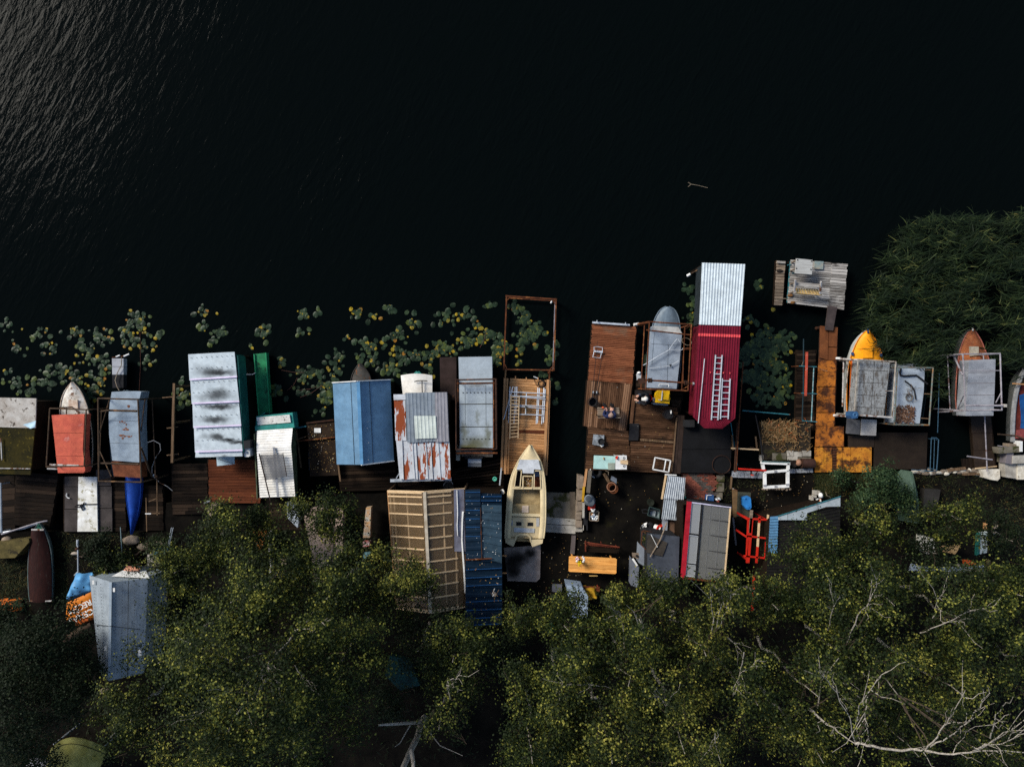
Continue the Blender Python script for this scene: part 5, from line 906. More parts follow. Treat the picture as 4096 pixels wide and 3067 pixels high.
t = T('trestle', 'pale crosspiece between posts beside the black felt landing', 'frame', tuple(P(2975, 1790, .5))); B(M().bar(P(2925, 1792, .8), P(3034, 1798, .8), .05), 'crosspiece', W_PALE, t); B(M().bar(P(2928, 1740, .75), P(2932, 1800, .75), .05), 'post_rail', W_BEAM, t); B(M().bar(P(3022, 1745, .75), P(3028, 1800, .75), .05), 'post_rail', W_BEAM, t)
for u, v in ((2930, 1793), (3028, 1797)): a = P(u, v, .75); B(M().tube([(a.x, a.y, -.4), a], .04, 7), 'post', W_BEAM, t)
B(M().tube([P(2970, 1642, .5), P(3160, 1658, .5)], .025, 7), 'tube', TEALP, T('pole', 'long teal pole lying across the water below the dense lily pads', 'pole', tuple(P(3065, 1650, .3))))
t = T('cable', 'dark cable hanging along the crimson boathouse landing to the white frame', 'cable', tuple(P(3040, 1800, .6))); B(M().tube([P(3022, 1660, .9), P(3042, 1760, .9), P(3054, 1872, .8)], .022, 6), 'strand', CHAR, t)
# ================================================================ ZONE 4: raft, rust pier, boats at the reed side
t = T('raft', 'weathered silver wooden raft with a bench at the end of the rust pier', 'raft', tuple(P(3270, 1140)))
B(M().planks([(3164, 1038), (3328, 1050), (3316, 1232), (3150, 1212)], .5, 21, 'h', .016, .04, .03, .5, .01), 'plank_surface', W_GREY, t); B(M().planks([(3328, 1052), (3390, 1055), (3375, 1240), (3314, 1230)], .51, 16, 'h', .018, .04, .02, 0, .01), 'plank_surface', W_GREY, t)
B(M().bar(P(3166, 1045, .4), P(3153, 1210, .4), .1, .12), 'edge_beam', TEALP, t); posts(t, [(3170, 1045), (3380, 1060), (3160, 1205), (3368, 1232)], .42, W_DARK)
t = T('plank_walk', 'narrow slatted plank beside the silver raft', 'plank', tuple(P(3118, 1130))); B(M().planks([(3107, 1042), (3142, 1045), (3130, 1222), (3097, 1221)], .45, 14, 'h', .018, .04, .012), 'plank_surface', W_GREYB, t); B(M().bar(P(3108, 1048, .53), P(3141, 1050, .53), .08, .03), 'end_board', W_GREY, t); B(M().bar(P(3104, 1045, .36), P(3094, 1220, .36), .08, .1), 'beam', W_DARK, t); B(M().bar(P(3138, 1045, .36), P(3127, 1220, .36), .08, .1), 'beam', W_DARK, t)
S(M().blob(P(3118, 1083, .48), .13, .06, .04, 8), 'clod', paint('dark_clod', (.02, .015, .012)), 'dark clod of weed on the narrow slatted plank', 'clod')
t = T('table', 'weathered square table top with dark corner bolts on the silver raft', 'table', tuple(P(3215, 1068, .5))); box(t, 'tabletop', [(3185, 1034), (3250, 1040), (3247, 1098), (3180, 1093)], 1.1, .05, wood('silver_ply', (.40, .40, .38), (.27, .26, .24), 'x', .05, dth=.62, dirt=(.15, .11, .08)))
for u, v in ((3190, 1040), (3246, 1045), (3185, 1074), (3243, 1078)): B(M().lathe(P(u, v, 1.1), [(.025, 0), (.025, .015)], 10), 'bolt', BLK, t); a = P(u, v, 1.05); B(M().tube([(a.x, a.y, .5), a], .03, 7), 'leg', W_GREYB, t)
S(M().prism([(3260, 1044), (3294, 1046), (3292, 1077), (3258, 1076)], .58, .05), 'hatch', paint('peeling_teal_board', (.16, .24, .25), (.27, .22, .16), 4., (.3, .3, .28), .6), 'peeling teal hatch board on the silver raft', 'board')
t = T('bench', 'bench with a tan slatted seat and a grey plank back on the silver raft', 'bench', tuple(P(3230, 1155, .5))); W_TAN = wood('tan_slats', (.52, .34, .12), (.38, .24, .08), 'y', .2)
A, Bb, Cc, D = pts3([(3182, 1152), (3272, 1158), (3288, 1177), (3184, 1169)], .95); mb = M()
for k in range(9): a0, a1 = k/9+.012, (k+.78)/9; mb.prism3([A+(Bb-A)*a0, A+(Bb-A)*a1, D+(Cc-D)*(a1+.02), D+(Cc-D)*(a0+.02)], .03)
B(mb, 'seat', W_TAN, t); box(t, 'seat_edge', [(3183, 1170), (3288, 1178), (3288, 1181), (3183, 1173)], .95, .05, W_TAN); box(t, 'backrest', [(3180, 1128), (3283, 1136), (3280, 1150), (3175, 1142)], 1.15, .06, W_GREY)
for u, v in ((3181, 1118), (3284, 1127)): B(M().bar(P(u, v, 1.3), P(u-4, v+48, 1.0), .05, .08), 'side_frame', WHP, t)
for u, v in ((3180, 1165), (3282, 1173), (3180, 1130), (3282, 1138)): a = P(u, v, .95); B(M().tube([(a.x, a.y, .5), a], .025, 7), 'leg', W_GREYB, t)
t = T('mooring_line', 'short teal and pale ropes tying the narrow plank to the raft', 'rope', tuple(P(3145, 1195, .4))); B(M().tube([P(3107, 1194, .55), P(3150, 1195, .5), P(3160, 1193, .5)], .014, 6), 'cord', ROPE, t); B(M().tube([P(3149, 1061, .5), P(3165, 1058, .5)], .02, 6), 'peg', TEALP, t); B(M().tube([P(3168, 1094, .5), P(3182, 1092, .5)], .02, 6), 'peg', TEALP, t)
for i, (u, v) in enumerate(((3162, 1181), (3172, 1210))): S(M().blob(P(u, v, .55), .1, .06, .04, 31+i), 'dry_weed', paint('dry_weed%d' % i, (.16, .075, .025)), ['tuft of dry brown weed at the raft edge nearer the bench', 'tuft of dry brown weed at the raft corner nearer the shore'][i], 'weed')
S(M().prism([(3312, 1222), (3349, 1228), (3332, 1322), (3300, 1319)], .62, .05), 'gangplank', paint('grey_brown_gangplank', (0.0595, 0.0455, 0.042), (0.0385, 0.0294, 0.028), 3.), 'grey brown gangplank between the rust pier and the silver raft', 'gangplank')
rpier = paint('orange_rust_plate', (.40, .13, .018), (.22, .066, .013), 2.2, (.045, .017, .009), .49, .12, 2.2, rough=.85, grain=.28, bump=.5, c4=(.10, .035, .012), th4=.54, s4=7.); rpd = paint('brown_rust_plate', (.16, .054, .018), (.10, .034, .013), 3., (.20, .08, .03), .62, .1, 4., rough=.85, grain=.2, bump=.5)
ry = paint('yellow_rust_plate', (.50, .21, .022), (.36, .125, .016), 2., (.045, .018, .008), .48, .12, 2.2, rough=.8, grain=.28, bump=.5, c4=(.16, .05, .012), th4=.54, s4=7.)
t = T('pier', 'long steel pier of orange and brown rust plates', 'pier', tuple(P(3310, 1600)))
for q, m_ in (([(3282, 1303), (3314, 1306), (3311, 1440), (3280, 1430)], rpd), ([(3316, 1306), (3351, 1310), (3347, 1388), (3315, 1386)], rpd), ([(3315, 1389), (3347, 1391), (3345, 1440), (3313, 1441)], rpd), ([(3277, 1433), (3312, 1443), (3345, 1443), (3341, 1545), (3270, 1545)], rpier), ([(3270, 1548), (3341, 1548), (3339, 1648), (3268, 1648)], rpier), ([(3268, 1651), (3339, 1651), (3336, 1705), (3266, 1703)], rpier), ([(3266, 1705), (3375, 1706), (3375, 1786), (3262, 1786)], rpier)): box(t, 'deck_plate', q, .5, .06, m_)
for a, b in ((3260, 3295), (3297, 3328), (3348, 3370), (3372, 3402), (3404, 3486)): box(t, 'deck_plate', [(a, 1789), (b, 1789), (b, 1888), (a, 1888)], .5, .06, ry, label='yellow orange rust plate')
box(t, 'grate', [(3329, 1789), (3347, 1789), (3347, 1888), (3329, 1888)], .47, .04, RUSTD); mb = M()
for k in range(9): mb.bar(P(3330, 1795+k*11, .49), P(3346, 1795+k*11, .49), .025)
B(mb, 'grating', RUST, t); posts(t, [(3285, 1310), (3345, 1312), (3276, 1545), (3338, 1545), (3270, 1700), (3365, 1710)], .45, RUSTD, .06)
B(M().bar(P(3346, 1315, .4), P(3334, 1700, .4), .06, .12), 'side_beam', RUSTD, t); B(M().bar(P(3283, 1315, .4), P(3268, 1700, .4), .06, .12), 'side_beam', RUSTD, t)
t = deck('dock', 'dark slatted dock alongside the rust pier', [(3190, 1400), (3262, 1400), (3256, 1690), (3184, 1690)], .4, 24, 'h', W_DARK, cut=.3)
t = T('railing', 'teal and rust rails standing on the dark dock by the rust pier', 'railing', tuple(P(3225, 1560, .4))); B(M().bar(P(3227, 1408, 1.2), P(3222, 1583, 1.2), .08, .05), 'red_board', paint('flaked_red_board', (.42, .06, .03), (.3, .05, .03), 4., (.4, .3, .25), .6, stretch=(1, 6, 1)), t)
for a, b in (((3196, 1464), (3265, 1467)), ((3205, 1572), (3270, 1575)), ((3208, 1682), (3268, 1687))): B(M().tube([P(*a, 1.05), P(*b, 1.05)], .018, 6), 'cross_rail', TEALP, t)
B(M().tube([P(3255, 1466, 1.0), P(3245, 1685, 1.0)], .02, 7), 'side_rail', paint('teal_white_rail', (.35, .4, .4), (.05, .2, .22), 12., (.3, .06, .03), .6), t); B(M().tube([P(3214, 1355, .6), P(3213, 1560, .6), P(3208, 1680, .6)], .022, 6), 'side_rail', paint('dark_teal_rail', (.02, .04, .05)), t)
for u, v in ((3198, 1464), (3262, 1467), (3208, 1573), (3266, 1575), (3210, 1683), (3264, 1686)): a = P(u, v, 1.05); B(M().tube([(a.x, a.y, .3), a], .018, 6), 'post', RUST, t)
B(M().tube([P(3212, 1448, .6), P(3207, 1460, .7), P(3212, 1466, .9)], .008, 5), 'wire', ROPE, t); B(M().tube([P(3266, 1468, .9), P(3285, 1478, .6), P(3310, 1485, .55)], .008, 5), 'wire', ROPE, t)
deck('dock', 'low dark dock with wood scraps between the dark slatted dock and the leaf bed', [(3155, 1690), (3255, 1692), (3255, 1720), (3155, 1718)], .35, 3, 'h', W_DARK)
# orange boat
ora = paint('orange_deck', (.83, .33, .012), (.74, .27, .01), 3., (.45, .16, .02), .66, .12, 2.5, rough=.45)
t = T('motor_boat', 'boat with a bright orange foredeck and a mottled grey cabin roof', 'boat', tuple(P(3480, 1520)))
boat(t, [(1320, 3470, 3477), (1340, 3446, 3492), (1370, 3426, 3508), (1405, 3411, 3524), (1440, 3399, 3532), (1500, 3389, 3540), (1580, 3386, 3545), (1660, 3388, 3543)], .7, paint('white_hull', (.55, .56, .53), (.42, .43, .40), 4.), ora, paint('orange_rim', (.62, .2, .01)), .12, .64)
box(t, 'hatch', [(3452, 1392), (3490, 1391), (3490, 1431), (3451, 1432)], .88, .05, ora); B(M().tube([P(3472, 1318, .75), P(3472, 1332, .85)], .035, 7), 'bow_cleat', paint('dark_blue_fitting', (.02, .05, .13)), t)
for u, v in ((3412, 1413), (3526, 1418)): box(t, 'fender', [(u-3, v-4), (u+3, v-5), (u+3, v+8), (u-3, v+8)], .8, .1, bpy.data.materials['dark_blue_fitting'])
box(t, 'side_deck', [(3404, 1442), (3415, 1442), (3409, 1650), (3396, 1650)], .74, .04, paint('orange_red_side', (.62, .13, .01), (.5, .09, .01), 4.)); box(t, 'side_deck', [(3416, 1443), (3432, 1443), (3424, 1650), (3411, 1650)], .78, .06, paint('white_side', (.60, .61, .60), (.46, .47, .46), 5.))
mot = paint('mottled_grey_roof', (0.245, 0.252, 0.252), (0.158, 0.166, 0.173), 4., (.085, .072, .06), .47, .2, 4., rough=.85, stretch=(2.2, .6, 1), grain=.28, bump=.4, c4=(.07, .06, .05), th4=.55, s4=14.)
box(t, 'cabin_roof', [(3441, 1440), (3561, 1450), (3534, 1662), (3423, 1656)], 1.5, .6, mot); mb = M()
for v in (1480, 1529, 1579, 1627): mb.bar(P(3439-(v-1440)*.08, v, 1.503), P(3557-(v-1440)*.125, v+4, 1.503), .014, .008)
mb.bar(P(3498, 1446, 1.503), P(3482, 1660, 1.503), .012, .008); B(mb, 'panel_seam', paint('roof_seam', (.05, .045, .04)), t)
lift('off white frame around the mottled grey cabin roof of the orange boat', [(3432, 1438), (3583, 1447), (3568, 1668), (3416, 1660)], 1.75, paint('lichened_white_pipe', (.33, .30, .26), (.18, .15, .12), 6., (.07, .05, .035), .56), .03, bars=[((3345, 1433, .5), (3430, 1440, 1.75), .035), ((3336, 1661, .5), (3400, 1666, 1.7), .035), ((3444, 1661, 1.9), (3570, 1670, 1.9), .035), ((3374, 1448, .7), (3370, 1625, .7), .03), ((3540, 1564, 1.5), (3572, 1563, 1.5), .015)], barmat=WHP)
S(M().tube([P(3346, 1433, .55), P(3362, 1434, .75)], .05, 9), 'pipe_end', WHT, 'white pipe cap beside the rust pier, nearer the water', 'cap'); S(M().tube([P(3336, 1661, .5), P(3352, 1662, .75)], .05, 9), 'pipe_end', WHT, 'white pipe cap beside the rust pier, nearer the shore', 'cap')
t = T('canister', 'blue canister at the corner of the frame of the orange boat', 'canister', tuple(P(3418, 1660, 1.4))); box(t, 'body', [(3405, 1647), (3428, 1645), (3434, 1655), (3430, 1672), (3408, 1674), (3402, 1664)], 1.9, .4, paint('blue_canister', (.03, .09, .2), (.02, .06, .14), 6.)); B(M().torus(P(3420, 1659, 1.9), .07, .02, 14, 6), 'rim', paint('blue_rim', (.06, .15, .28)), t, True)
box(T('step_plate', 'pale grey step plate below the orange boat', 'plate', at(rect(3442, 1675, 3506, 1742), .6)), 'plate', [(3446, 1676), (3507, 1679), (3504, 1742), (3443, 1740)], .85, .04, paint('pale_grey_plate', (.42, .40, .38), (.34, .32, .30), 4.)); box(T('step_plate', 'dark grey step plate below the orange boat', 'plate', at(rect(3384, 1672, 3444, 1740), .6)), 'plate', [(3388, 1672), (3441, 1680), (3440, 1738), (3384, 1733)], .8, .04, paint('dark_grey_plate', (.10, .10, .105), (.06, .06, .065), 4.))
# grey box boat with junk
gj = paint('blue_grey_lid', (0.297, 0.338, 0.378), (0.252, 0.288, 0.333), 2.5, (.2, .2, .2), .66, .1, 4., rough=.6)
t = T('covered_boat', 'boat under a flat blue grey lid littered with hoses and sticks', 'boat', tuple(P(3640, 1580)))
boat(t, [(1452, 3600, 3690), (1500, 3585, 3702), (1600, 3580, 3700), (1696, 3580, 3685)], .5, dkgrn, dkgrn, None, .02, 1.); box(t, 'cover', [(3591, 1472), (3699, 1474), (3694, 1570), (3678, 1694), (3578, 1692), (3586, 1560)], 1.35, .7, gj); box(t, 'front_lid', [(3588, 1455), (3676, 1455), (3690, 1470), (3584, 1470)], 1.1, .4, paint('grey_front_lid', (.20, .22, .24), (.15, .17, .19), 4.))
lift('teal and rust frame around the blue grey lidded boat', [(3590, 1470), (3732, 1471), (3716, 1700), (3577, 1698)], 1.7, paint('teal_rust_pipe', (.10, .15, .14), (.14, .09, .06), 8., (.2, .1, .04), .57), .026, bars=[((3700, 1480, 1.5), (3732, 1480, 1.5), .02), ((3697, 1575, 1.5), (3724, 1576, 1.5), .02), ((3685, 1672, 1.5), (3720, 1675, 1.5), .02)], barmat=W_BEAM)
t = T('hose', 'black bent hose lying on the blue grey lid', 'hose', tuple(P(3650, 1500, 1.4))); B(M().tube([P(3604, 1474, 1.4), P(3599, 1490, 1.4), P(3602, 1501, 1.4), P(3615, 1504, 1.4), P(3665, 1501, 1.4), P(3680, 1512, 1.4), P(3710, 1536, 1.45)], .035, 7), 'tube', BLK, t, True)
t = T('hose', 'curved black rod lying on the blue grey lid above the wood chips', 'hose', tuple(P(3645, 1560, 1.4))); B(M().tube([P(3619, 1523, 1.4), P(3645, 1542, 1.4), P(3657, 1562, 1.4), P(3663, 1597, 1.4)], .026, 7), 'tube', BLK, t, True)
t = T('twig_bundle', 'bundle of dry twigs with a coil of wire on the blue grey lid', 'twigs', tuple(P(3637, 1580, 1.38)))
for k in range(24): a = P(3640+random.gauss(0, 8), 1575+random.gauss(0, 22), 1.38+random.random()*.04); d = random.uniform(0, 6.28); L = random.uniform(.1, .3); B(M().tube([a, a+Vector((math.cos(d)*L, math.sin(d)*L, .02))], .006, 4), 'twig', W_BEAM if k % 2 else W_DARK, t)
for k in range(3): B(M().torus(P(3637, 1590, 1.4+k*.02), .10+k*.02, .008, 18, 5), 'coil', ROPE if k % 2 else CHAR, t)
t = T('wood_chips', 'heap of dark wood chips at the shore end of the blue grey lid', 'wood chips', tuple(P(3620, 1660, 1.38))); mb = M()
for k in range(260):
    a = P(random.uniform(3582, 3656), random.uniform(1625, 1690), 1.37+random.random()*.05); d = random.uniform(0, 6.28); L = random.uniform(.05, .14); x = Vector((math.cos(d), math.sin(d), 0)); y = Vector((-math.sin(d), math.cos(d), 0)); mb.prism3([a, a+x*L, a+x*L+y*.03, a+y*.03], .012)
B(mb, 'stick', wood('dark_chips', (.14, .075, .045), (.05, .025, .017), 'x', .6, c3=(.2, .13, .09)), t)
# brown deck, blue rails and upturned boat
t = T('deck', 'large plain dark brown deck between the rust plates and the blue rails', 'deck', tuple(P(3605, 1800))); box(t, 'deck_sheet', [(3500, 1729), (3710, 1730), (3705, 1876), (3497, 1876)], .5, .08, paint('dark_brown_sheet', (0.0204, 0.0138, 0.0096), (0.0144, 0.0096, 0.0072), 2., (.008, .007, .006), .64, .15, 1., rough=.9)); box(t, 'edge_strip', [(3394, 1742), (3498, 1742), (3496, 1788), (3394, 1788)], .49, .06, paint('dark_rust_strip', (.03, .02, .014))); posts(t, [(3510, 1740), (3700, 1740)], .4, W_DARK)
t = T('railing', 'bent blue pipe handrail beside the dark brown deck', 'railing', tuple(P(3740, 1815, .4))); bp = paint('blue_grey_rail', (.045, .10, .15), (.03, .06, .09), 8.)
B(M().tube([P(3725, 1750, 1.0), P(3745, 1751, 1.0), P(3754, 1758, 1.0), P(3750, 1830, 1.), P(3746, 1880, .95)], .018, 7), 'rail', bp, t); B(M().tube([P(3725, 1750, .9), P(3720, 1875, .9)], .014, 6), 'rail', bp, t); B(M().tube([P(3738, 1752, .95), P(3734, 1878, .95)], .012, 6), 'rail', bp, t); B(M().tube([P(3645, 1878, .6), P(3690, 1882, .6), P(3745, 1884, .6)], .018, 6), 'foot_rail', bp, t)
for u, v in ((3747, 1758), (3744, 1878)): a = P(u, v, .95); B(M().tube([(a.x, a.y, -.3), a], .015, 6), 'post', bp, t)
B(M().tube([P(3757, 1490, .9), P(3753, 1640, .9), P(3750, 1730, .8)], .014, 6), 'rod', bp, T('pole', 'thin blue pole standing in the water between the two framed boats', 'pole', tuple(P(3753, 1610))))
t = T('upturned_boat', 'boat wrapped in a dull green tarpaulin on the bank', 'boat', tuple(P(3640, 1960, .35))); gt = paint('grey_green_tarp', (.065, .10, .075), (.045, .075, .055), 3., rough=.7); g = []
for v, a, b in stations([(1878, 3606, 3622), (1900, 3588, 3642), (1950, 3578, 3664), (2010, 3582, 3673), (2080, 3596, 3672)], 16): g.append([P(a+(b-a)*i/10, v, .55)+Vector((0, 0, .55*(1-abs(i/5-1)**1.6)+.02*math.sin(i*2.1+v*.05))) for i in range(11)])
B(M().shell(g, .05), 'cover', gt, t, True); B(M().tube([g[k][6]+Vector((0, 0, .02)) for k in range(16)], .02, 6), 'keel_ridge', gt, t, True)
S(M().prism([(3698, 1955), (3762, 1958), (3745, 2060), (3690, 2050)], .7, .3), 'board_pile', paint('dark_board', (.03, .027, .024)), 'dark board pile beside the green wrapped boat', 'boards')
# rust boat in mauve frame
rd = paint('rust_brown_foredeck', (.33, .105, .038), (.20, .06, .026), 3., (.40, .20, .10), .56, .12, 4., rough=.7, c4=(.06, .03, .02), th4=.6, s4=5.)
t = T('motor_boat', 'boat with a rust brown foredeck and a grey cover in a mauve frame', 'boat', tuple(P(3900, 1500)))
boat(t, [(1315, 3888, 3893), (1335, 3868, 3908), (1365, 3852, 3926), (1400, 3840, 3940), (1440, 3832, 3956), (1500, 3826, 3960), (1600, 3822, 3958), (1662, 3830, 3952)], .65, paint('grey_ribbed_hull', (.13, .13, .125), (.08, .09, .085), 6., stretch=(5, 1, 1)), rd, paint('salmon_rim', (.40, .13, .09), (.3, .09, .06), 5.), .12, .64)
box(t, 'hatch', [(3878, 1385), (3914, 1386), (3916, 1420), (3880, 1424)], .82, .05, paint('stone_hatch', (.40, .36, .28), (.25, .2, .14), 8.)); B(M().tube([P(3890, 1313, .7), P(3891, 1322, .8)], .03, 7), 'bow_fitting', WHT, t); box(t, 'side_deck', [(3836, 1440), (3846, 1440), (3846, 1660), (3842, 1660)], .7, .05, bpy.data.materials['salmon_rim'])
gq = paint('mauve_grey_cover', (0.272, 0.281, 0.302), (0.212, 0.221, 0.242), 2.5, (.17, .11, .10), .62, .1, 2.2, rough=.75, stretch=(.7, 1.4, 1)); box(t, 'cover', [(3876, 1440), (3982, 1436), (3978, 1560), (3973, 1662), (3862, 1663), (3868, 1560)], 1.3, .55, gq)
for v in (1490, 1533, 1580): B(M().bar(P(3873, v, 1.303), P(3978, v-1, 1.303), .012, .006), 'seam', paint('mauve_seam', (.14, .11, .11)), t)
lift('mauve pipe frame around the rust brown boat', [(3851, 1416), (4000, 1414), (4007, 1640), (3862, 1642)], 1.9, MAUVE, .027, bars=[((3795, 1424, .6), (3848, 1417, 1.9), .03), ((3752, 1648, .2), (3858, 1642, 1.9), .03), ((3862, 1622, 2.0), (4024, 1622, 2.0), .035), ((3817, 1427, 1.), (3850, 1500, 1.7), .03), ((3855, 1580, 1.7), (3828, 1640, .8), .02), ((3850, 1482, 1.7), (4003, 1482, 1.7), .015), ((3983, 1610, 1.6), (4004, 1570, 1.8), .02)], barmat=MAUVE)
S(M().prism(rect(4018, 1616, 4028, 1628), 2.05, .12), 'winch_block', CONC, 'pale block at the end of the mauve winch bar', 'block')
t = deck('pier', 'narrow dark brown pier leading to the rust brown boat', [(3884, 1664), (3962, 1664), (3980, 1866), (3900, 1870)], .48, 3, 'h', paint('brown_pier_sheet', (0.0294, 0.0189, 0.0126), (0.0196, 0.0126, 0.0091), 2., (.15, .05, .02), .68), 'pier', .012, cut=0)
B(M().bar(P(3900, 1873, .55), P(3986, 1864, .55), .04), 'edge', W_PALE, T('edge_board', 'pale edge strip at the shore end of the narrow dark pier', 'board', tuple(P(3943, 1868, .5))))
B(M().tube([P(3938, 1664, .9), P(3943, 1770, .9), P(3948, 1886, .9)], .024, 7), 'rod', MAUVE, T('pole', 'long mauve white pole lying along the narrow dark pier', 'pole', tuple(P(3943, 1775, .5)))); B(M().tube([P(3868, 1824, .95), P(3969, 1838, .95)], .028, 7), 'rod', MAUVE, T('pole', 'short mauve white pole crossing the narrow dark pier', 'pole', tuple(P(3918, 1830, .5))))
S(M().prism([(3922, 1877), (3999, 1876), (4000, 1912), (3990, 1922), (3962, 1918), (3936, 1910)], .62, .4), 'stone_slab', WSTONE, 'rough whitish stone slab at the foot of the narrow dark pier', 'stone')
deck('dock', 'dark timber props beside the narrow dark pier', [(3845, 1835), (3890, 1830), (3895, 1872), (3850, 1875)], .35, 3, 'v', W_DARKV, sup=False)
# boat at the east edge and the block pile
t = T('rowing_boat', 'grey boat with a red brown inside cut by the frame', 'boat', tuple(P(4110, 1620)))
boat(t, [(1475, 4100, 4106), (1510, 4082, 4128), (1560, 4066, 4150), (1620, 4056, 4165), (1700, 4050, 4168), (1766, 4050, 4160)], .7, bpy.data.materials['grey_ribbed_hull'], paint('red_brown_inside', (.18, .035, .028), (.12, .025, .02), 5.), paint('grey_ribbed_rim', (.24, .24, .24), (.16, .16, .16), 6.), -.12, 1., gr=.09)
S(M().sheet([(4082, 1580), (4140, 1560), (4140, 1720), (4080, 1712)], .78, 12, 14, .06, .03, 9., 2), 'tarpaulin', paint('deep_blue_tarp', (.012, .075, .23), (.01, .05, .16), 4., rough=.45), 'deep blue tarpaulin bundled inside the grey boat', 'tarpaulin', smooth=True)
B(M().tube([P(4050, 1534, .9), P(4110, 1538, .95)], .03, 7), 'shaft', W_NEW, T('oar', 'tan oar shaft crossing the grey boat', 'oar', tuple(P(4080, 1536, .7)))); box(T('seat_cloth', 'red brown cloth at the stern of the grey boat', 'cloth', tuple(P(4085, 1735, .7))), 'cloth', [(4068, 1720), (4110, 1712), (4110, 1750), (4064, 1752)], .82, .05, paint('red_cloth', (.25, .06, .05), (.18, .04, .04), 9.)); B(M().tube([P(3990, 1736, .8), P(4060, 1742, .8), P(4100, 1756, .85)], .03, 7), 'shaft', BRNP, T('pole', 'dark pole crossing behind the stern of the grey boat', 'pole', tuple(P(4045, 1745, .6))))
for i, (q, z, m_, lab) in enumerate(((([(4018, 1822), (4068, 1822), (4066, 1914), (4022, 1908)]), .75, CONC, 'pale concrete block beside the whitish stone slab'), (rect(4070, 1855, 4140, 1917), .8, WSTONE, 'whitish concrete block cut by the frame edge'), ([(4052, 1823), (4130, 1820), (4130, 1852), (4050, 1854)], .95, CONC, 'long pale block above the whitish concrete block'), ([(3993, 1790), (4075, 1784), (4080, 1808), (3997, 1814)], 1.0, CONCD, 'mossy beam laid over the concrete blocks'), ([(4028, 1805), (4055, 1805), (4050, 1858), (4022, 1852)], .9, paint('mauve_grey_slab', (.17, .15, .16)), 'mauve grey slab leaning under the mossy beam'), ([(4080, 1765), (4090, 1764), (4090, 1806), (4080, 1806)], 1.05, WHT, 'white upright board by the stern of the grey boat'), ([(4036, 1774), (4064, 1775), (4062, 1790), (4036, 1790)], .9, STONE, 'small tan stone behind the mossy beam'), ([(4012, 1812), (4024, 1812), (4022, 1852), (4012, 1850)], .7, CONCD, 'thin mossy slab standing by the concrete blocks'))):
    S(M().prism(q, z, .35), 'block', m_, lab, 'block')
B(M().tube([P(3990, 1782, .9), P(4035, 1788, .9)], .014, 6), 'rod', MAUVE, T('pole', 'thin mauve rod lying before the mossy beam', 'rod', tuple(P(4012, 1785, .6))))
t = T('shore_edge', 'broken stone and timber edging along the bank by the narrow dark pier', 'edging', tuple(P(3850, 1888, .3)))
for k in range(26): u = 3660+k*10.5; B(M().blob(P(u+random.uniform(-4, 4), 1884+random.uniform(-6, 10), .38), random.uniform(.07, .2), random.uniform(.05, .10), .07, 60+k), 'stone', STONE if k % 3 else WSTONE, t, True)
B(M().bar(P(3850, 1896, .42), P(3925, 1894, .42), .09), 'timber', W_BEAM, t); B(M().bar(P(3790, 1880, .42), P(3860, 1872, .45), .1), 'timber', W_BEAM, t)
# ================================================================ ZONE 5: yard
t = T('table', 'long varnished yellow table with rounded corners in the dark yard', 'table', tuple(P(2371, 2260, .35)))
q = [(2277, 2223), (2466, 2232), (2464, 2295), (2275, 2286)]; pts = []
for i, (cu, cv) in enumerate(((2286, 2232), (2457, 2241), (2455, 2286), (2284, 2277))):
    for k in range(5): a = math.pi+ i*math.pi/2 + k*math.pi/8; pts.append((cu+9*math.cos(a), cv+9*math.sin(a)))
mb = M()
for k in range(4):                         # four boards cut from the rounded outline
    lo, hi = k/4, (k+1)/4; tl, tr, br, bl = [Vector(p) for p in ((2276, 2223), (2467, 2232), (2465, 2295), (2274, 2286))]; e = [4, 0, 0, 4]
    i0 = 5 if k == 0 else 0; i1 = 5 if k == 3 else 0
    mb.prism([tuple(tl+(bl-tl)*lo+Vector((i0, 0))), tuple(tr+(br-tr)*lo-Vector((i0, 0))), tuple(tr+(br-tr)*(lo+.06)), tuple(tr+(br-tr)*(hi-.06)), tuple(tr+(br-tr)*(hi-.008)-Vector((i1, 0))), tuple(tl+(bl-tl)*(hi-.008)+Vector((i1, 0))), tuple(tl+(bl-tl)*(hi-.06)), tuple(tl+(bl-tl)*(lo+.06))], 1.1, .04)
B(mb, 'tabletop', W_TAB, t)
for u, v in ((2292, 2232), (2450, 2240), (2448, 2282), (2290, 2274)): a = P(u, v, 1.05); B(M().tube([(a.x, a.y, .35), a], .035, 8), 'leg', W_TAB, t)
t = T('vase', 'dark vase of white, pink and yellow flowers on the yellow table', 'flowers', tuple(P(2318, 2240, 1.1))); B(M().lathe(P(2318, 2240, 1.1), [(.05, 0), (.07, .12), (.04, .22), (.05, .24)], 14), 'pot', BLK, t, True)
fy = paint('yellow_petals', (.80, .52, .01), isl=.15); fw = paint('white_petals', (.78, .72, .68), isl=.1); fp = paint('pink_petals', (.62, .40, .44), isl=.1); mb = [M(), M(), M()]
for k in range(11): mb[0].blob(P(2318+random.gauss(0, 5), 2249+random.gauss(0, 5), 1.42), .035, .035, .025, k)
for u, v in ((2335, 2231), (2336, 2239), (2331, 2227), (2333, 2245), (2307, 2243)): mb[1].blob(P(u, v, 1.45), .045, .045, .03, 3)
for u, v in ((2309, 2230), (2313, 2237), (2305, 2234)): mb[2].blob(P(u, v, 1.45), .045, .045, .03, 4)
for m_, x, nm in ((mb[0], fy, 'yellow_flowers'), (mb[1], fw, 'white_flowers'), (mb[2], fp, 'pink_flowers')): B(m_, nm, x, t, True)
mb = M()
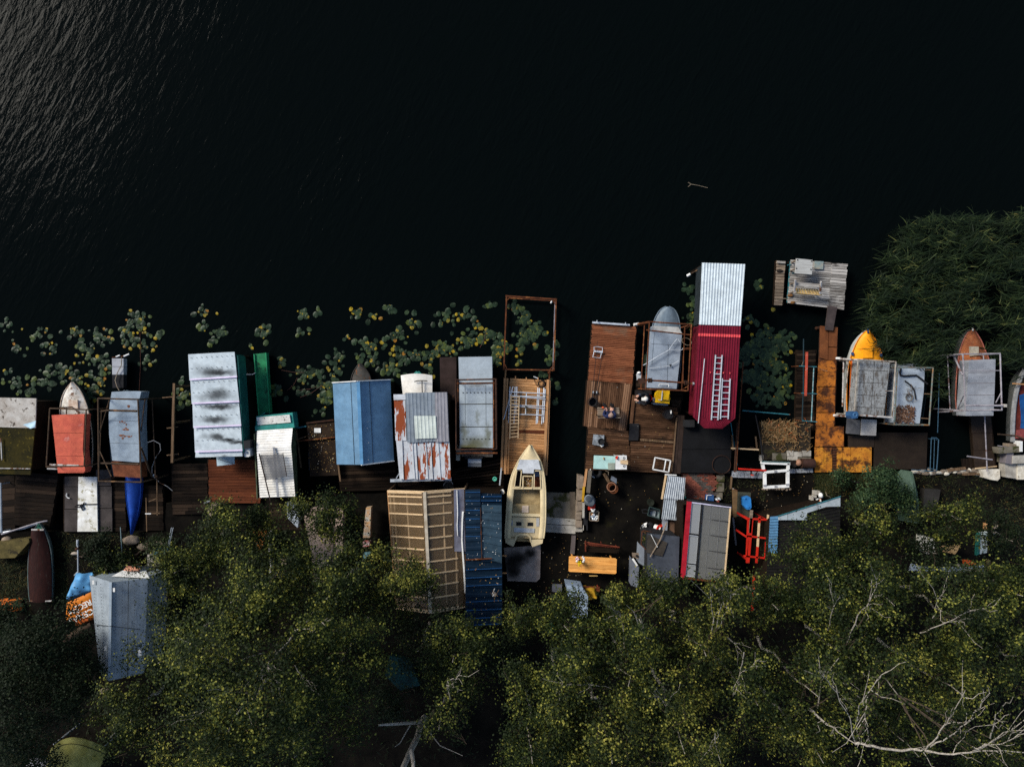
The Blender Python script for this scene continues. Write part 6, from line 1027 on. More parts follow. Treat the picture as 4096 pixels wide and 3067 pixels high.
for k in range(26): a = P(2319+random.gauss(0, 6), 2238+random.gauss(0, 7), 1.36); d = random.random()*6; mb.add([a, a+Vector((math.cos(d)*.07, math.sin(d)*.07, .03)), a+Vector((math.cos(d+.5)*.05, math.sin(d+.5)*.05, .02))], [(0, 1, 2)])
B(mb, 'foliage', paint('bouquet_leaf', (.02, .045, .015)), t)
redm = paint('red_brown_steel', (.20, .045, .022), (.12, .028, .016), 5.)
t = T('garden_bench', 'red brown steel bench frame above the yellow table', 'bench', tuple(P(2410, 2180, .35)))
for a, b, z in (((2341, 2167), (2478, 2187), .95), ((2343, 2173), (2478, 2188), .9), ((2345, 2178), (2478, 2190), .85)): B(M().bar(P(*a, z), P(*b, z), .03), 'back_rail', redm, t)
B(M().bar(P(2341, 2164, 1.0), P(2342, 2204, .85), .04), 'armrest', redm, t); B(M().bar(P(2403, 2166, 1.0), P(2405, 2180, .9), .03), 'back_strut', redm, t); box(t, 'seat', [(2346, 2182), (2476, 2192), (2474, 2212), (2345, 2206)], .8, .03, W_DARK)
for u, v in ((2345, 2182), (2470, 2192), (2345, 2204), (2470, 2210)): a = P(u, v, .8); B(M().tube([(a.x, a.y, .35), a], .02, 6), 'leg', redm, t)
t = T('garden_bench', 'dark red bench below the yellow table, half under leaves', 'bench', tuple(P(2370, 2340, .35))); box(t, 'seat', [(2292, 2340), (2400, 2346), (2398, 2354), (2292, 2348)], .85, .03, W_MAH); box(t, 'seat', [(2292, 2350), (2400, 2356), (2398, 2366), (2292, 2360)], .85, .03, W_MAH)
for u in (2296, 2394): a = P(u, 2352, .8); B(M().tube([(a.x, a.y, .35), a], .03, 6), 'leg', redm, t)
S(M().prism(rect(2357, 2300, 2390, 2304), .9, .04), 'timber_offcut', W_TAN, 'tan slat of the seat peeping out below the yellow table', 'slat')
S(M().prism([(2209, 2336), (2248, 2337), (2246, 2370), (2208, 2365)], .5, .1), 'paving_slab', paint('slate_slab', (.10, .10, .12), (.07, .07, .085), 4.), 'slate grey slab at the tree edge below the yellow table', 'slab')
t = T('cabinet', 'pale blue grey low cabinet roof half covered by the small birch', 'cabinet', tuple(P(2320, 2400, .35))); box(t, 'top', [(2262, 2338), (2330, 2348), (2352, 2385), (2350, 2470), (2290, 2470), (2275, 2390)], 1.2, .8, paint('pale_blue_grey', (.26, .32, .40), (.2, .25, .32), 4.))
S(M().sheet([(2335, 2352), (2385, 2352), (2392, 2400), (2350, 2405)], 1.0, 10, 10, .1, .03, 12., 6, .3), 'shrub_cloth', paint('ochre_sack', (.42, .24, .02), (.26, .14, .01), 12.), 'ochre sacking between the cabinet and the birch leaves', 'sack', smooth=True)
S(M().blob(P(2205, 2510, .9), .2, .25, .22, 77, .15), 'ball_shrub', paint('viridian_foil', (.02, .14, .07), (.01, .07, .04), 14.), 'crumpled viridian green bag among the leaves', 'bag')
# mint table, sink and small things
t = T('table', 'mint green topped table on the lower brown deck', 'table', tuple(P(2415, 1848, .52))); box(t, 'tabletop', [(2376, 1821), (2461, 1824), (2460, 1877), (2373, 1874)], 1.2, .04, paint('mint_top', (.38, .56, .52), (.32, .49, .45), 3.)); box(t, 'glass_board', rect(2432, 1851, 2459, 1878), 1.22, .02, paint('grey_green_board', (.30, .33, .27), (.22, .24, .19), 6.)); B(M().tube([P(2415, 1829, 1.23), P(2416, 1838, 1.23)], .02, 7), 'knife_handle', paint('ochre_handle', (.45, .22, .02)), t)
for u, v in ((2380, 1828), (2456, 1830), (2454, 1872), (2378, 1870)): a = P(u, v, 1.17); B(M().tube([(a.x, a.y, .52), a], .025, 7), 'leg', W_DARK, t)
t = T('sink_table', 'white sink table with a cutting board beside the mint table', 'table', tuple(P(2485, 1848, .52))); box(t, 'tabletop', [(2462, 1821), (2507, 1821), (2507, 1877), (2462, 1877)], 1.22, .05, WHT); B(M().lathe(P(2494, 1847, 1.225), [(.09, 0), (.09, .012), (.075, .012), (.05, .004)], 20), 'bowl_rim', BLK, t); box(t, 'cutting_board', [(2482, 1840), (2511, 1840), (2512, 1858), (2482, 1854)], 1.27, .03, W_PALE)
for v in (1831, 1864): B(M().torus(P(2496, v, 1.24), .035, .008, 14, 5), 'tap_ring', BLK, t)
S(M().sheet([(2462, 1824), (2472, 1823), (2470, 1838), (2462, 1834)], 1.28, 6, 6, .03, .02), 'cloth', REDP, 'red cloth on the corner of the white sink table', 'cloth', smooth=True)
for u, v in ((2466, 1826), (2503, 1826), (2466, 1873), (2503, 1873)): a = P(u, v, 1.17); B(M().tube([(a.x, a.y, .52), a], .025, 7), 'leg', ZINC, t)
def tyre(label, u, v, R, r): t = T('tyre', label, 'tyre', tuple(P(u, v, .36))); B(M().torus(P(u, v, .36+r), R, r, 26, 10), 'tyre_body', BLK, t, True); return t
t = tyre('black tyre with a white edge below the mint table', 2385, 1888, .17, .075); B(M().tube([P(2362, 1874, .55), P(2360, 1890, .55), P(2368, 1904, .55), P(2378, 1910, .52)], .018, 6), 'white_edge', WHT, t)
t = T('clay_pot', 'rusty round fire pot with a dark inside in the yard', 'fire pot', tuple(P(2446, 1947, .35))); B(M().lathe(P(2446, 1947, .35), [(.12, 0), (.17, .15), (.185, .5), (.155, .5), (.14, .12), (.01, .1)], 24), 'body', RUST, t, True); B(M().torus(P(2446, 1947, .86), .17, .02, 24, 8), 'rim', paint('pale_rust_rim', (.30, .15, .09), (.2, .08, .04), 8.), t, True)
B(M().bar(P(2416, 1893, .6), P(2436, 1928, .6), .12, .05), 'board', W_BEAM, T('board', 'brown board lying by the rusty fire pot', 'board', tuple(P(2426, 1910, .4)))); S(M().prism([(2447, 1902), (2467, 1914), (2466, 1934), (2442, 1919)], .8, .03), 'metal_sheet', paint('slate_blue_sheet', (.14, .16, .19)), 'small slate blue sheet leaning by the rusty fire pot', 'sheet')
B(M().tube([P(2420, 1880, .5), P(2434, 1888, .5), P(2432, 1905, .5), P(2430, 1912, .5)], .018, 6), 'cord', ROPE, T('rope', 'short pale rope end below the white sink table', 'rope', tuple(P(2430, 1895, .4))))
t = T('barrel', 'grey plastic barrel with a round lid at the yard wall', 'barrel', tuple(P(2360, 2000, .35))); gbr = paint('grey_barrel', (.085, .10, .115), (.06, .07, .082), 4., rough=.4); B(M().lathe(P(2353, 1993, .35), [(.17, 0), (.215, .25), (.22, .5), (.17, .85), (.13, .9), (.02, .9)], 26), 'body', gbr, t, True); B(M().lathe(P(2353, 1993, 1.25), [(.12, 0), (.12, .04), (.10, .05), (.02, .05)], 22), 'lid', paint('grey_barrel_lid', (.06, .07, .08)), t, True); B(M().torus(P(2353, 1993, 1.25), .125, .016, 24, 6), 'lid_ring', ZINC, t, True)
S(M().prism([(2353, 2022), (2381, 2014), (2380, 2040), (2352, 2038)], .7, .3), 'crate', REDP, 'bright red box under the grey barrel', 'box')
t = T('crate', 'open wooden crate of cans and white tape rolls below the grey barrel', 'crate', tuple(P(2375, 2060, .35)))
box(t, 'bottom', [(2358, 2048), (2394, 2044), (2392, 2081), (2359, 2079)], .5, .04, W_GREYB)
for a, b in (((2358, 2048), (2394, 2043)), ((2394, 2043), (2392, 2081)), ((2392, 2081), (2358, 2079)), ((2358, 2079), (2358, 2048))): B(M().bar(P(*a, .6), P(*b, .6), .03, .2), 'side_board', W_GREYB, t)
for i, (u, v, k) in enumerate(((2388, 2067, 0), (2383, 2074, 0), (2372, 2055, 1), (2364, 2063, 1), (2371, 2072, 1), (2366, 2052, 2), (2378, 2064, 3))):
    lab = ['white tape roll nearer the crate corner', 'white tape roll beside the other roll in the crate', 'pale can nearest the red box in the wooden crate', 'pale can at the wall side of the wooden crate', 'pale can at the lower edge of the wooden crate', 'orange lidded can in the wooden crate', 'slate blue can in the wooden crate'][i]
    if k == 0: S(M().torus(P(u, v, .66), .045, .02, 18, 8), 'tape_roll', WHT, lab, 'tape roll', smooth=True)
    else: S(M().lathe(P(u, v, .5), [(.05, 0), (.055, .16), (.04, .17), (.035, .165)], 14), 'can', (WHT, ALU, paint('can_orange', (.5, .2, .05)), paint('can_blue', (.1, .15, .25)))[k], lab, 'can', smooth=True)
S(M().sheet([(2362, 2034), (2380, 2034), (2378, 2048), (2368, 2050)], .82, 7, 6, .05, .03, 9., 5), 'rag', WHT, 'white rag heaped on the red box by the barrel', 'rag', smooth=True)
# wheelbarrow group and corrugated stack
t = T('wheelbarrow', 'grey wheelbarrow with black handles beside the corrugated sheets', 'wheelbarrow', tuple(P(2612, 2050, .35))); A = pts3([(2598, 2026), (2640, 2038), (2637, 2074), (2590, 2060)], .95); D = pts3([(2604, 2038), (2630, 2044), (2628, 2064), (2600, 2056)], .65)
B(M().add(A+D, [(0, 1, 5, 4), (1, 2, 6, 5), (2, 3, 7, 6), (3, 0, 4, 7), (4, 5, 6, 7)]), 'tray', paint('grey_tray', (.17, .21, .22), (.12, .15, .16), 5., (.05, .05, .05), .6), t); mb = M()
for i in range(4): mb.tube([A[i], A[(i+1) % 4]], .018, 6)
B(mb, 'rim', paint('dark_green_rim', (.03, .05, .045)), t); box(t, 'plate', [(2602, 2044), (2623, 2042), (2620, 2066), (2600, 2062)], .75, .03, paint('pale_grey_insert', (.36, .40, .42)))
B(M().tube([P(2637, 2044, .95), P(2580, 2037, .9), P(2568, 2038, .9), P(2570, 2050, .9), P(2592, 2053, .9)], .02, 7), 'handle', BLK, t); B(M().tube([P(2600, 2064, .9), P(2640, 2078, .9), P(2666, 2090, .85)], .02, 7), 'handle', BLK, t); B(M().torus(P(2648, 2058, .5), .13, .04, 18, 8, (0, 1, .1)), 'wheel', BLK, t, True)
S(M().lathe(P(2598, 2005, .35), [(.12, 0), (.14, .25), (.12, .25), (.02, .2)], 18), 'bucket', paint('dark_olive_bucket', (.015, .018, .012)), 'dark olive bucket above the wheelbarrow', 'bucket', smooth=True)
t = T('bucket', 'white bucket tipped over with a red lid below the wheelbarrow', 'bucket', tuple(P(2630, 2110, .35))); B(M().lathe(P(2618, 2105, .62), [(.10, 0), (.125, .28)], 20, (.75, -.25, .5)), 'body', WHT, t, True); B(M().lathe(P(2634, 2110, .78), [(.135, 0), (.135, .04), (.12, .05)], 22, (.6, -.3, .75)), 'lid', paint('bright_red_lid', (.62, .02, .012)), t, True)
S(M().sheet([(2640, 2095), (2652, 2098), (2646, 2112), (2636, 2104)], .9, 6, 6, .05, .03), 'bag', REDP, 'small red bag against the tipped white bucket', 'bag', smooth=True); S(M().sheet([(2566, 2102), (2588, 2088), (2584, 2114), (2580, 2122)], .7, 9, 8, .06, .03, 9., 12), 'paper_bag', WHT, 'torn white paper bag below the wheelbarrow', 'bag', smooth=True); S(M().blob(P(2604, 2100, .5), .16, .14, .12, 12), 'sack', BLK, 'black sack between the paper bag and the white bucket', 'sack', smooth=True)
t = T('corrugated_sheets', 'stack of grey corrugated sheets at the edge of the yard', 'sheets', tuple(P(2700, 1990, .35))); B(M().corr([(2672, 1902), (2742, 1910), (2734, 1998), (2655, 1994)], 9, 'v', .016, 'sin', z=1.1), 'sheet', ZINC, t); B(M().corr([(2656, 1995), (2734, 1996), (2720, 2082), (2646, 2074)], 9, 'v', .016, 'sin', z=1.06), 'sheet', paint('zinc_two', (.40, .43, .46), (.27, .3, .33), 5., rough=.4, metal=.3), t); box(t, 'plinth', [(2676, 1908), (2730, 1914), (2712, 2070), (2656, 2066)], .98, .6, W_DARK)
B(M().bar(P(2664, 1896, .9), P(2647, 1995, .9), .06), 'board', W_PALE, T('timber_board', 'pale timber boards standing along the corrugated sheets', 'board', tuple(P(2655, 1945, .35)))); B(M().bar(P(2660, 1897, 1.0), P(2706, 1900, 1.0), .04), 'frame', WHT, T('old_window', 'white frame edge behind the corrugated sheets', 'frame', tuple(P(2683, 1898, .35)))); t = T('pole', 'tan pole with a green tip beside the corrugated sheets', 'pole', tuple(P(2743, 1970, .35))); B(M().tube([P(2741, 1955, .9), P(2739, 1985, .9)], .03, 7), 'shaft', W_PALE, t); B(M().tube([P(2739, 1984, .9), P(2740, 1992, .9)], .04, 8), 'tip', GRNP, t)
S(M().prism([(2648, 2070), (2672, 2075), (2668, 2138), (2650, 2130)], .9, .05), 'metal_sheet', paint('pale_grey_sheet', (.25, .27, .31)), 'pale grey sheet below the corrugated stack', 'sheet'); S(M().prism([(2676, 2084), (2716, 2082), (2712, 2145), (2668, 2138)], .8, .06), 'rusty_plate', paint('scraped_rust_plate', (.12, .07, .045), (.06, .035, .025), 3., (.30, .22, .16), .6, .1, 3.), 'scraped brown plate below the corrugated stack', 'plate')
t = T('flat_shed', 'flat roofed shed in slate felt with a torn net on top', 'shed', tuple(P(2660, 2220, .35))); box(t, 'roof', [(2592, 2134), (2718, 2146), (2712, 2340), (2590, 2330)], 2.0, .08, paint('slate_felt', (0.0525, 0.0595, 0.0735), (0.0385, 0.0434, 0.056), 2., rough=.7)); walls(t, [(2596, 2138), (2714, 2150), (2708, 2336), (2594, 2326)], 1.95, CHAR, .3, .0)
S(M().sheet([(2592, 2136), (2670, 2170), (2650, 2225), (2585, 2208)], 2.05, 9, 9, .015, .01), 'netting', paint('brown_net', (.045, .037, .03), (.03, .025, .02), 20.), 'brown mesh cloth spread on the slate felt roof', 'net', smooth=True)
t = T('pole', 'wooden pole crossed by a white line on the slate felt roof', 'pole', tuple(P(2630, 2190, 2.0))); B(M().tube([P(2667, 2090, 2.1), P(2640, 2160, 2.1), P(2601, 2226, 2.1)], .022, 6), 'pole_shaft', W_GREYB, t); B(M().tube([P(2604, 2137, 2.1), P(2628, 2184, 2.1)], .012, 6), 'line', WHT, t); B(M().blob(P(2628, 2185, 2.1), .03, .03, .03, 1), 'knot', WHT, t)
t = T('planter', 'tall rusty cage with green plants beside the slate felt roof', 'planter', tuple(P(2577, 2150, .35)))
for a, b in (((2568, 2122), (2564, 2178)), ((2592, 2138), (2587, 2200)), ((2568, 2122), (2592, 2138)), ((2564, 2178), (2587, 2200)), ((2572, 2120), (2650, 2138))): B(M().bar(P(*a, 1.5), P(*b, 1.5), .025), 'cage_bar', RUST, t)
mb = M()
for k in range(60): a = P(2580+random.gauss(0, 4), 2155+random.gauss(0, 12), 1.3+random.random()*.2); d = random.random()*6; mb.add([a, a+Vector((math.cos(d)*.09, math.sin(d)*.09, .02)), a+Vector((math.cos(d+.6)*.08, math.sin(d+.6)*.08, .02))], [(0, 1, 2)])
LF = leafmat('birch_leaves', [(0, (.012, .021, .010)), (.3, (.030, .047, .020)), (.58, (.065, .075, .025)), (.80, (.13, .125, .035)), (.93, (.27, .23, .06)), (.985, (.40, .26, .04))], .25)
B(mb, 'foliage', LF, t)
t = T('counter', 'grey white kitchen counters along the yard edge below the slate roof', 'counter', tuple(P(2560, 2260, .35))); gw = paint('counter_grey', (0.2, 0.224, 0.256), (0.16, 0.176, 0.208), 4.); box(t, 'counter_top', [(2558, 2176), (2590, 2204), (2580, 2266), (2555, 2250)], 1.2, .5, gw); box(t, 'counter_top', [(2528, 2236), (2556, 2262), (2552, 2350), (2524, 2340)], 1.1, .6, paint('counter_grey_two', (.14, .15, .18), (.1, .11, .13), 4.)); box(t, 'shelf', [(2528, 2210), (2558, 2212), (2557, 2236), (2530, 2226)], 1.15, .05, W_GREYB); box(t, 'white_edge', [(2528, 2236), (2534, 2232), (2552, 2260), (2546, 2264)], 1.16, .05, WHT); B(M().lathe(P(2546, 2221, 1.15), [(.04, 0), (.045, .1), (.03, .11)], 12), 'can', BLK, t)
# brick patch
t = T('paving', 'patch of red paving bricks with a grey zigzag between the felt landing and the greenhouse', 'paving', tuple(P(2790, 1940, .36))); mr = M(); mg = M(); random.seed(5); gi = []
for r_ in range(17):
    for k in range(10):
        u = 2725+k*14.2+(7 if r_ % 2 else 0); v = 1893+r_*6.9
        if u > 2862-(abs(r_-5) % 6)*2 or v+6 > 2012: continue
        bb = 2762+r_*7.5 if r_ < 12 else 2852-(r_-12)*8
        gi.append(abs(u-bb) < 12 + 5*(r_ % 3) or random.random() < .04); mr.prism(rect(u, v, u+13.2, v+6.1), .42+random.uniform(0, .008), .06)
br = B(mr, 'brick', [paint('red_paver', (.19, .062, .040), (.14, .043, .03), 3., (.06, .03, .022), .6, rough=.9, isl=.3), paint('grey_paver', (.075, .065, .058), (.055, .045, .04), 3., rough=.9, isl=.3)], t)
for i, f in enumerate(br.data.polygons): f.material_index = int(gi[i//6])
t = T('paving', 'strip of mossy grey slabs beside the red brick patch', 'paving', tuple(P(2890, 1940, .36)))
for k, q in enumerate((rect(2866, 1900, 2898, 1926), rect(2864, 1930, 2896, 1966), rect(2866, 1970, 2890, 1996))): box(t, 'slab', q, .41, .05, CONCD)
B(M().bar(P(2926, 1905, .5), P(2922, 1955, .5), .06), 'post', W_BEAM, T('edge_board', 'upright board edge beside the mossy grey slabs', 'board', tuple(P(2924, 1930, .35))))
t = T('toolbox', 'blue and white carrier full of bottles at the corner of the polycarbonate greenhouse', 'carrier', tuple(P(2840, 1990, .42))); box(t, 'basket', [(2828, 1980), (2855, 1980), (2855, 2003), (2826, 2000)], .7, .25, paint('blue_basket', (.03, .09, .24), (.02, .06, .16), 9.)); B(M().tube([P(2826, 1998, .75), P(2828, 1980, .75), P(2846, 1980, .75)], .014, 6), 'handle', WHT, t)
for i, (u, v, m_, lab) in enumerate(((2860, 1994, WHT, 'white bottle beside the blue carrier'), (2866, 2000, paint('brown_red_bottle', (.3, .07, .05)), 'brown red bottle beside the blue carrier'), (2872, 1992, ALU, 'silver can beside the blue carrier'))): S(M().lathe(P(u, v, .42), [(.045, 0), (.05, .18), (.02, .24), (.02, .28)], 12), 'bottle', m_, lab, 'bottle', smooth=True)
# polycarbonate greenhouse
pc = film('polycarbonate', (.24, .238, .225), .46, .22); pcl = film('bright_polycarbonate', (.31, .32, .33), .86, .22)
t = T('greenhouse', 'polycarbonate greenhouse with a crimson edge beam and black glazing bars', 'greenhouse', tuple(P(2830, 2160, .35)))
q = [(2748, 2003), (2923, 2025), (2897, 2335), (2722, 2312)]; TL, TR, BR, BL = pts3(q, 2.1); f = lambda x, y: (TL*(1-x)+TR*x)*(1-y)+(BL*(1-x)+BR*x)*y
for x0, x1, y0, y1, m_ in ((.10, .32, .02, .41, pcl), (.10, .32, .42, .79, pcl), (.10, .32, .80, .97, pcl), (.35, .985, .02, .97, pc)): B(M().prism3([f(x0, y0), f(x1, y0), f(x1, y1), f(x0, y1)], .012), 'panel', m_, t)
zz = Vector((0, 0, .025))
for x in (.335,): B(M().bar(f(x, .015)+zz, f(x, .98)+zz, .07, .05), 'glazing_bar', BLK, t)
for y in (.415, .795): B(M().bar(f(.1, y)+zz, f(.325, y)+zz, .05, .04), 'glazing_bar', BLK, t)
for x in (.108, .318, .35): B(M().bar(f(x, .02)+zz, f(x, .97)+zz, .02, .02), 'aluminium_strip', ALU, t)
for y in (.43, .785, .81, .955): B(M().bar(f(.11, y)+zz, f(.31, y)+zz, .02, .02), 'aluminium_strip', ALU, t)
for y in (.2, .4, .6, .82): B(M().bar(f(.36, y)-zz, f(.98, y)+zz*.6, .035, .02), 'purlin', paint('dull_purlin%d' % (y*10), (.045, .045, .045)), t)
for x in (.55, .77): B(M().bar(f(x, .02)+zz*.2, f(x, .97)+zz*.2, .008, .012), 'rib', paint('dull_rib%d' % (x*100), (.2, .2, .2)), t)
B(M().bar(f(.05, 0), f(.05, 1), .15, .12), 'edge_beam', paint('crimson_beam', (.36, .012, .025), (.25, .01, .018), 5.), t); B(M().bar(f(0, -.015), f(1.02, -.012), .08, .1), 'end_beam', BLK, t); B(M().bar(f(.1, .008)+zz, f(1., .008)+zz, .05, .03), 'flashing', paint('lilac_flashing', (.55, .52, .66)), t); B(M().bar(f(.99, .02), f(.99, .98), .05, .06), 'edge_lath', W_PALE, t); B(M().bar(f(.1, .985), f(1., .985), .06, .06), 'sill', W_MAH, t)
walls(t, [(2732, 2015), (2915, 2035), (2890, 2325), (2730, 2305)], 2.0, W_DARK, .35, .0); box(t, 'floor', [(2740, 2020), (2900, 2035), (2880, 2315), (2735, 2300)], .45, .05, paint('greenhouse_beds', (.12, .11, .10), (.05, .045, .04), 1.6)); 
for i, (u, v) in enumerate(((2790, 2080), (2845, 2110), (2870, 2180), (2800, 2200), (2860, 2260))): S(M().lathe(P(u, v, .46), [(.12, 0), (.16, .25), (.13, .25), (.02, .2)], 16), 'plant_pot', paint('pot%d' % i, ((.3, .12, .05), (.35, .34, .3), (.25, .22, .15), (.3, .28, .18), (.15, .15, .15))[i]), ['terracotta pot inside the polycarbonate greenhouse', 'pale pot inside the polycarbonate greenhouse', 'tan pot inside the polycarbonate greenhouse', 'straw coloured pot inside the polycarbonate greenhouse', 'grey pot inside the polycarbonate greenhouse'][i], 'pot', smooth=True)
# panels, blue jerrycan, red scaffold
t = T('door_panel', 'old door panels leaning beside the polycarbonate greenhouse', 'door', tuple(P(2940, 2020, .35))); box(t, 'panel', [(2930, 1953), (2950, 1962), (2946, 2068), (2932, 2068)], 1.2, .06, paint('brown_panel', (.15, .09, .04), (.1, .06, .03), 4.)); B(M().bar(P(2931, 1953, 1.23), P(2949, 1962, 1.23), .03), 'trim', WHP, t); box(t, 'glass_panel', [(2952, 1967), (3003, 1969), (3000, 2070), (2948, 2064)], .8, .04, paint('olive_panel', (.06, .062, .045), (.04, .042, .03), 3.)); B(M().bar(P(2932, 2070, 1.), P(2943, 2180, 1.), .06), 'trim', paint('grey_trim', (.15, .16, .17)), t)
t = T('jerrycan', 'bright blue jerrycan lying on the olive panel', 'jerrycan', tuple(P(2990, 2012, .8))); box(t, 'body', [(2973, 1993), (2978, 1989), (2998, 1986), (3003, 1992), (3006, 2028), (3000, 2037), (2986, 2037), (2975, 2022)], 1.15, .3, BLUP); box(t, 'handle', [(2980, 2024), (2998, 2026), (2996, 2032), (2983, 2031)], 1.18, .03, BLUP); B(M().tube([P(2979, 1992, 1.15), P(2979, 1992, 1.19)], .035, 10), 'cap', BLUP, t)
t = T('scaffold', 'red painted timber rack with bare wood uprights beside the blue ribbed strip', 'rack', tuple(P(3015, 2140, .35))); sc = paint('scarlet_paint', (.50, .018, .008), (.38, .014, .007), 4.)
for a, b, wd, m_ in (((3006, 2040), (2999, 2130), .10, W_GREYB), ((3006, 2075), (2990, 2250), .12, sc), ((2993, 2075), (2986, 2225), .06, sc), ((3038, 2066), (3037, 2090), .07, sc), ((3036, 2090), (3030, 2185), .07, W_PALE), ((3030, 2185), (3025, 2250), .07, sc), ((3072, 2058), (3067, 2140), .06, W_PALE), ((3066, 2140), (3060, 2235), .06, sc), ((2948, 2050), (2990, 2075), .08, sc), ((2990, 2073), (3074, 2078), .06, sc), ((2944, 2118), (2988, 2148), .07, sc), ((2986, 2142), (3068, 2152), .06, sc), ((2975, 2222), (3070, 2232), .06, sc)): B(M().bar(P(*a, 1.7), P(*b, 1.7), wd, .06), 'upright' if wd > .09 else 'rail', m_, t)
for u, v in ((3004, 2080), (2992, 2240), (3068, 2080), (3062, 2230)): a = P(u, v, 1.65); B(M().tube([(a.x, a.y, .3), a], .04, 7), 'leg', sc, t)
B(M().bar(P(3016, 2300, 1.4), P(3008, 2440, 1.4), .07), 'post_rail', sc, T('red_pole', 'red pole seen through the birch leaves below the red rack', 'pole', tuple(P(3012, 2370, .35)))); S(M().prism([(3052, 2098), (3062, 2098), (3060, 2170), (3046, 2172)], .9, .1), 'plank', paint('dark_red_plank', (.12, .01, .006)), 'dark red plank inside the red rack', 'plank')
# dark ribbed roof with flashing and blue strip
t = T('long_shed', 'long shed with black ribbed roof, pale flashing and a blue ribbed edge', 'shed', tuple(P(3210, 2240, .35))); bk = paint('black_ribbed_roof', (.012, .011, .010), (.007, .007, .007), 2., (.024, .016, .011), .62, .1, 2., rough=.5)
B(M().corr([(3113, 2078, 2.2), (3360, 2020, 2.2), (3360, 2215, 2.3), (3108, 2215, 2.3)], 14, 'h', .02, 'trap'), 'roof_sheet', bk, t); B(M().corr([(3070, 2212, 2.25), (3330, 2212, 2.25), (3320, 2400, 2.3), (3062, 2400, 2.3)], 15, 'h', .025, 'trap'), 'roof_sheet', bk, t)
B(M().corr([(3080, 2066, 2.27), (3113, 2063, 2.27), (3108, 2212, 2.33), (3072, 2212, 2.33)], 13, 'h', .03, 'trap'), 'blue_ribbed_edge', paint('mid_blue_ribbed', (.085, .20, .33), (.07, .16, .27), 4.), t); fl_ = paint('pale_flashing', (.33, .37, .40), (.26, .30, .33), 4., (.2, .22, .24), .6, rough=.45)
for q in ([(3113, 2063), (3150, 2050), (3150, 2079), (3113, 2079)], [(3152, 2050), (3228, 2027), (3228, 2079), (3152, 2079)], [(3228, 2027), (3361, 1985), (3361, 2025), (3305, 2026), (3228, 2051)]): box(t, 'flashing', q, 2.36, .02, fl_)
B(M().bar(P(3110, 2064, 2.38), P(3363, 1984, 2.38), .03, .02), 'teal_edge', TEALP, t); walls(t, [(3085, 2085), (3345, 2030), (3320, 2390), (3075, 2390)], 2.15, W_DARK, .3, .0)
# garden bed things north of that
t = T('raised_bed', 'pair of white wooden frames joined as a raised bed', 'raised bed', tuple(P(3100, 1895, .36)))
for a, b, wd in (((3043, 1849), (3158, 1853), .11), ((3151, 1853), (3152, 1876), .09), ((3050, 1858), (3053, 1876), .10), ((3056, 1888), (3153, 1880), .09), ((3150, 1882), (3150, 1940), .10), ((3058, 1890), (3059, 1945), .10), ((3054, 1948), (3154, 1943), .10)): B(M().bar(P(*a, .85), P(*b, .85), wd, .12), 'side_board', WHT, t)
for u, v in ((3103, 1885), (3104, 1946), (3060, 1942), (3150, 1938)): B(M().prism(rect(u-6, v-4, u+6, v+4), .92, .02), 'grey_clip', paint('grey_clip', (.25, .25, .27)), t)
B(M().bar(P(3046, 1845, .9), P(3158, 1849, .9), .03, .05), 'green_edge', paint('teal_board', (.03, .10, .09)), t)
for k in range(12): S(M().blob(P(3048+k*10+random.uniform(-3, 3), 1956+random.uniform(-4, 4), .38), .05, .045, .04, 100+k), 'cobble', STONE, 'round cobble edging the white raised bed', 'stone', 'cobbles edging the raised bed', smooth=True)
t = T('barrier', 'scarlet pole resting on a tool stand before the white raised bed', 'pole', tuple(P(3010, 1880, .4))); B(M().bar(P(2953, 1874, .9), P(3064, 1881, .9), .06, .05), 'pole', paint('scarlet_pole', (.52, .02, .01)), t); B(M().bar(P(3003, 1872, .8), P(3006, 1900, .7), .05), 'handle', BLK, t); B(M().bar(P(3003, 1898, .72), P(3014, 1900, .72), .05), 'grip', paint('red_grip', (.5, .05, .03)), t); B(M().tube([P(3030, 1885, .6), P(3020, 1900, .6)], .02, 6), 'cross_handle', BLK, t)
t = T('terrazzo_edging', 'strip of grey and white speckled slabs along the bank', 'edging', tuple(P(2990, 1900, .36))); tz = paint('speckled_terrazzo', (.30, .31, .34), (.20, .21, .23), 12., (.05, .055, .06), .55, .04, 14., rough=.8, isl=.2)
for k in range(5): box(t, 'slab', rect(2928+k*25, 1884+k*.8, 2951+k*25, 1909+k*.8), .5, .12, tz)
for k in range(4): box(t, 'slab', rect(3158+k*24, 1876-k, 3180+k*24, 1892-k), .48, .12, tz)
t = T('leaf_bed', 'bed of dry reed straw and leaves behind the white raised bed', 'straw', tuple(P(3140, 1740, .3))); mb = M(); random.seed(11)
box(t, 'bed', [(3044, 1686), (3244, 1690), (3240, 1838), (3046, 1838)], .38, .3, paint('bed_soil', (.03, .022, .014), (.016, .013, .009), 4., (.04, .035, .012), .58))
for k in range(900):
    u, v = (random.uniform(3046, 3180), random.uniform(1686, 1770)) if k < 700 else (random.uniform(3100, 3240), random.uniform(1686, 1810)); a = P(u, v, .385+random.random()*.1); d = random.gauss(.2, 1.1); L = random.uniform(.04, .22); x = Vector((math.cos(d), math.sin(d), random.uniform(-.1, .1))); y = Vector((-math.sin(d), math.cos(d), 0))*random.uniform(.01, .022)
    mb.add([a, a+x*L, a+x*L+y, a+y], [(0, 1, 2, 3)])
B(mb, 'foliage', leafmat('dry_straw', [(0, (.06, .03, .012)), (.35, (.17, .085, .03)), (.65, (.28, .16, .065)), (.9, (.40, .26, .13)), (.97, (.5, .12, .03))], 0), t)
t = T('paving', 'pale slabs along the lower edge of the straw bed', 'paving', tuple(P(3190, 1818, .36)))
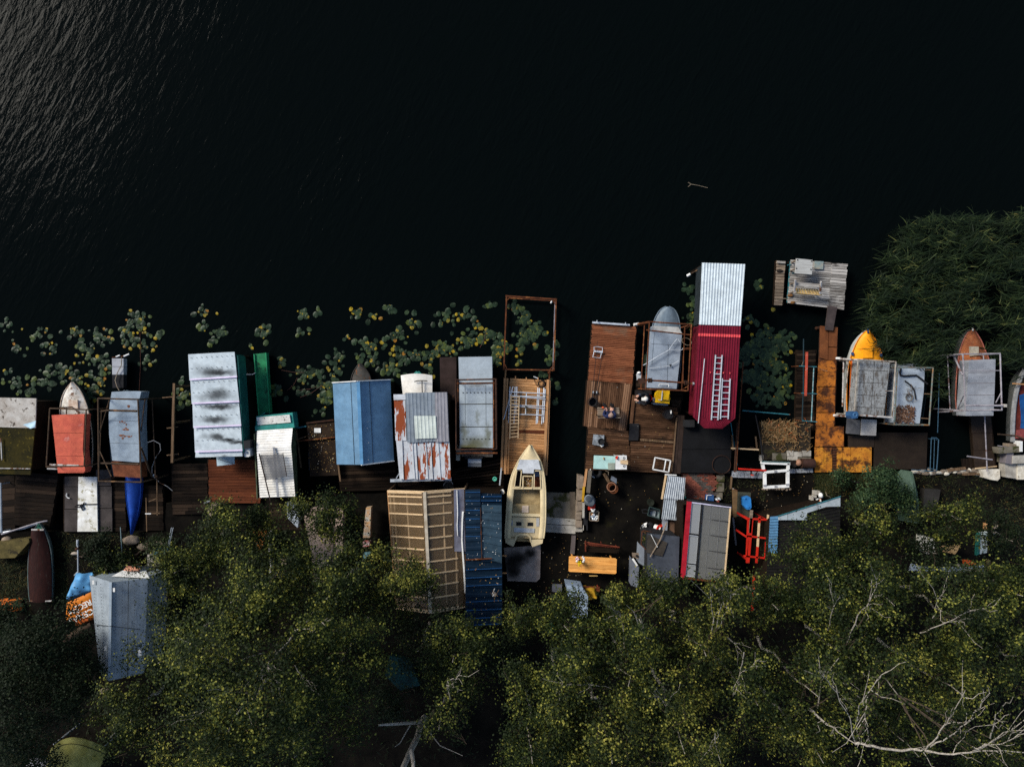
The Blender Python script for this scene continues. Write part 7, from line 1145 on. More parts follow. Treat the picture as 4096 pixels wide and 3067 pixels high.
for q, m_ in ((rect(3090, 1812, 3146, 1840), CONCD), (rect(3148, 1802, 3174, 1824), CONC), (rect(3150, 1826, 3190, 1840), CONC), (rect(3176, 1806, 3208, 1826), CONC), (rect(3210, 1802, 3244, 1824), CONC), (rect(3192, 1828, 3244, 1842), CONCD), (rect(3040, 1820, 3053, 1842), CONC)): box(t, 'slab', q, .44, .1, m_)
t = T('barrel', 'brown metal barrel lying beside a pot behind the white raised bed', 'barrel', tuple(P(3235, 1853, .36))); B(M().lathe(P(3206, 1852, .62), [(.17, 0), (.19, .05), (.185, .2), (.195, .25), (.19, .48), (.16, .5)], 20, (1, -.03, 0)), 'body', paint('brown_barrel', (.045, .022, .016), (.03, .015, .012), 3., rough=.4), t, True); B(M().torus(P(3206, 1852, .62), .17, .02, 20, 6, (1, 0, 0)), 'hoop', RUSTD, t, True)
S(M().blob(P(3194, 1850, .6), .13, .14, .12, 3, .08), 'clay_pot', paint('clay_pot', (.32, .17, .11), (.2, .1, .06), 4.), 'round clay pot beside the brown metal barrel', 'pot', smooth=True); S(M().lathe(P(3166, 1852, .4), [(.1, 0), (.13, .25), (.11, .25), (.02, .2)], 18), 'dark_pot', paint('dark_brown_pot', (.018, .012, .01)), 'dark round pot between the white frame and the clay pot', 'pot', smooth=True)
for i, (q, lab) in enumerate(((rect(3258, 1962, 3268, 1978), 'upright pale block nearest the white bucket row'), (rect(3270, 1963, 3280, 1978), 'upright pale block beside the white canister'), (rect(3245, 1984, 3254, 2000), 'small pale block beside the white bucket'), (rect(3256, 1980, 3266, 1990), 'square pale block above the white bucket'))): S(M().prism(q, .6, .25), 'block', CONC, lab, 'block')
t = T('bucket', 'round white bucket behind the pale flashing', 'bucket', tuple(P(3264, 1998, .36))); B(M().lathe(P(3264, 1998, .36), [(.07, 0), (.09, .25), (.075, .25), (.06, .05), (.01, .05)], 20), 'body', WHT, t, True); S(M().blob(P(3282, 1980, .6), .085, .11, .12, 2, .05), 'canister', WHT, 'white plastic canister behind the pale flashing', 'canister', smooth=True); S(M().blob(P(3280, 1999, .5), .055, .06, .06, 5, .05), 'ball', paint('orange_ball', (.75, .22, .02)), 'small orange ball behind the pale flashing', 'ball', smooth=True); B(M().tube([P(3302, 1968, .6), P(3308, 1982, .6), P(3322, 1988, .55)], .012, 5), 'cord', ROPE, T('rope', 'thin pale cord behind the pale flashing', 'cord', tuple(P(3310, 1978, .4))))
# half hidden things under the east trees
for nm, q, z, m_, lab, cat in (('white_board', [(3672, 2136), (3690, 2140), (3742, 2156), (3738, 2200), (3745, 2210), (3710, 2215), (3668, 2195)], .9, paint('dirty_white_panel', (.48, .46, .40), (.3, .28, .23), 5.), 'dirty white rounded panel under the eastern trees', 'panel'), ('tan_board', [(3762, 2185), (3840, 2180), (3835, 2195), (3820, 2216), (3770, 2205)], .8, paint('tan_ply', (.40, .26, .12), (.3, .18, .08), 5.), 'tan plywood board under the eastern trees', 'board'), ('roof_edge', [(3650, 2255), (3700, 2268), (3870, 2270), (3935, 2262), (3935, 2285), (3640, 2282)], 1.4, paint('blue_white_edge', (.36, .40, .44), (.28, .31, .35), 6.), 'long pale roof edge under the eastern trees', 'roof'), ('orange_tarp', [(3855, 2240), (3880, 2240), (3915, 2258), (3860, 2258)], 1.5, paint('orange_red_tarp', (.65, .11, .02)), 'orange red tarpaulin corner on the pale roof edge', 'tarpaulin'), ('white_sheet', [(3922, 2128), (3950, 2126), (3948, 2210), (3918, 2216)], 1.0, paint('white_green_sheet', (.5, .52, .5), (.3, .36, .33), 6.), 'white sheet standing under the eastern trees', 'sheet'), ('teal_sheet', [(3910, 2134), (3921, 2130), (3917, 2214), (3906, 2222)], 1.05, paint('teal_sheet', (.02, .15, .12)), 'teal sheet edge beside the white sheet', 'sheet'), ('board_end', [(3973, 2090), (3992, 2092), (3990, 2114), (3976, 2114)], .7, STONE, 'small tan board end near the eastern edge', 'board'), ('post', [(3940, 2092), (3949, 2092), (3948, 2116), (3940, 2116)], .9, W_NEW, 'short orange brown post near the eastern edge', 'post'), ('brown_post', [(3952, 2240), (3962, 2240), (3958, 2310), (3950, 2310)], 1.2, W_BEAM, 'brown post beside the pale roof edge', 'post')):
    S(M().prism(q, z, .12), nm, m_, lab, cat)
# things under the western birches
for nm, q, z, m_, lab, cat in (('pink_wall_shed', [(1210, 2040), (1300, 2020), (1372, 2030), (1372, 2200), (1290, 2330), (1260, 2330), (1240, 2180)], 1.0, paint('pinkish_plaster', (.36, .27, .21), (.28, .20, .16), 4.), 'pinkish flat roof glimpsed through the western birch leaves', 'shed'), ('white_sheet', [(1145, 2010), (1205, 2025), (1190, 2110), (1150, 2070)], .9, paint('blue_white_sheet', (.42, .46, .52)), 'blue white sheet glimpsed through the birch below the ribbed boat', 'sheet'), ('sign_board', [(1464, 2030), (1484, 2028), (1480, 2150), (1452, 2150)], 1.0, paint('peeling_sign', (.34, .34, .30), (.42, .22, .08), 5., (.1, .12, .12), .6), 'narrow peeling board beside the tan greenhouse', 'board'), ('teal_box', [(1453, 2215), (1478, 2212), (1476, 2230), (1455, 2232)], .9, paint('pale_teal_box', (.2, .38, .42)), 'pale teal box at the foot of the peeling board', 'box'), ('red_band', [(1451, 2168), (1478, 2166), (1478, 2184), (1452, 2186)], .95, paint('red_white_band', (.4, .03, .03), (.5, .48, .45), 10.), 'red striped box below the peeling board', 'box'), ('orange_board', [(1012, 2128), (1066, 2128), (1062, 2160), (1040, 2195), (1018, 2170)], .8, paint('orange_wood', (.36, .14, .03), (.22, .08, .02), 6.), 'orange board glimpsed in the western birch gap', 'board'), ('white_post', [(1072, 2128), (1078, 2128), (1086, 2295), (1078, 2295)], .9, WHP, 'white post glimpsed in the western birch gap', 'post'), ('grey_pot', [(1122, 2236), (1142, 2230), (1146, 2256), (1122, 2260)], .7, STONE, 'grey lump glimpsed in the western birch gap', 'stone'), ('teal_tarp', [(1560, 2620), (1640, 2640), (1680, 2740), (1600, 2760), (1540, 2700)], .5, paint('dark_teal_tarp', (.002, .022, .026), (.001, .006, .008), 9.), 'dark teal tarpaulin on the ground between the birches', 'tarpaulin')):
    S(M().prism(q, z, .3), nm, m_, lab, cat)
deck('dock', 'black board floor under the birch gap beside the ribbed boat', [(1080, 2010), (1240, 2010), (1250, 2120), (1090, 2120)], .42, 8, 'h', W_DARK)
# ================================================================ WATER LILIES
random.seed(21)
GP = leafmat('green_pad', [(0, (.005, .011, .007)), (.4, (.015, .031, .018)), (.8, (.032, .053, .025)), (1, (.07, .09, .02))], 0, .4, 'object')
YP = leafmat('yellow_pad', [(0, (.16, .13, .015)), (.4, (.38, .25, .010)), (.75, (.14, .125, .02)), (1, (.28, .11, .01))], 0, .5, 'object')
def padmesh(rx, ry, sd):
    rr = random.Random(sd); n = 18; vs = [(0, 0, .012)]; a0 = rr.uniform(0, 6.28)
    for ring, k in ((.55, .016), (1., .006)):
        for i in range(n+1):
            a = .16 + (2*math.pi-.32)*i/n; x, y = rx*ring*math.cos(a), ry*ring*math.sin(a)
            vs.append((x*math.cos(a0)-y*math.sin(a0), x*math.sin(a0)+y*math.cos(a0), k+.012*math.sin(a*2+sd)*ring))
    m = n+1; fs = [(0, 1+i, 2+i) for i in range(n)] + [(1+i, 1+m+i, 2+m+i, 2+i) for i in range(n)]
    return vs, fs
PADS = []
for k in range(8):
    me = bpy.data.meshes.new('lily_pad'); v, f = padmesh(.125, .10, k); me.from_pydata(v, [], f); me.materials.append(GP if k < 5 else YP); me.polygons.foreach_set('use_smooth', [True]*len(f)); PADS.append((me, v, f))
spots = []                                    # (u, v, number, spread u, spread v, share of yellow, where)
AW, AB, AM, AF, AR, AP = 'west of the soot marked shed', 'between the soot marked shed and the blue gable roof', 'above the patched sheet roof', 'inside and around the open rusty frame', 'in the pool beside the crimson roof', 'beside the grey boat'
for u, v, n, su, sv, y in ((550, 1285, 18, 26, 18, .3), (410, 1345, 12, 24, 16, .4), (500, 1345, 12, 22, 20, .3), (300, 1335, 8, 25, 14, .4), (160, 1340, 8, 22, 14, .6), (30, 1300, 4, 14, 18, .3), (80, 1390, 4, 20, 20, .2), (200, 1395, 7, 18, 14, .35), (340, 1410, 14, 20, 22, .3), (410, 1450, 12, 20, 22, .35), (560, 1350, 10, 24, 18, .35), (640, 1345, 4, 14, 10, .3), (230, 1480, 9, 30, 18, .3), (60, 1525, 9, 26, 22, .3), (180, 1530, 8, 24, 18, .3), (280, 1510, 10, 26, 18, .15), (370, 1560, 14, 18, 26, .35), (350, 1620, 6, 14, 16, .4), (400, 1520, 10, 18, 24, .25), (120, 1560, 7, 24, 16, .4), (585, 1450, 5, 14, 20, .3), (590, 1395, 5, 14, 14, .5), (740, 1600, 10, 14, 26, .25), (715, 1565, 5, 10, 18, .4)): spots += [(u, v, n, su, sv, y, AW)]
for u, v, n, su, sv, y in ((815, 1255, 6, 20, 10, .5), (815, 1308, 4, 12, 8, .5), (880, 1330, 9, 16, 14, .05), (850, 1370, 4, 10, 10, .1), (1055, 1320, 9, 13, 16, .3), (1063, 1372, 1, 2, 2, 0), (1005, 1388, 2, 5, 5, .6), (1210, 1262, 8, 14, 12, .4), (1270, 1255, 4, 10, 10, .4), (1215, 1330, 5, 12, 12, .6), (1230, 1500, 14, 28, 14, .25), (1130, 1455, 5, 10, 12, .4), (1300, 1550, 18, 20, 24, .2), (1340, 1500, 12, 16, 22, .3), (1110, 1560, 4, 10, 16, .2), (1300, 1610, 14, 26, 26, .15), (1145, 1600, 2, 4, 6, 0), (1350, 1440, 8, 18, 16, .3), (1215, 1560, 6, 22, 14, .15)): spots += [(u, v, n, su, sv, y, AB)]
for u, v, n, su, sv, y in ((1430, 1250, 9, 14, 12, .5), (1560, 1232, 6, 16, 10, .3), (1495, 1265, 4, 12, 10, .4), (1400, 1360, 4, 14, 10, .7), (1470, 1385, 14, 20, 16, .35), (1545, 1380, 6, 14, 16, .5), (1480, 1440, 12, 22, 18, .3), (1590, 1340, 10, 18, 14, .4), (1655, 1300, 9, 16, 20, .3), (1610, 1420, 14, 22, 20, .35), (1590, 1480, 10, 20, 20, .2), (1680, 1430, 8, 18, 14, .3), (1540, 1480, 6, 14, 18, .2), (1790, 1390, 18, 24, 16, .35), (1780, 1280, 10, 24, 20, .4), (1860, 1260, 10, 20, 14, .35), (1870, 1365, 14, 20, 14, .35), (1740, 1410, 8, 14, 16, .4), (1960, 1220, 5, 12, 8, .2), (1905, 1310, 6, 16, 14, .6), (1930, 1350, 10, 18, 14, .2), (1720, 1480, 5, 12, 14, .3)): spots += [(u, v, n, su, sv, y, AM)]
for u, v, n, su, sv, y in ((1965, 1335, 10, 18, 14, .3), (1990, 1380, 8, 12, 16, .15), (2000, 1400, 8, 14, 18, .2), (2065, 1230, 9, 14, 10, .3), (2095, 1270, 12, 14, 16, .25), (2110, 1330, 20, 22, 22, .25), (2150, 1320, 12, 14, 16, .1), (2095, 1360, 10, 12, 16, .2), (2020, 1400, 12, 12, 18, .5), (1990, 1440, 10, 12, 16, .5), (2080, 1400, 5, 8, 14, .4), (2080, 1450, 4, 8, 10, .6), (2185, 1335, 2, 4, 4, .9), (2205, 1420, 8, 8, 20, .05), (2225, 1385, 5, 6, 20, .0), (2140, 1390, 3, 6, 6, .3), (2230, 1545, 3, 5, 20, 0), (2216, 1610, 2, 4, 3, 0), (2180, 1500, 4, 10, 8, 0)): spots += [(u, v, n, su, sv, y, AF)]
for u, v, n, su, sv, y in ((3030, 1135, 3, 8, 8, .05), (3040, 1150, 2, 5, 5, .3), (3000, 1275, 6, 12, 8, .5), (3060, 1340, 22, 28, 22, .1), (3010, 1400, 26, 28, 22, .08), (3080, 1385, 26, 30, 22, .12), (3140, 1380, 16, 18, 22, .2), (3060, 1440, 26, 28, 18, .08), (3100, 1460, 16, 20, 14, .2), (3010, 1500, 22, 24, 18, .05), (3060, 1530, 30, 30, 22, .08), (3120, 1500, 14, 20, 20, .1), (3130, 1560, 20, 20, 22, .12), (3050, 1590, 14, 22, 16, .1), (3110, 1610, 8, 20, 12, .3), (3095, 1240, 1, 3, 3, 1), (3150, 1340, 6, 12, 10, .1), (2985, 1420, 10, 10, 18, .05)): spots += [(u, v, n, su, sv, y, AR)]
for u, v, n, su, sv, y in ((2765, 1270, 9, 10, 16, .1), (2755, 1155, 5, 10, 8, .3), (2770, 1215, 3, 8, 12, .4), (2780, 1330, 4, 8, 10, .3), (2585, 1460, 4, 8, 20, 0)): spots += [(u, v, n, su, sv, y, AP)]
allp = []
for u, v, n, su, sv, y, wh in spots:
    for k in range(int(n*2)):
        uu, vv = random.gauss(u, su*1.05), random.gauss(v, sv*1.05); ye = random.random() < y*.62
        allp.append((uu, vv, ye, wh, random.uniform(.42, 1.08)*(.68 if ye else 1)))
sc_ = sorted(allp, key=lambda p: -p[4]); stuff = M(); stuffy = M()
for i, (u, v, ye, wh, s) in enumerate(sc_):
    me, vs, fs = PADS[random.randrange(5, 8) if ye else random.randrange(5)]; a = random.uniform(0, 6.28); p = P(u, v, .004+random.random()*.012)
    if i < 300:
        o = bpy.data.objects.new('lily_pad', me); C.objects.link(o); o.location = p; o.rotation_euler = (random.gauss(0, .05), random.gauss(0, .05), a); o.scale = (s, s, s)
        tag(o, ('yellowing' if ye else 'green') + ' lily pad floating ' + wh, 'lily pad', ('yellow' if ye else 'green')+' lily pads '+wh)
    else:
        R = Matrix.Rotation(a, 3, 'Z')*s; (stuffy if ye else stuff).add([p+R @ Vector(q) for q in vs], fs)
S(stuff, 'lily_leaves', leafmat('green_pad_mass', [(0, (.005, .011, .007)), (.4, (.015, .031, .018)), (.8, (.032, .053, .025)), (1, (.07, .09, .02))], 0, .4), 'smaller green lily leaves scattered between the big pads', 'lily leaves', kind='stuff', smooth=True)
S(stuffy, 'lily_leaves', leafmat('yellow_pad_mass', [(0, (.16, .13, .015)), (.4, (.38, .25, .010)), (.75, (.14, .125, .02)), (1, (.28, .11, .01))], 0, .5), 'small yellow and ochre lily leaves scattered between the pads', 'lily leaves', kind='stuff', smooth=True)
mb = M()
for a, b in (((1125, 1480), (1215, 1490)), ((1200, 1590), (1290, 1540)), ((1190, 1560), (1270, 1545)), ((1920, 1390), (1945, 1320)), ((560, 1300), (555, 1600)), ((1150, 1560), (1190, 1510))): mb.tube([P(*a, .02), P((a[0]+b[0])/2+5, (a[1]+b[1])/2+4, .03), P(*b, .02)], .008, 5)
S(mb, 'lily_stems', paint('brown_stem', (.09, .035, .025)), 'thin brown stems floating among the lily pads', 'stems', kind='stuff')
t = T('twig', 'small pale twig drifting alone on the open lake', 'twig', tuple(P(2765, 738, 0)))
for a, b in (((2752, 730), (2766, 738)), ((2766, 738), (2790, 742)), ((2752, 748), (2764, 738)), ((2790, 742), (2830, 752))): B(M().tube([P(*a, .02), P(*b, .02)], .008, 5), 'stem', ROPE, t)
# ================================================================ LEAF MASSES
def quads(name, P0, N, L, Wd, mat, parent=None, **kw):
    """many small leaves at P0 (n x 3) facing N, length L and width Wd, as one mesh of kite shaped faces"""
    n = len(P0); r = RNG.normal(size=(n, 3)); N = N/np.linalg.norm(N, axis=1, keepdims=True)
    x = np.cross(N, r); x /= np.linalg.norm(x, axis=1, keepdims=True)+1e-9; y = np.cross(N, x)
    L = L[:, None]; Wd = Wd[:, None]
    V = np.stack([P0-x*L*.5, P0+y*Wd*.5-x*L*.05, P0+x*L*.5-N*L*.12, P0-y*Wd*.5-x*L*.05], 1).reshape(-1, 3)
    loc = np.array(ROOT[parent]) if parent else V.mean(0)
    me = bpy.data.meshes.new(name); me.vertices.add(4*n); me.loops.add(4*n); me.polygons.add(n)
    me.vertices.foreach_set('co', (V-loc).astype(np.float32).ravel()); me.loops.foreach_set('vertex_index', np.arange(4*n, dtype=np.int32))
    me.polygons.foreach_set('loop_start', np.arange(0, 4*n, 4, dtype=np.int32)); me.update(calc_edges=True); me.materials.append(mat)
    o = bpy.data.objects.new(name, me); C.objects.link(o)
    if parent: o.parent = parent
    else: o.location = loc
    for k, v in kw.items(): o[k] = v
    return o
BARK = None
def mk_bark():
    k = NT('birch_bark'); co = k.coord((9, 9, 3)); n = k.noise(co, 2.2, 6, .7); col = k.mix(k.step(n, .35, .6), (.17, .145, .115), (.35, .31, .26)); col = k.mix(k.step(k.noise(k.coord((4, 4, 14)), 3., 5, .7), .58, .64), col, (.03, .024, .02)); return k.fin(col, .8, 0, n, .4, .01)
BARK = mk_bark(); BARKD = paint('dark_bark', (.07, .05, .035), (.04, .03, .022), 6., rough=.95)
def tree(name, label, cat, u, v, r, z, dens, seed, mat, bark, dx=0., dy=0., flat=1.05, limbs=(), lsz=.074, nl=9, group=None, thin=1.):
    """tapered trunk and limbs, leaves in clumps along the twigs; u, v, r: crown centre and radius in the photo at height z"""
    rr = random.Random(seed); c = P(u, v, z); R = r*(H-z)/H/100; base = Vector((c.x*1.1+dx, c.y*1.1+dy, .3)); t = T(name, label, cat, base, group)
    top = c + Vector((rr.uniform(-.15, .15)*R, rr.uniform(-.15, .15)*R, R*flat*.75)); m = M()
    def path(a, b, n, wob, sag=0.):
        out = []
        for i in range(n+1): f = i/n; out.append(a+(b-a)*f + Vector((rr.gauss(0, wob), rr.gauss(0, wob), rr.gauss(0, wob*.5)+sag*f*(1-f)))*(1 if 0 < i < n else 0))
        return out
    th = .03+.02*R*thin; tr = path(base, top, 8, .05*R); m.tube(tr, th, 8, th*.18); cl = []; tw = M()
    for k in range(nl):
        f = .38+.6*(k+.5)/nl; i = f*8; a = tr[int(i)]+(tr[min(8, int(i)+1)]-tr[int(i)])*(i-int(i)); az = k*2.4+rr.uniform(-.5, .5); rad = R*rr.uniform(.72, 1.05)*(1 if f < .75 else .65)
        b = Vector((c.x+rad*math.cos(az), c.y+rad*math.sin(az), c.z + R*flat*rr.uniform(-.35, .45)*(1 if f < .8 else .9)+(.25*R*flat if f > .7 else 0)))
        lp = path(a, b, 5, .07*R, .25*R); tw.tube(lp, th*.32*(1.25-f), 5, .006)
        for j in range(7):
            q = rr.uniform(.3, 1.); x = q*5; s0 = lp[int(min(4, x))]+(lp[min(5, int(x)+1)]-lp[int(min(4, x))])*(x-int(x) if x < 5 else 1); d = Vector((rr.gauss(0, 1), rr.gauss(0, 1), rr.gauss(.1, .5))).normalized()*R*rr.uniform(.18, .42)
            sp = path(s0, s0+d, 3, .03*R); tw.tube(sp, .007, 3, .003, False)
            for qq in (.35, .7, 1.): cl.append(s0+d*qq)
        for j in range(3): cl.append(lp[2+j])
    for lm in limbs:
        pl = [P(*p) for p in lm[1]]; dn = [pl[0]]
        for a, b in zip(pl, pl[1:]): dn += [q for q in path(a, b, 4, .022)[1:]]
        m.tube(dn, lm[0]*.46, 7, lm[0]*.14); k0 = min(tr[2:], key=lambda q: (q-pl[0]).length+(2 if q.z > pl[0].z else 0)); tw.tube(path(k0, pl[0], 4, .04), .02, 5, .015)
        for j in range(2+len(pl)):
            i = rr.randrange(len(dn)//3, len(dn)-1); d = (dn[i+1]-dn[i]).normalized()*.8+Vector((rr.gauss(0, .6), rr.gauss(0, .6), rr.uniform(0, .5))); L = rr.uniform(.3, .8)
            m.tube(path(dn[i], dn[i]+d*L, 3, .05), .011, 4, .004, False); cl += [dn[i]+d*L, dn[i]+d*L*.6]
    B(m, 'trunk', bark, t, True); B(tw, 'branches', BARKD, t, True)
    n = int(dens*R*R*math.pi*1250); cl = np.array([tuple(x) for x in cl]); wt = RNG.random(len(cl))**2.6+.03; idx = RNG.choice(len(cl), n, p=wt/wt.sum()); sg = np.clip(.125*R, .12, .28)
    P0 = cl[idx] + RNG.normal(size=(n, 3))*sg*np.array([1, 1, .75]) + np.array([0, 0, sg*.5]); N = RNG.normal(size=(n, 3))*.55+np.array([0, 0, .55])+(P0-np.array(c))/R*np.array([.9, .9, .5]); P0[:, 2] = np.maximum(P0[:, 2], .42)
    L = RNG.uniform(.65, 1.25, n)*lsz; quads('crown', P0, N, L, L*.72, mat, t); return t
LD = leafmat('shaded_leaves', [(0, (.003, .006, .003)), (.5, (.006, .012, .005)), (.88, (.013, .021, .008)), (1, (.035, .042, .013))], .2, clump=.4)  # shade of the dark trees is painted into this leaf colour
LM = leafmat('olive_leaves', [(0, (.004, .009, .002)), (.42, (.011, .018, .004)), (.6, (.058, .074, .012)), (.82, (.235, .235, .04)), (.985, (.36, .32, .06)), (1, (.5, .26, .03))], .2, clump=.55)  # crown highlights and dark gaps are part of this colour ramp
LY = leafmat('yellowing_leaves', [(0, (.006, .011, .003)), (.4, (.018, .025, .004)), (.58, (.095, .105, .016)), (.82, (.33, .30, .055)), (.985, (.45, .38, .08)), (1, (.5, .3, .05))], .2, clump=.55)  # yellowing tone, with crown highlights painted in at the bright end
LG = leafmat('fresh_green_leaves', [(0, (.010, .024, .011)), (.5, (.026, .056, .024)), (.9, (.05, .085, .035)), (1, (.12, .15, .05))], .2)
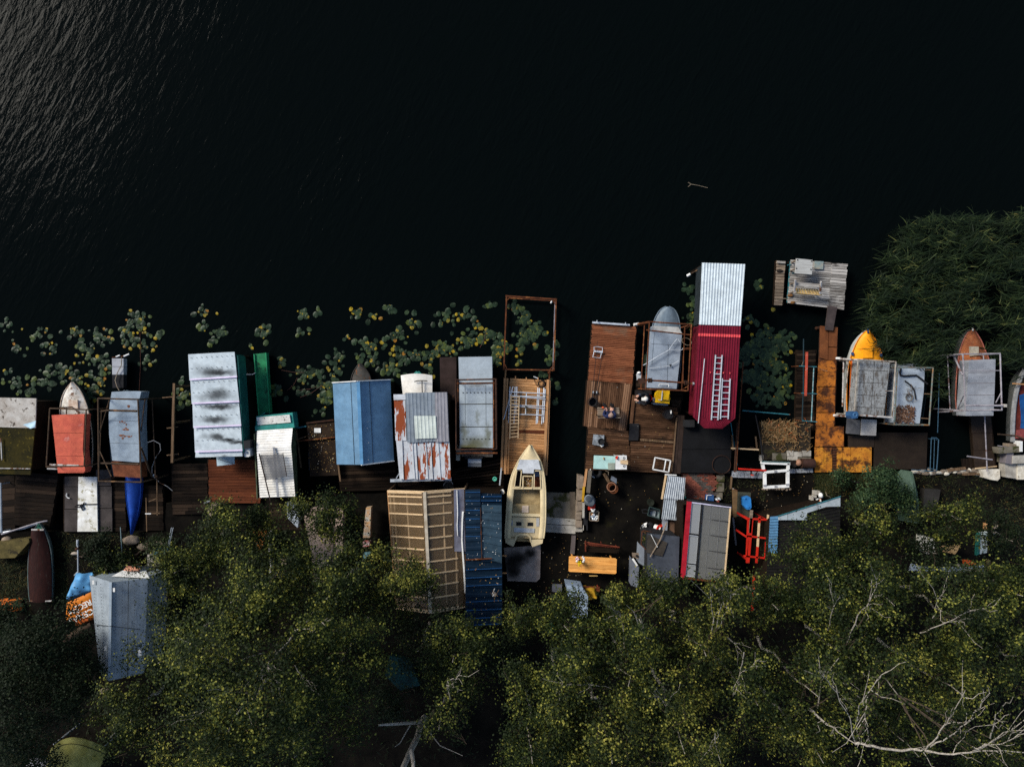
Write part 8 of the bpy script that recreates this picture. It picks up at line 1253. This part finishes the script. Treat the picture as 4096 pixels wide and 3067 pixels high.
birches = [  # u, v, r, z, dens, material, what tells it apart
 (930, 2105, 150, 3.5, 1.2, LM, 'small bushy tree crowding the mahogany deck', {}), (1300, 2055, 150, 3.2, 1.0, LM, 'thin sparse tree rising in front of the pinkish roof', {}), (740, 2255, 170, 4., 1.2, LM, 'dense olive tree beside the dark docks', {}),
 (1040, 2380, 250, 5.5, 1.15, LM, 'broad birch in the middle of the western grove', {}), (1370, 2340, 200, 5., 1.0, LM, 'birch between the pinkish roof and the tan greenhouse', {}), (1600, 2330, 165, 4.6, 1.25, LY, 'birch leaning over the lower corner of the tan greenhouse', {}),
 (715, 2590, 190, 6., 1.2, LM, 'birch covering the corner of the grey gable house', {}), (1050, 2690, 370, 7.8, 1.0, LM, 'tall birch with bare white limbs showing in the western grove', dict(limbs=[(.06, [(1190, 2515, 6.6), (1140, 2580, 7.6), (1070, 2650, 8.3), (1020, 2700, 8.8), (955, 2770, 9.3)]), (.04, [(1020, 2700, 8.8), (985, 2735, 9.), (980, 2830, 9.2)]), (.03, [(1050, 2610, 8.), (930, 2645, 8.6), (790, 2657, 9.)]), (.035, [(1090, 2690, 8.3), (1135, 2800, 8.8), (1170, 2920, 9.1)]), (.03, [(1180, 2660, 8.), (1230, 2735, 8.4)]), (.03, [(870, 2815, 9.2), (765, 2860, 9.3)]), (.03, [(1040, 2690, 8.8), (1075, 2650, 8.8), (1060, 2720, 9.1)]), (.03, [(1180, 2520, 7.2), (1262, 2505, 7.8), (1310, 2470, 8.2)])])),
 (1110, 2175, 105, 3.2, .9, LM, 'small loose birch over the gap beside the pinkish roof', {}), (1370, 2640, 220, 6.5, 1.0, LM, 'round birch below the tan greenhouse', {}), (520, 2860, 170, 5., 1.0, LM, 'olive tree over the yellow green awning', {}), (860, 2960, 230, 7., 1.15, LY, 'yellowing birch at the lower frame edge of the western grove', {}), (1220, 2950, 200, 7., 1.05, LM, 'birch at the lower frame edge beside the bare trunk', {}),
 (1820, 2610, 200, 4.5, .75, LM, 'loose dark birch below the dark blue roof', {}), (1700, 2540, 150, 4., .7, LD, 'dark thicket tree at the foot of the dark blue roof', {}), (1770, 2860, 130, 6., .45, LM, 'thin birch with a forked bare top beside the white trunk', dict(limbs=[(.025, [(1755, 2825, 5.), (1800, 2750, 6.), (1842, 2675, 6.8)]), (.02, [(1790, 2770, 5.8), (1790, 2710, 6.4)])])),
 (2070, 2480, 95, 3.6, 1.0, LM, 'slim young birch beside the dark blue roof', {}), (2265, 2485, 155, 4.2, 1.2, LM, 'young birch over the pale cabinet', {}), (2470, 2435, 120, 4.2, 1.25, LY, 'yellow leaved birch below the yellow table', {}), (2640, 2370, 125, 4.6, 1.1, LM, 'birch over the slate felt roof', dict(limbs=[(.03, [(2530, 2520, 4.9), (2480, 2480, 5.6), (2455, 2440, 6.)]), (.018, [(2478, 2478, 5.6), (2472, 2440, 6.)])])),
 (2230, 2730, 210, 5.6, 1.0, LM, 'birch with a long thin bare branch in the middle grove', dict(limbs=[(.03, [(2480, 2755, 6.), (2370, 2735, 6.6), (2260, 2735, 6.8), (2170, 2712, 7.)]), (.025, [(2370, 2760, 6.4), (2310, 2670, 6.8), (2250, 2600, 7.2)])])), (2500, 2650, 200, 6., 1.05, LM, 'full birch in the middle grove', dict(limbs=[(.035, [(2610, 2570, 6.2), (2570, 2520, 6.8), (2560, 2460, 7.2)])])), (2760, 2580, 190, 6.2, 1.0, LY, 'birch with slender white tops above the felt roof', dict(limbs=[(.04, [(2850, 2545, 6.3), (2850, 2450, 7.2), (2840, 2360, 7.8)]), (.03, [(2865, 2510, 6.6), (2890, 2400, 7.4), (2888, 2335, 7.8)]), (.03, [(2875, 2510, 6.6), (2915, 2420, 7.4), (2930, 2320, 7.8)])])),
 (2880, 2370, 90, 4.4, .8, LM, 'small birch over the polycarbonate greenhouse', {}), (2120, 2980, 190, 6.5, 1.0, LM, 'birch at the lower frame edge of the middle grove', {}), (2420, 2930, 220, 6.8, 1.05, LY, 'bright birch at the lower frame edge of the middle grove', {}), (2720, 2900, 230, 7., 1.05, LY, 'bright yellowing birch between the middle and eastern groves', dict(limbs=[(.03, [(2880, 3010, 7.6), (2860, 2930, 8.2), (2840, 2990, 8.6)]), (.035, [(2690, 2830, 7.), (2650, 2800, 7.5), (2620, 2760, 7.8)])])),
 (2960, 2770, 180, 6.2, .75, LM, 'sparse birch with a forked white stem', dict(limbs=[(.06, [(2908, 2547, 5.2), (2968, 2606, 6.)]), (.045, [(2976, 2608, 6.1), (2960, 2690, 6.8), (2938, 2775, 7.2)]), (.03, [(2958, 2695, 6.7), (3010, 2660, 7.2), (3040, 2630, 7.6)])])), (3060, 2410, 150, 4.6, .95, LM, 'sparse birch over the black ribbed roof', {}), (3280, 2225, 175, 4.2, 1.0, LM, 'birch in front of the pale flashing', {}), (3330, 2460, 190, 5.6, 1.05, LM, 'birch with a pale central stem in the eastern grove', dict(limbs=[(.035, [(3310, 2520, 6.), (3330, 2440, 6.6), (3360, 2380, 7.)]), (.05, [(3380, 2590, 6.), (3430, 2460, 7.), (3480, 2400, 7.6), (3520, 2290, 8.)]), (.03, [(3475, 2410, 7.4), (3480, 2330, 7.8)])])),
 (3180, 2700, 200, 6., .8, LM, 'dark gapped birch in the eastern grove', dict(limbs=[(.055, [(3270, 2830, 6.), (3285, 2720, 6.6), (3355, 2630, 7.4)]), (.03, [(3290, 2690, 6.8), (3330, 2740, 7.2), (3390, 2840, 7.6)])])), (3480, 2110, 120, 3.8, 1.0, LM, 'birch beside the green wrapped boat', {}), (3500, 2370, 170, 5.4, 1.0, LM, 'round birch of the eastern grove', {}), (3460, 2700, 230, 7., .75, LM, 'birch with many bare white branches in the eastern grove', dict(limbs=[(.09, [(3235, 2835, 6.6), (3290, 2880, 7.), (3350, 2925, 7.4), (3420, 2972, 7.8)]), (.085, [(3420, 2972, 7.8), (3520, 2990, 8.2), (3690, 3000, 8.6), (3810, 3015, 8.9), (3940, 3000, 9.2), (4100, 3008, 9.4)]), (.04, [(3420, 2965, 7.8), (3400, 2870, 8.4), (3320, 2740, 9.), (3285, 2680, 9.2)]), (.04, [(3430, 2880, 8.2), (3435, 2820, 8.6), (3500, 2730, 9.2), (3540, 2690, 9.5)]), (.03, [(3470, 2785, 8.8), (3460, 2870, 9.), (3480, 2980, 9.)]), (.05, [(3700, 3000, 8.6), (3760, 2920, 9.2), (3810, 2860, 9.6), (3860, 2760, 10.)]), (.04, [(3720, 2985, 8.8), (3820, 2930, 9.4), (3900, 2840, 9.9), (3960, 2770, 10.2)]), (.05, [(3880, 3010, 9.), (3970, 2960, 9.6), (4060, 2900, 10.)]), (.04, [(3960, 2950, 9.6), (3980, 2870, 10.), (4010, 2820, 10.3)]), (.045, [(3890, 2985, 9.2), (3980, 2975, 9.6), (4080, 2940, 10.)])])),
 (3790, 2065, 130, 3.8, 1.0, LM, 'birch overhanging the bank near the narrow dark pier', {}), (3800, 2450, 190, 5.6, 1.0, LM, 'birch below the pale roof edge', dict(limbs=[(.04, [(3680, 2530, 6.), (3770, 2495, 6.6), (3860, 2450, 7.), (3920, 2430, 7.2)]), (.025, [(3770, 2490, 6.6), (3890, 2470, 7.)]), (.025, [(3730, 2470, 6.4), (3750, 2400, 6.9), (3790, 2340, 7.2)])])), (3780, 2740, 200, 6.6, .8, LY, 'olive birch behind the bare white branches', {}), (4010, 2330, 170, 5., 1.0, LM, 'dark green tree at the eastern frame edge', {}), (4040, 2620, 190, 6., .9, LM, 'birch at the eastern frame edge', {}), (3600, 2930, 170, 6.4, .7, LM, 'loose birch at the lower frame edge of the eastern grove', {}), (3220, 2970, 190, 6.6, 1.0, LY, 'birch at the lower frame edge beside the white bough', {}), (3960, 3000, 150, 6.2, .7, LM, 'low birch in the corner under the white bough', {}), (3700, 2200, 110, 3.5, .8, LD, 'dark shrubby tree above the pale roof edge', {}), (3990, 2130, 110, 3.0, .8, LD, 'dark bush at the eastern frame edge below the concrete blocks', {})]
for k, (u, v, r, z, dn_, m_, lab, kw) in enumerate(birches): tree('birch_tree', lab, 'tree', u, v, r, z, dn_, 300+k, m_, BARK, group='birches on the bank', **kw)
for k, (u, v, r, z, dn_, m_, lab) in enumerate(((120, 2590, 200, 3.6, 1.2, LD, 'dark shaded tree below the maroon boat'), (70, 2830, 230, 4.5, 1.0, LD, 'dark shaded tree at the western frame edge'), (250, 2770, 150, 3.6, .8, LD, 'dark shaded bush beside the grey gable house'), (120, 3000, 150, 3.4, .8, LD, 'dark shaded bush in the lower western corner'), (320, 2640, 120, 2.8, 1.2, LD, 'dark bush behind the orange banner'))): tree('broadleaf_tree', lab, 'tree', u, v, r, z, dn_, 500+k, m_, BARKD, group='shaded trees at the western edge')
for k, (u, v, r, z, dn_, m_, lab) in enumerate(((3510, 1920, 72, 1.7, 2.2, LG, 'fresh green bush between the rust plates and the green wrapped boat'), (3450, 2000, 70, 1.5, 1.8, LG, 'fresh green bush beside the pale flashing'), (3566, 1985, 72, 1.5, 1.8, LG, 'green bush pressed against the green wrapped boat'), (3345, 1905, 40, .9, 1.6, LG, 'low green plant by the small orange ball'), (420, 2190, 70, 1.0, 1.6, LD, 'dark low bush below the mossy white board'), (470, 2260, 75, 1.1, 1.5, LM, 'low bush behind the white corrugated lean to'), (40, 2440, 80, 1.3, 1.3, LG, 'bush over the orange cloth'), (640, 2170, 45, 1.0, 1.0, LM, 'small bush near the pair of grey poles'), (2005, 2620, 110, 2.2, 1.0, LD, 'dark undergrowth bush below the dark blue roof'), (1560, 2780, 120, 2.2, .6, LD, 'dark undergrowth bush near the teal tarpaulin'))): tree('bush', lab, 'bush', u, v, r, z, dn_, 600+k, m_, BARKD, nl=7, lsz=.075)
t = T('bare_birch', 'bare white birch trunk with a forked bough at the lower frame edge', 'tree', tuple(P(1760, 2700, .3)))
B(M().tube([P(1697, 2868, .3), P(1685, 2892, 2.6), P(1668, 2950, 4.), P(1642, 3000, 5.2), P(1608, 3080, 6.8)], .12, 10, .085), 'trunk', BARK, t, True); B(M().tube([P(1687, 2889, 2.4), P(1650, 2888, 3.9), P(1590, 2893, 5.3), P(1515, 2898, 5.7)], .075, 8, .03), 'limb', BARK, t, True); B(M().tube([P(1645, 3000, 6.), P(1652, 3040, 6.4), P(1655, 3090, 6.8)], .07, 8, .05), 'limb', BARK, t, True)
for a in ([(1640, 2900, 5.), (1600, 2970, 5.6), (1580, 2985, 5.8)], [(1690, 2890, 4.6), (1760, 2980, 5.), (1850, 3020, 5.4)]): B(M().tube([P(*p) for p in a], .02, 6, .008), 'twig', BARK, t, True)
# ================================================================ REEDS, GRASS, LITTER
def strips(name, A0, D, Bd, L, Wd, mat, seg=3, **kw):
    """curved blades: root A0, direction D bending by Bd over length L"""
    n = len(A0); D = D/np.linalg.norm(D, axis=1, keepdims=True); s = np.cross(D, np.array([0, 0, 1.])+RNG.normal(size=(n, 3))*.4); s /= np.linalg.norm(s, axis=1, keepdims=True)+1e-9; rows = []
    for k in range(seg+1):
        f = k/seg; c = A0 + D*(L*f)[:, None] + Bd*((L*f*f)[:, None]); w_ = (Wd*(1-f*.93)*(.55+.9*f if f < .5 else 1))[:, None]; rows += [c-s*w_*.5, c+s*w_*.5]
    V = np.stack(rows, 1).reshape(-1, 3); m = 2*(seg+1); q = np.concatenate([np.arange(n)[:, None]*m + np.array([[2*k, 2*k+1, 2*k+3, 2*k+2]]) for k in range(seg)], 1).reshape(-1)
    loc = V.mean(0); me = bpy.data.meshes.new(name); me.vertices.add(len(V)); me.loops.add(len(q)); me.polygons.add(len(q)//4); me.vertices.foreach_set('co', (V-loc).astype(np.float32).ravel()); me.loops.foreach_set('vertex_index', q.astype(np.int32)); me.polygons.foreach_set('loop_start', np.arange(0, len(q), 4, dtype=np.int32)); me.update(calc_edges=True); me.materials.append(mat)
    o = bpy.data.objects.new(name, me); C.objects.link(o); o.location = loc
    for k, v in kw.items(): o[k] = v
    return o
def inside(poly, u, v):
    r = False
    for (x0, y0), (x1, y1) in zip(poly, poly[1:]+poly[:1]):
        if (y0 > v) != (y1 > v) and u < (x1-x0)*(v-y0)/(y1-y0)+x0: r = not r
    return r
reed = [(3500, 1330), (3490, 1270), (3520, 1150), (3545, 1080), (3580, 1010), (3640, 905), (3680, 868), (3780, 862), (3900, 850), (3975, 880), (4010, 950), (4040, 900), (4110, 840), (4180, 820), (4180, 1560), (4010, 1420), (3960, 1330), (3900, 1300), (3830, 1340), (3800, 1440), (3790, 1600), (3740, 1560), (3720, 1480), (3590, 1450), (3545, 1400), (3500, 1330)]
gap = [[(3950, 1140), (4010, 1080), (4060, 1240), (4040, 1400), (3990, 1350)], [(3800, 1560), (3850, 1450), (3870, 1600), (3800, 1700)]]
A0 = []; random.seed(9)
while len(A0) < 1500:
    u, v = random.uniform(3430, 4180), random.uniform(815, 1610)
    if inside(reed, u, v) and not any(inside(g_, u, v) for g_ in gap) and (math.sin(u*.021+v*.034)+math.sin(v*.047-u*.013)+random.uniform(-1.2, 1.6)) > -.6: A0.append((u, v, random.uniform(.85, 1.75)))
T0 = np.array([tuple(P(*a)) for a in A0]); n = len(T0); base = T0.copy(); base[:, 2] = -.2; base[:, 0] -= .25+RNG.random(n)*.35; base[:, 1] -= .15*RNG.random(n)
REED = leafmat('reed_blades', [(0, (.002, .006, .003)), (.45, (.008, .017, .006)), (.74, (.034, .052, .016)), (.93, (.12, .125, .036)), (1, (.36, .22, .07))], .15, clump=.45)
d = T0-base; ln = np.linalg.norm(d, axis=1)
strips('reeds', base, d, np.zeros((n, 3)), ln, np.full(n, .012), paint('reed_stem', (.012, .02, .008)), 2, label='reed stems standing in the lake at the eastern edge', category='reeds', kind='stuff')
k = 7; idx = np.repeat(np.arange(n), k); f = RNG.uniform(.55, 1., n*k); A1 = base[idx]+d[idx]*f[:, None]; az = np.repeat(RNG.normal(.3, .45, n), k)+RNG.normal(0, .45, n*k) + np.where(RNG.random(n*k) < .22, math.pi*.8, 0); D1 = np.stack([np.cos(az), np.sin(az), RNG.uniform(-.1, .55, n*k)], 1); Bd = np.stack([np.zeros(n*k)+.1, np.zeros(n*k)-.05, -RNG.uniform(.15, .6, n*k)], 1)
strips('reeds', A1, D1, Bd, RNG.uniform(.25, .6, n*k), RNG.uniform(.026, .052, n*k), REED, 4, label='long bending reed leaves blown sideways at the eastern edge', category='reeds', kind='stuff')
def grass(name, label, polys, n, mat, hmax, z0=.36, wd=.018):
    pts = []
    while len(pts) < n:
        pl = random.choice(polys); us = [p[0] for p in pl]; vs = [p[1] for p in pl]; u, v = random.uniform(min(us), max(us)), random.uniform(min(vs), max(vs))
        if inside(pl, u, v) and math.sin(u*.05)+math.sin(v*.07+u*.02)+random.uniform(-1, 2) > -.2: pts.append(tuple(P(u, v, z0)))
    A = np.array(pts); az = RNG.uniform(0, 6.28, n); D = np.stack([np.cos(az)*.6, np.sin(az)*.6, RNG.uniform(.4, 1.2, n)], 1); Bd = np.stack([np.cos(az)*.3, np.sin(az)*.3, -RNG.uniform(.2, .8, n)], 1)
    strips(name, A, D, Bd, RNG.uniform(.4, 1, n)*hmax, RNG.uniform(.6, 1.4, n)*wd, mat, 3, label=label, category='grass', kind='stuff')
GR = leafmat('bank_grass', [(0, (.008, .013, .005)), (.5, (.022, .028, .009)), (.85, (.05, .05, .015)), (.97, (.12, .09, .03)), (1, (.25, .13, .03))], .1)
grass('grass', 'rough grass on the western bank below the docks', [rect(210, 2130, 560, 2300), rect(-20, 2240, 130, 2420), rect(205, 2280, 270, 2420)], 5200, GR, .24); grass('grass', 'dark grass on the eastern bank below the narrow pier', [rect(3640, 1898, 4110, 2120), rect(3290, 1895, 3480, 1985), rect(3260, 1890, 3330, 1960)], 8200, GR, .2); grass('grass', 'weeds along the edges of the yard and the slipway', [rect(2868, 1895, 2925, 2010), rect(3040, 1895, 3060, 2000), rect(2920, 1915, 3060, 1950), rect(2303, 2040, 2335, 2062), rect(3085, 1800, 3110, 1830)], 900, GR, .13)
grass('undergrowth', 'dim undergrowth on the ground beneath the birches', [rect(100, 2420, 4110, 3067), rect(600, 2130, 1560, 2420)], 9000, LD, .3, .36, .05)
def litter(name, label, polys, n, z, mat, s0, s1):
    pts = []
    while len(pts) < n:
        pl = random.choice(polys); us = [p[0] for p in pl]; vs = [p[1] for p in pl]; u, v = random.uniform(min(us), max(us)), random.uniform(min(vs), max(vs))
        if inside(pl, u, v): pts.append(tuple(P(u, v, z+random.random()*.02)))
    N = RNG.normal(size=(n, 3))*.25+np.array([0, 0, 1]); L = RNG.uniform(s0, s1, n); quads(name, np.array(pts), N, L, L*.75, mat, label=label, category='litter', kind='stuff')
FL = leafmat('fallen_leaf', [(0, (.16, .07, .02)), (.4, (.32, .17, .04)), (.75, (.42, .30, .12)), (.93, (.5, .48, .42)), (1, (.6, .2, .04))], 0)
litter('fallen_leaves', 'fallen leaves and specks strewn over the dark yard', [rect(2335, 1900, 2640, 2330), rect(2170, 2140, 2330, 2440), rect(2040, 2330, 2270, 2470), rect(3000, 1900, 3260, 2060)], 330, .46, FL, .018, .05)
litter('fallen_leaves', 'fallen leaves on the leaf strewn steel pontoon', [rect(1235, 1695, 1340, 1890)], 170, .81, FL, .02, .05); litter('bird_droppings', 'white specks on the dark blue corrugated roof', [rect(1866, 1965, 2004, 2240)], 55, 2.36, WHT, .015, .04); litter('fallen_leaves', 'fallen leaves on the brown decks', [rect(2350, 1530, 2520, 1880), rect(2530, 1640, 2700, 1880)], 70, .60, FL, .02, .045); litter('fallen_leaves', 'fallen leaves on the dark blue corrugated roof', [rect(1866, 2240, 2004, 2490)], 40, 2.42, FL, .03, .06); litter('bird_droppings', 'pale specks on the blue felt gable roof', [rect(1440, 1680, 1475, 1840)], 50, 2.13, WHT, .02, .05)

# pieces that belong to a part hang under that part
HOLD = {'gunwale': 'hull', 'hatch': 'foredeck deck cabin', 'seam': 'cover cowl', 'panel_seam': 'cabin_roof', 'joint': 'roof_slope cover_panel', 'screw_heads': 'roof_sheet roof_slope', 'sticker': 'roof_slope', 'rim': 'body tray lid', 'cap': 'body', 'lid_ring': 'lid', 'eye': 'body', 'mouth': 'body', 'visor': 'cap',
  'sheet_edge': 'roof_sheet', 'bolt': 'tabletop', 'well_frame': 'well', 'fender': 'hull', 'bow_cleat': 'foredeck', 'bow_fitting': 'foredeck', 'bolt_heads': 'cover_panel', 'standing_seam': 'roof_sheet', 'fixing_dots': 'roof_sheet', 'cover_strip': 'roof_sheet', 'lettering': 'cloth label_plate', 'bowl_rim': 'tabletop', 'tap_ring': 'tabletop', 'cover_rim': 'cover', 'gearbox': 'axle', 'drum_ring': 'axle', 'hub': 'axle', 'label_plate': 'cowl', 'cowl_top': 'cowl', 'glazing_bar': 'edge_beam', 'grating': 'grate'}
st_ = lambda o: o.name.split('.')[0]
KIDS = {}
for o in C.objects:
    if o.parent: KIDS.setdefault(o.parent, []).append(o)
for root, ks in KIDS.items():
    for o in ks:
        for want in HOLD.get(st_(o), '').split():
            q = [x for x in ks if st_(x) == want and x.parent == root]
            if q and q[0] is not o and not any(y.parent == o for y in ks): o.parent = q[0]; break
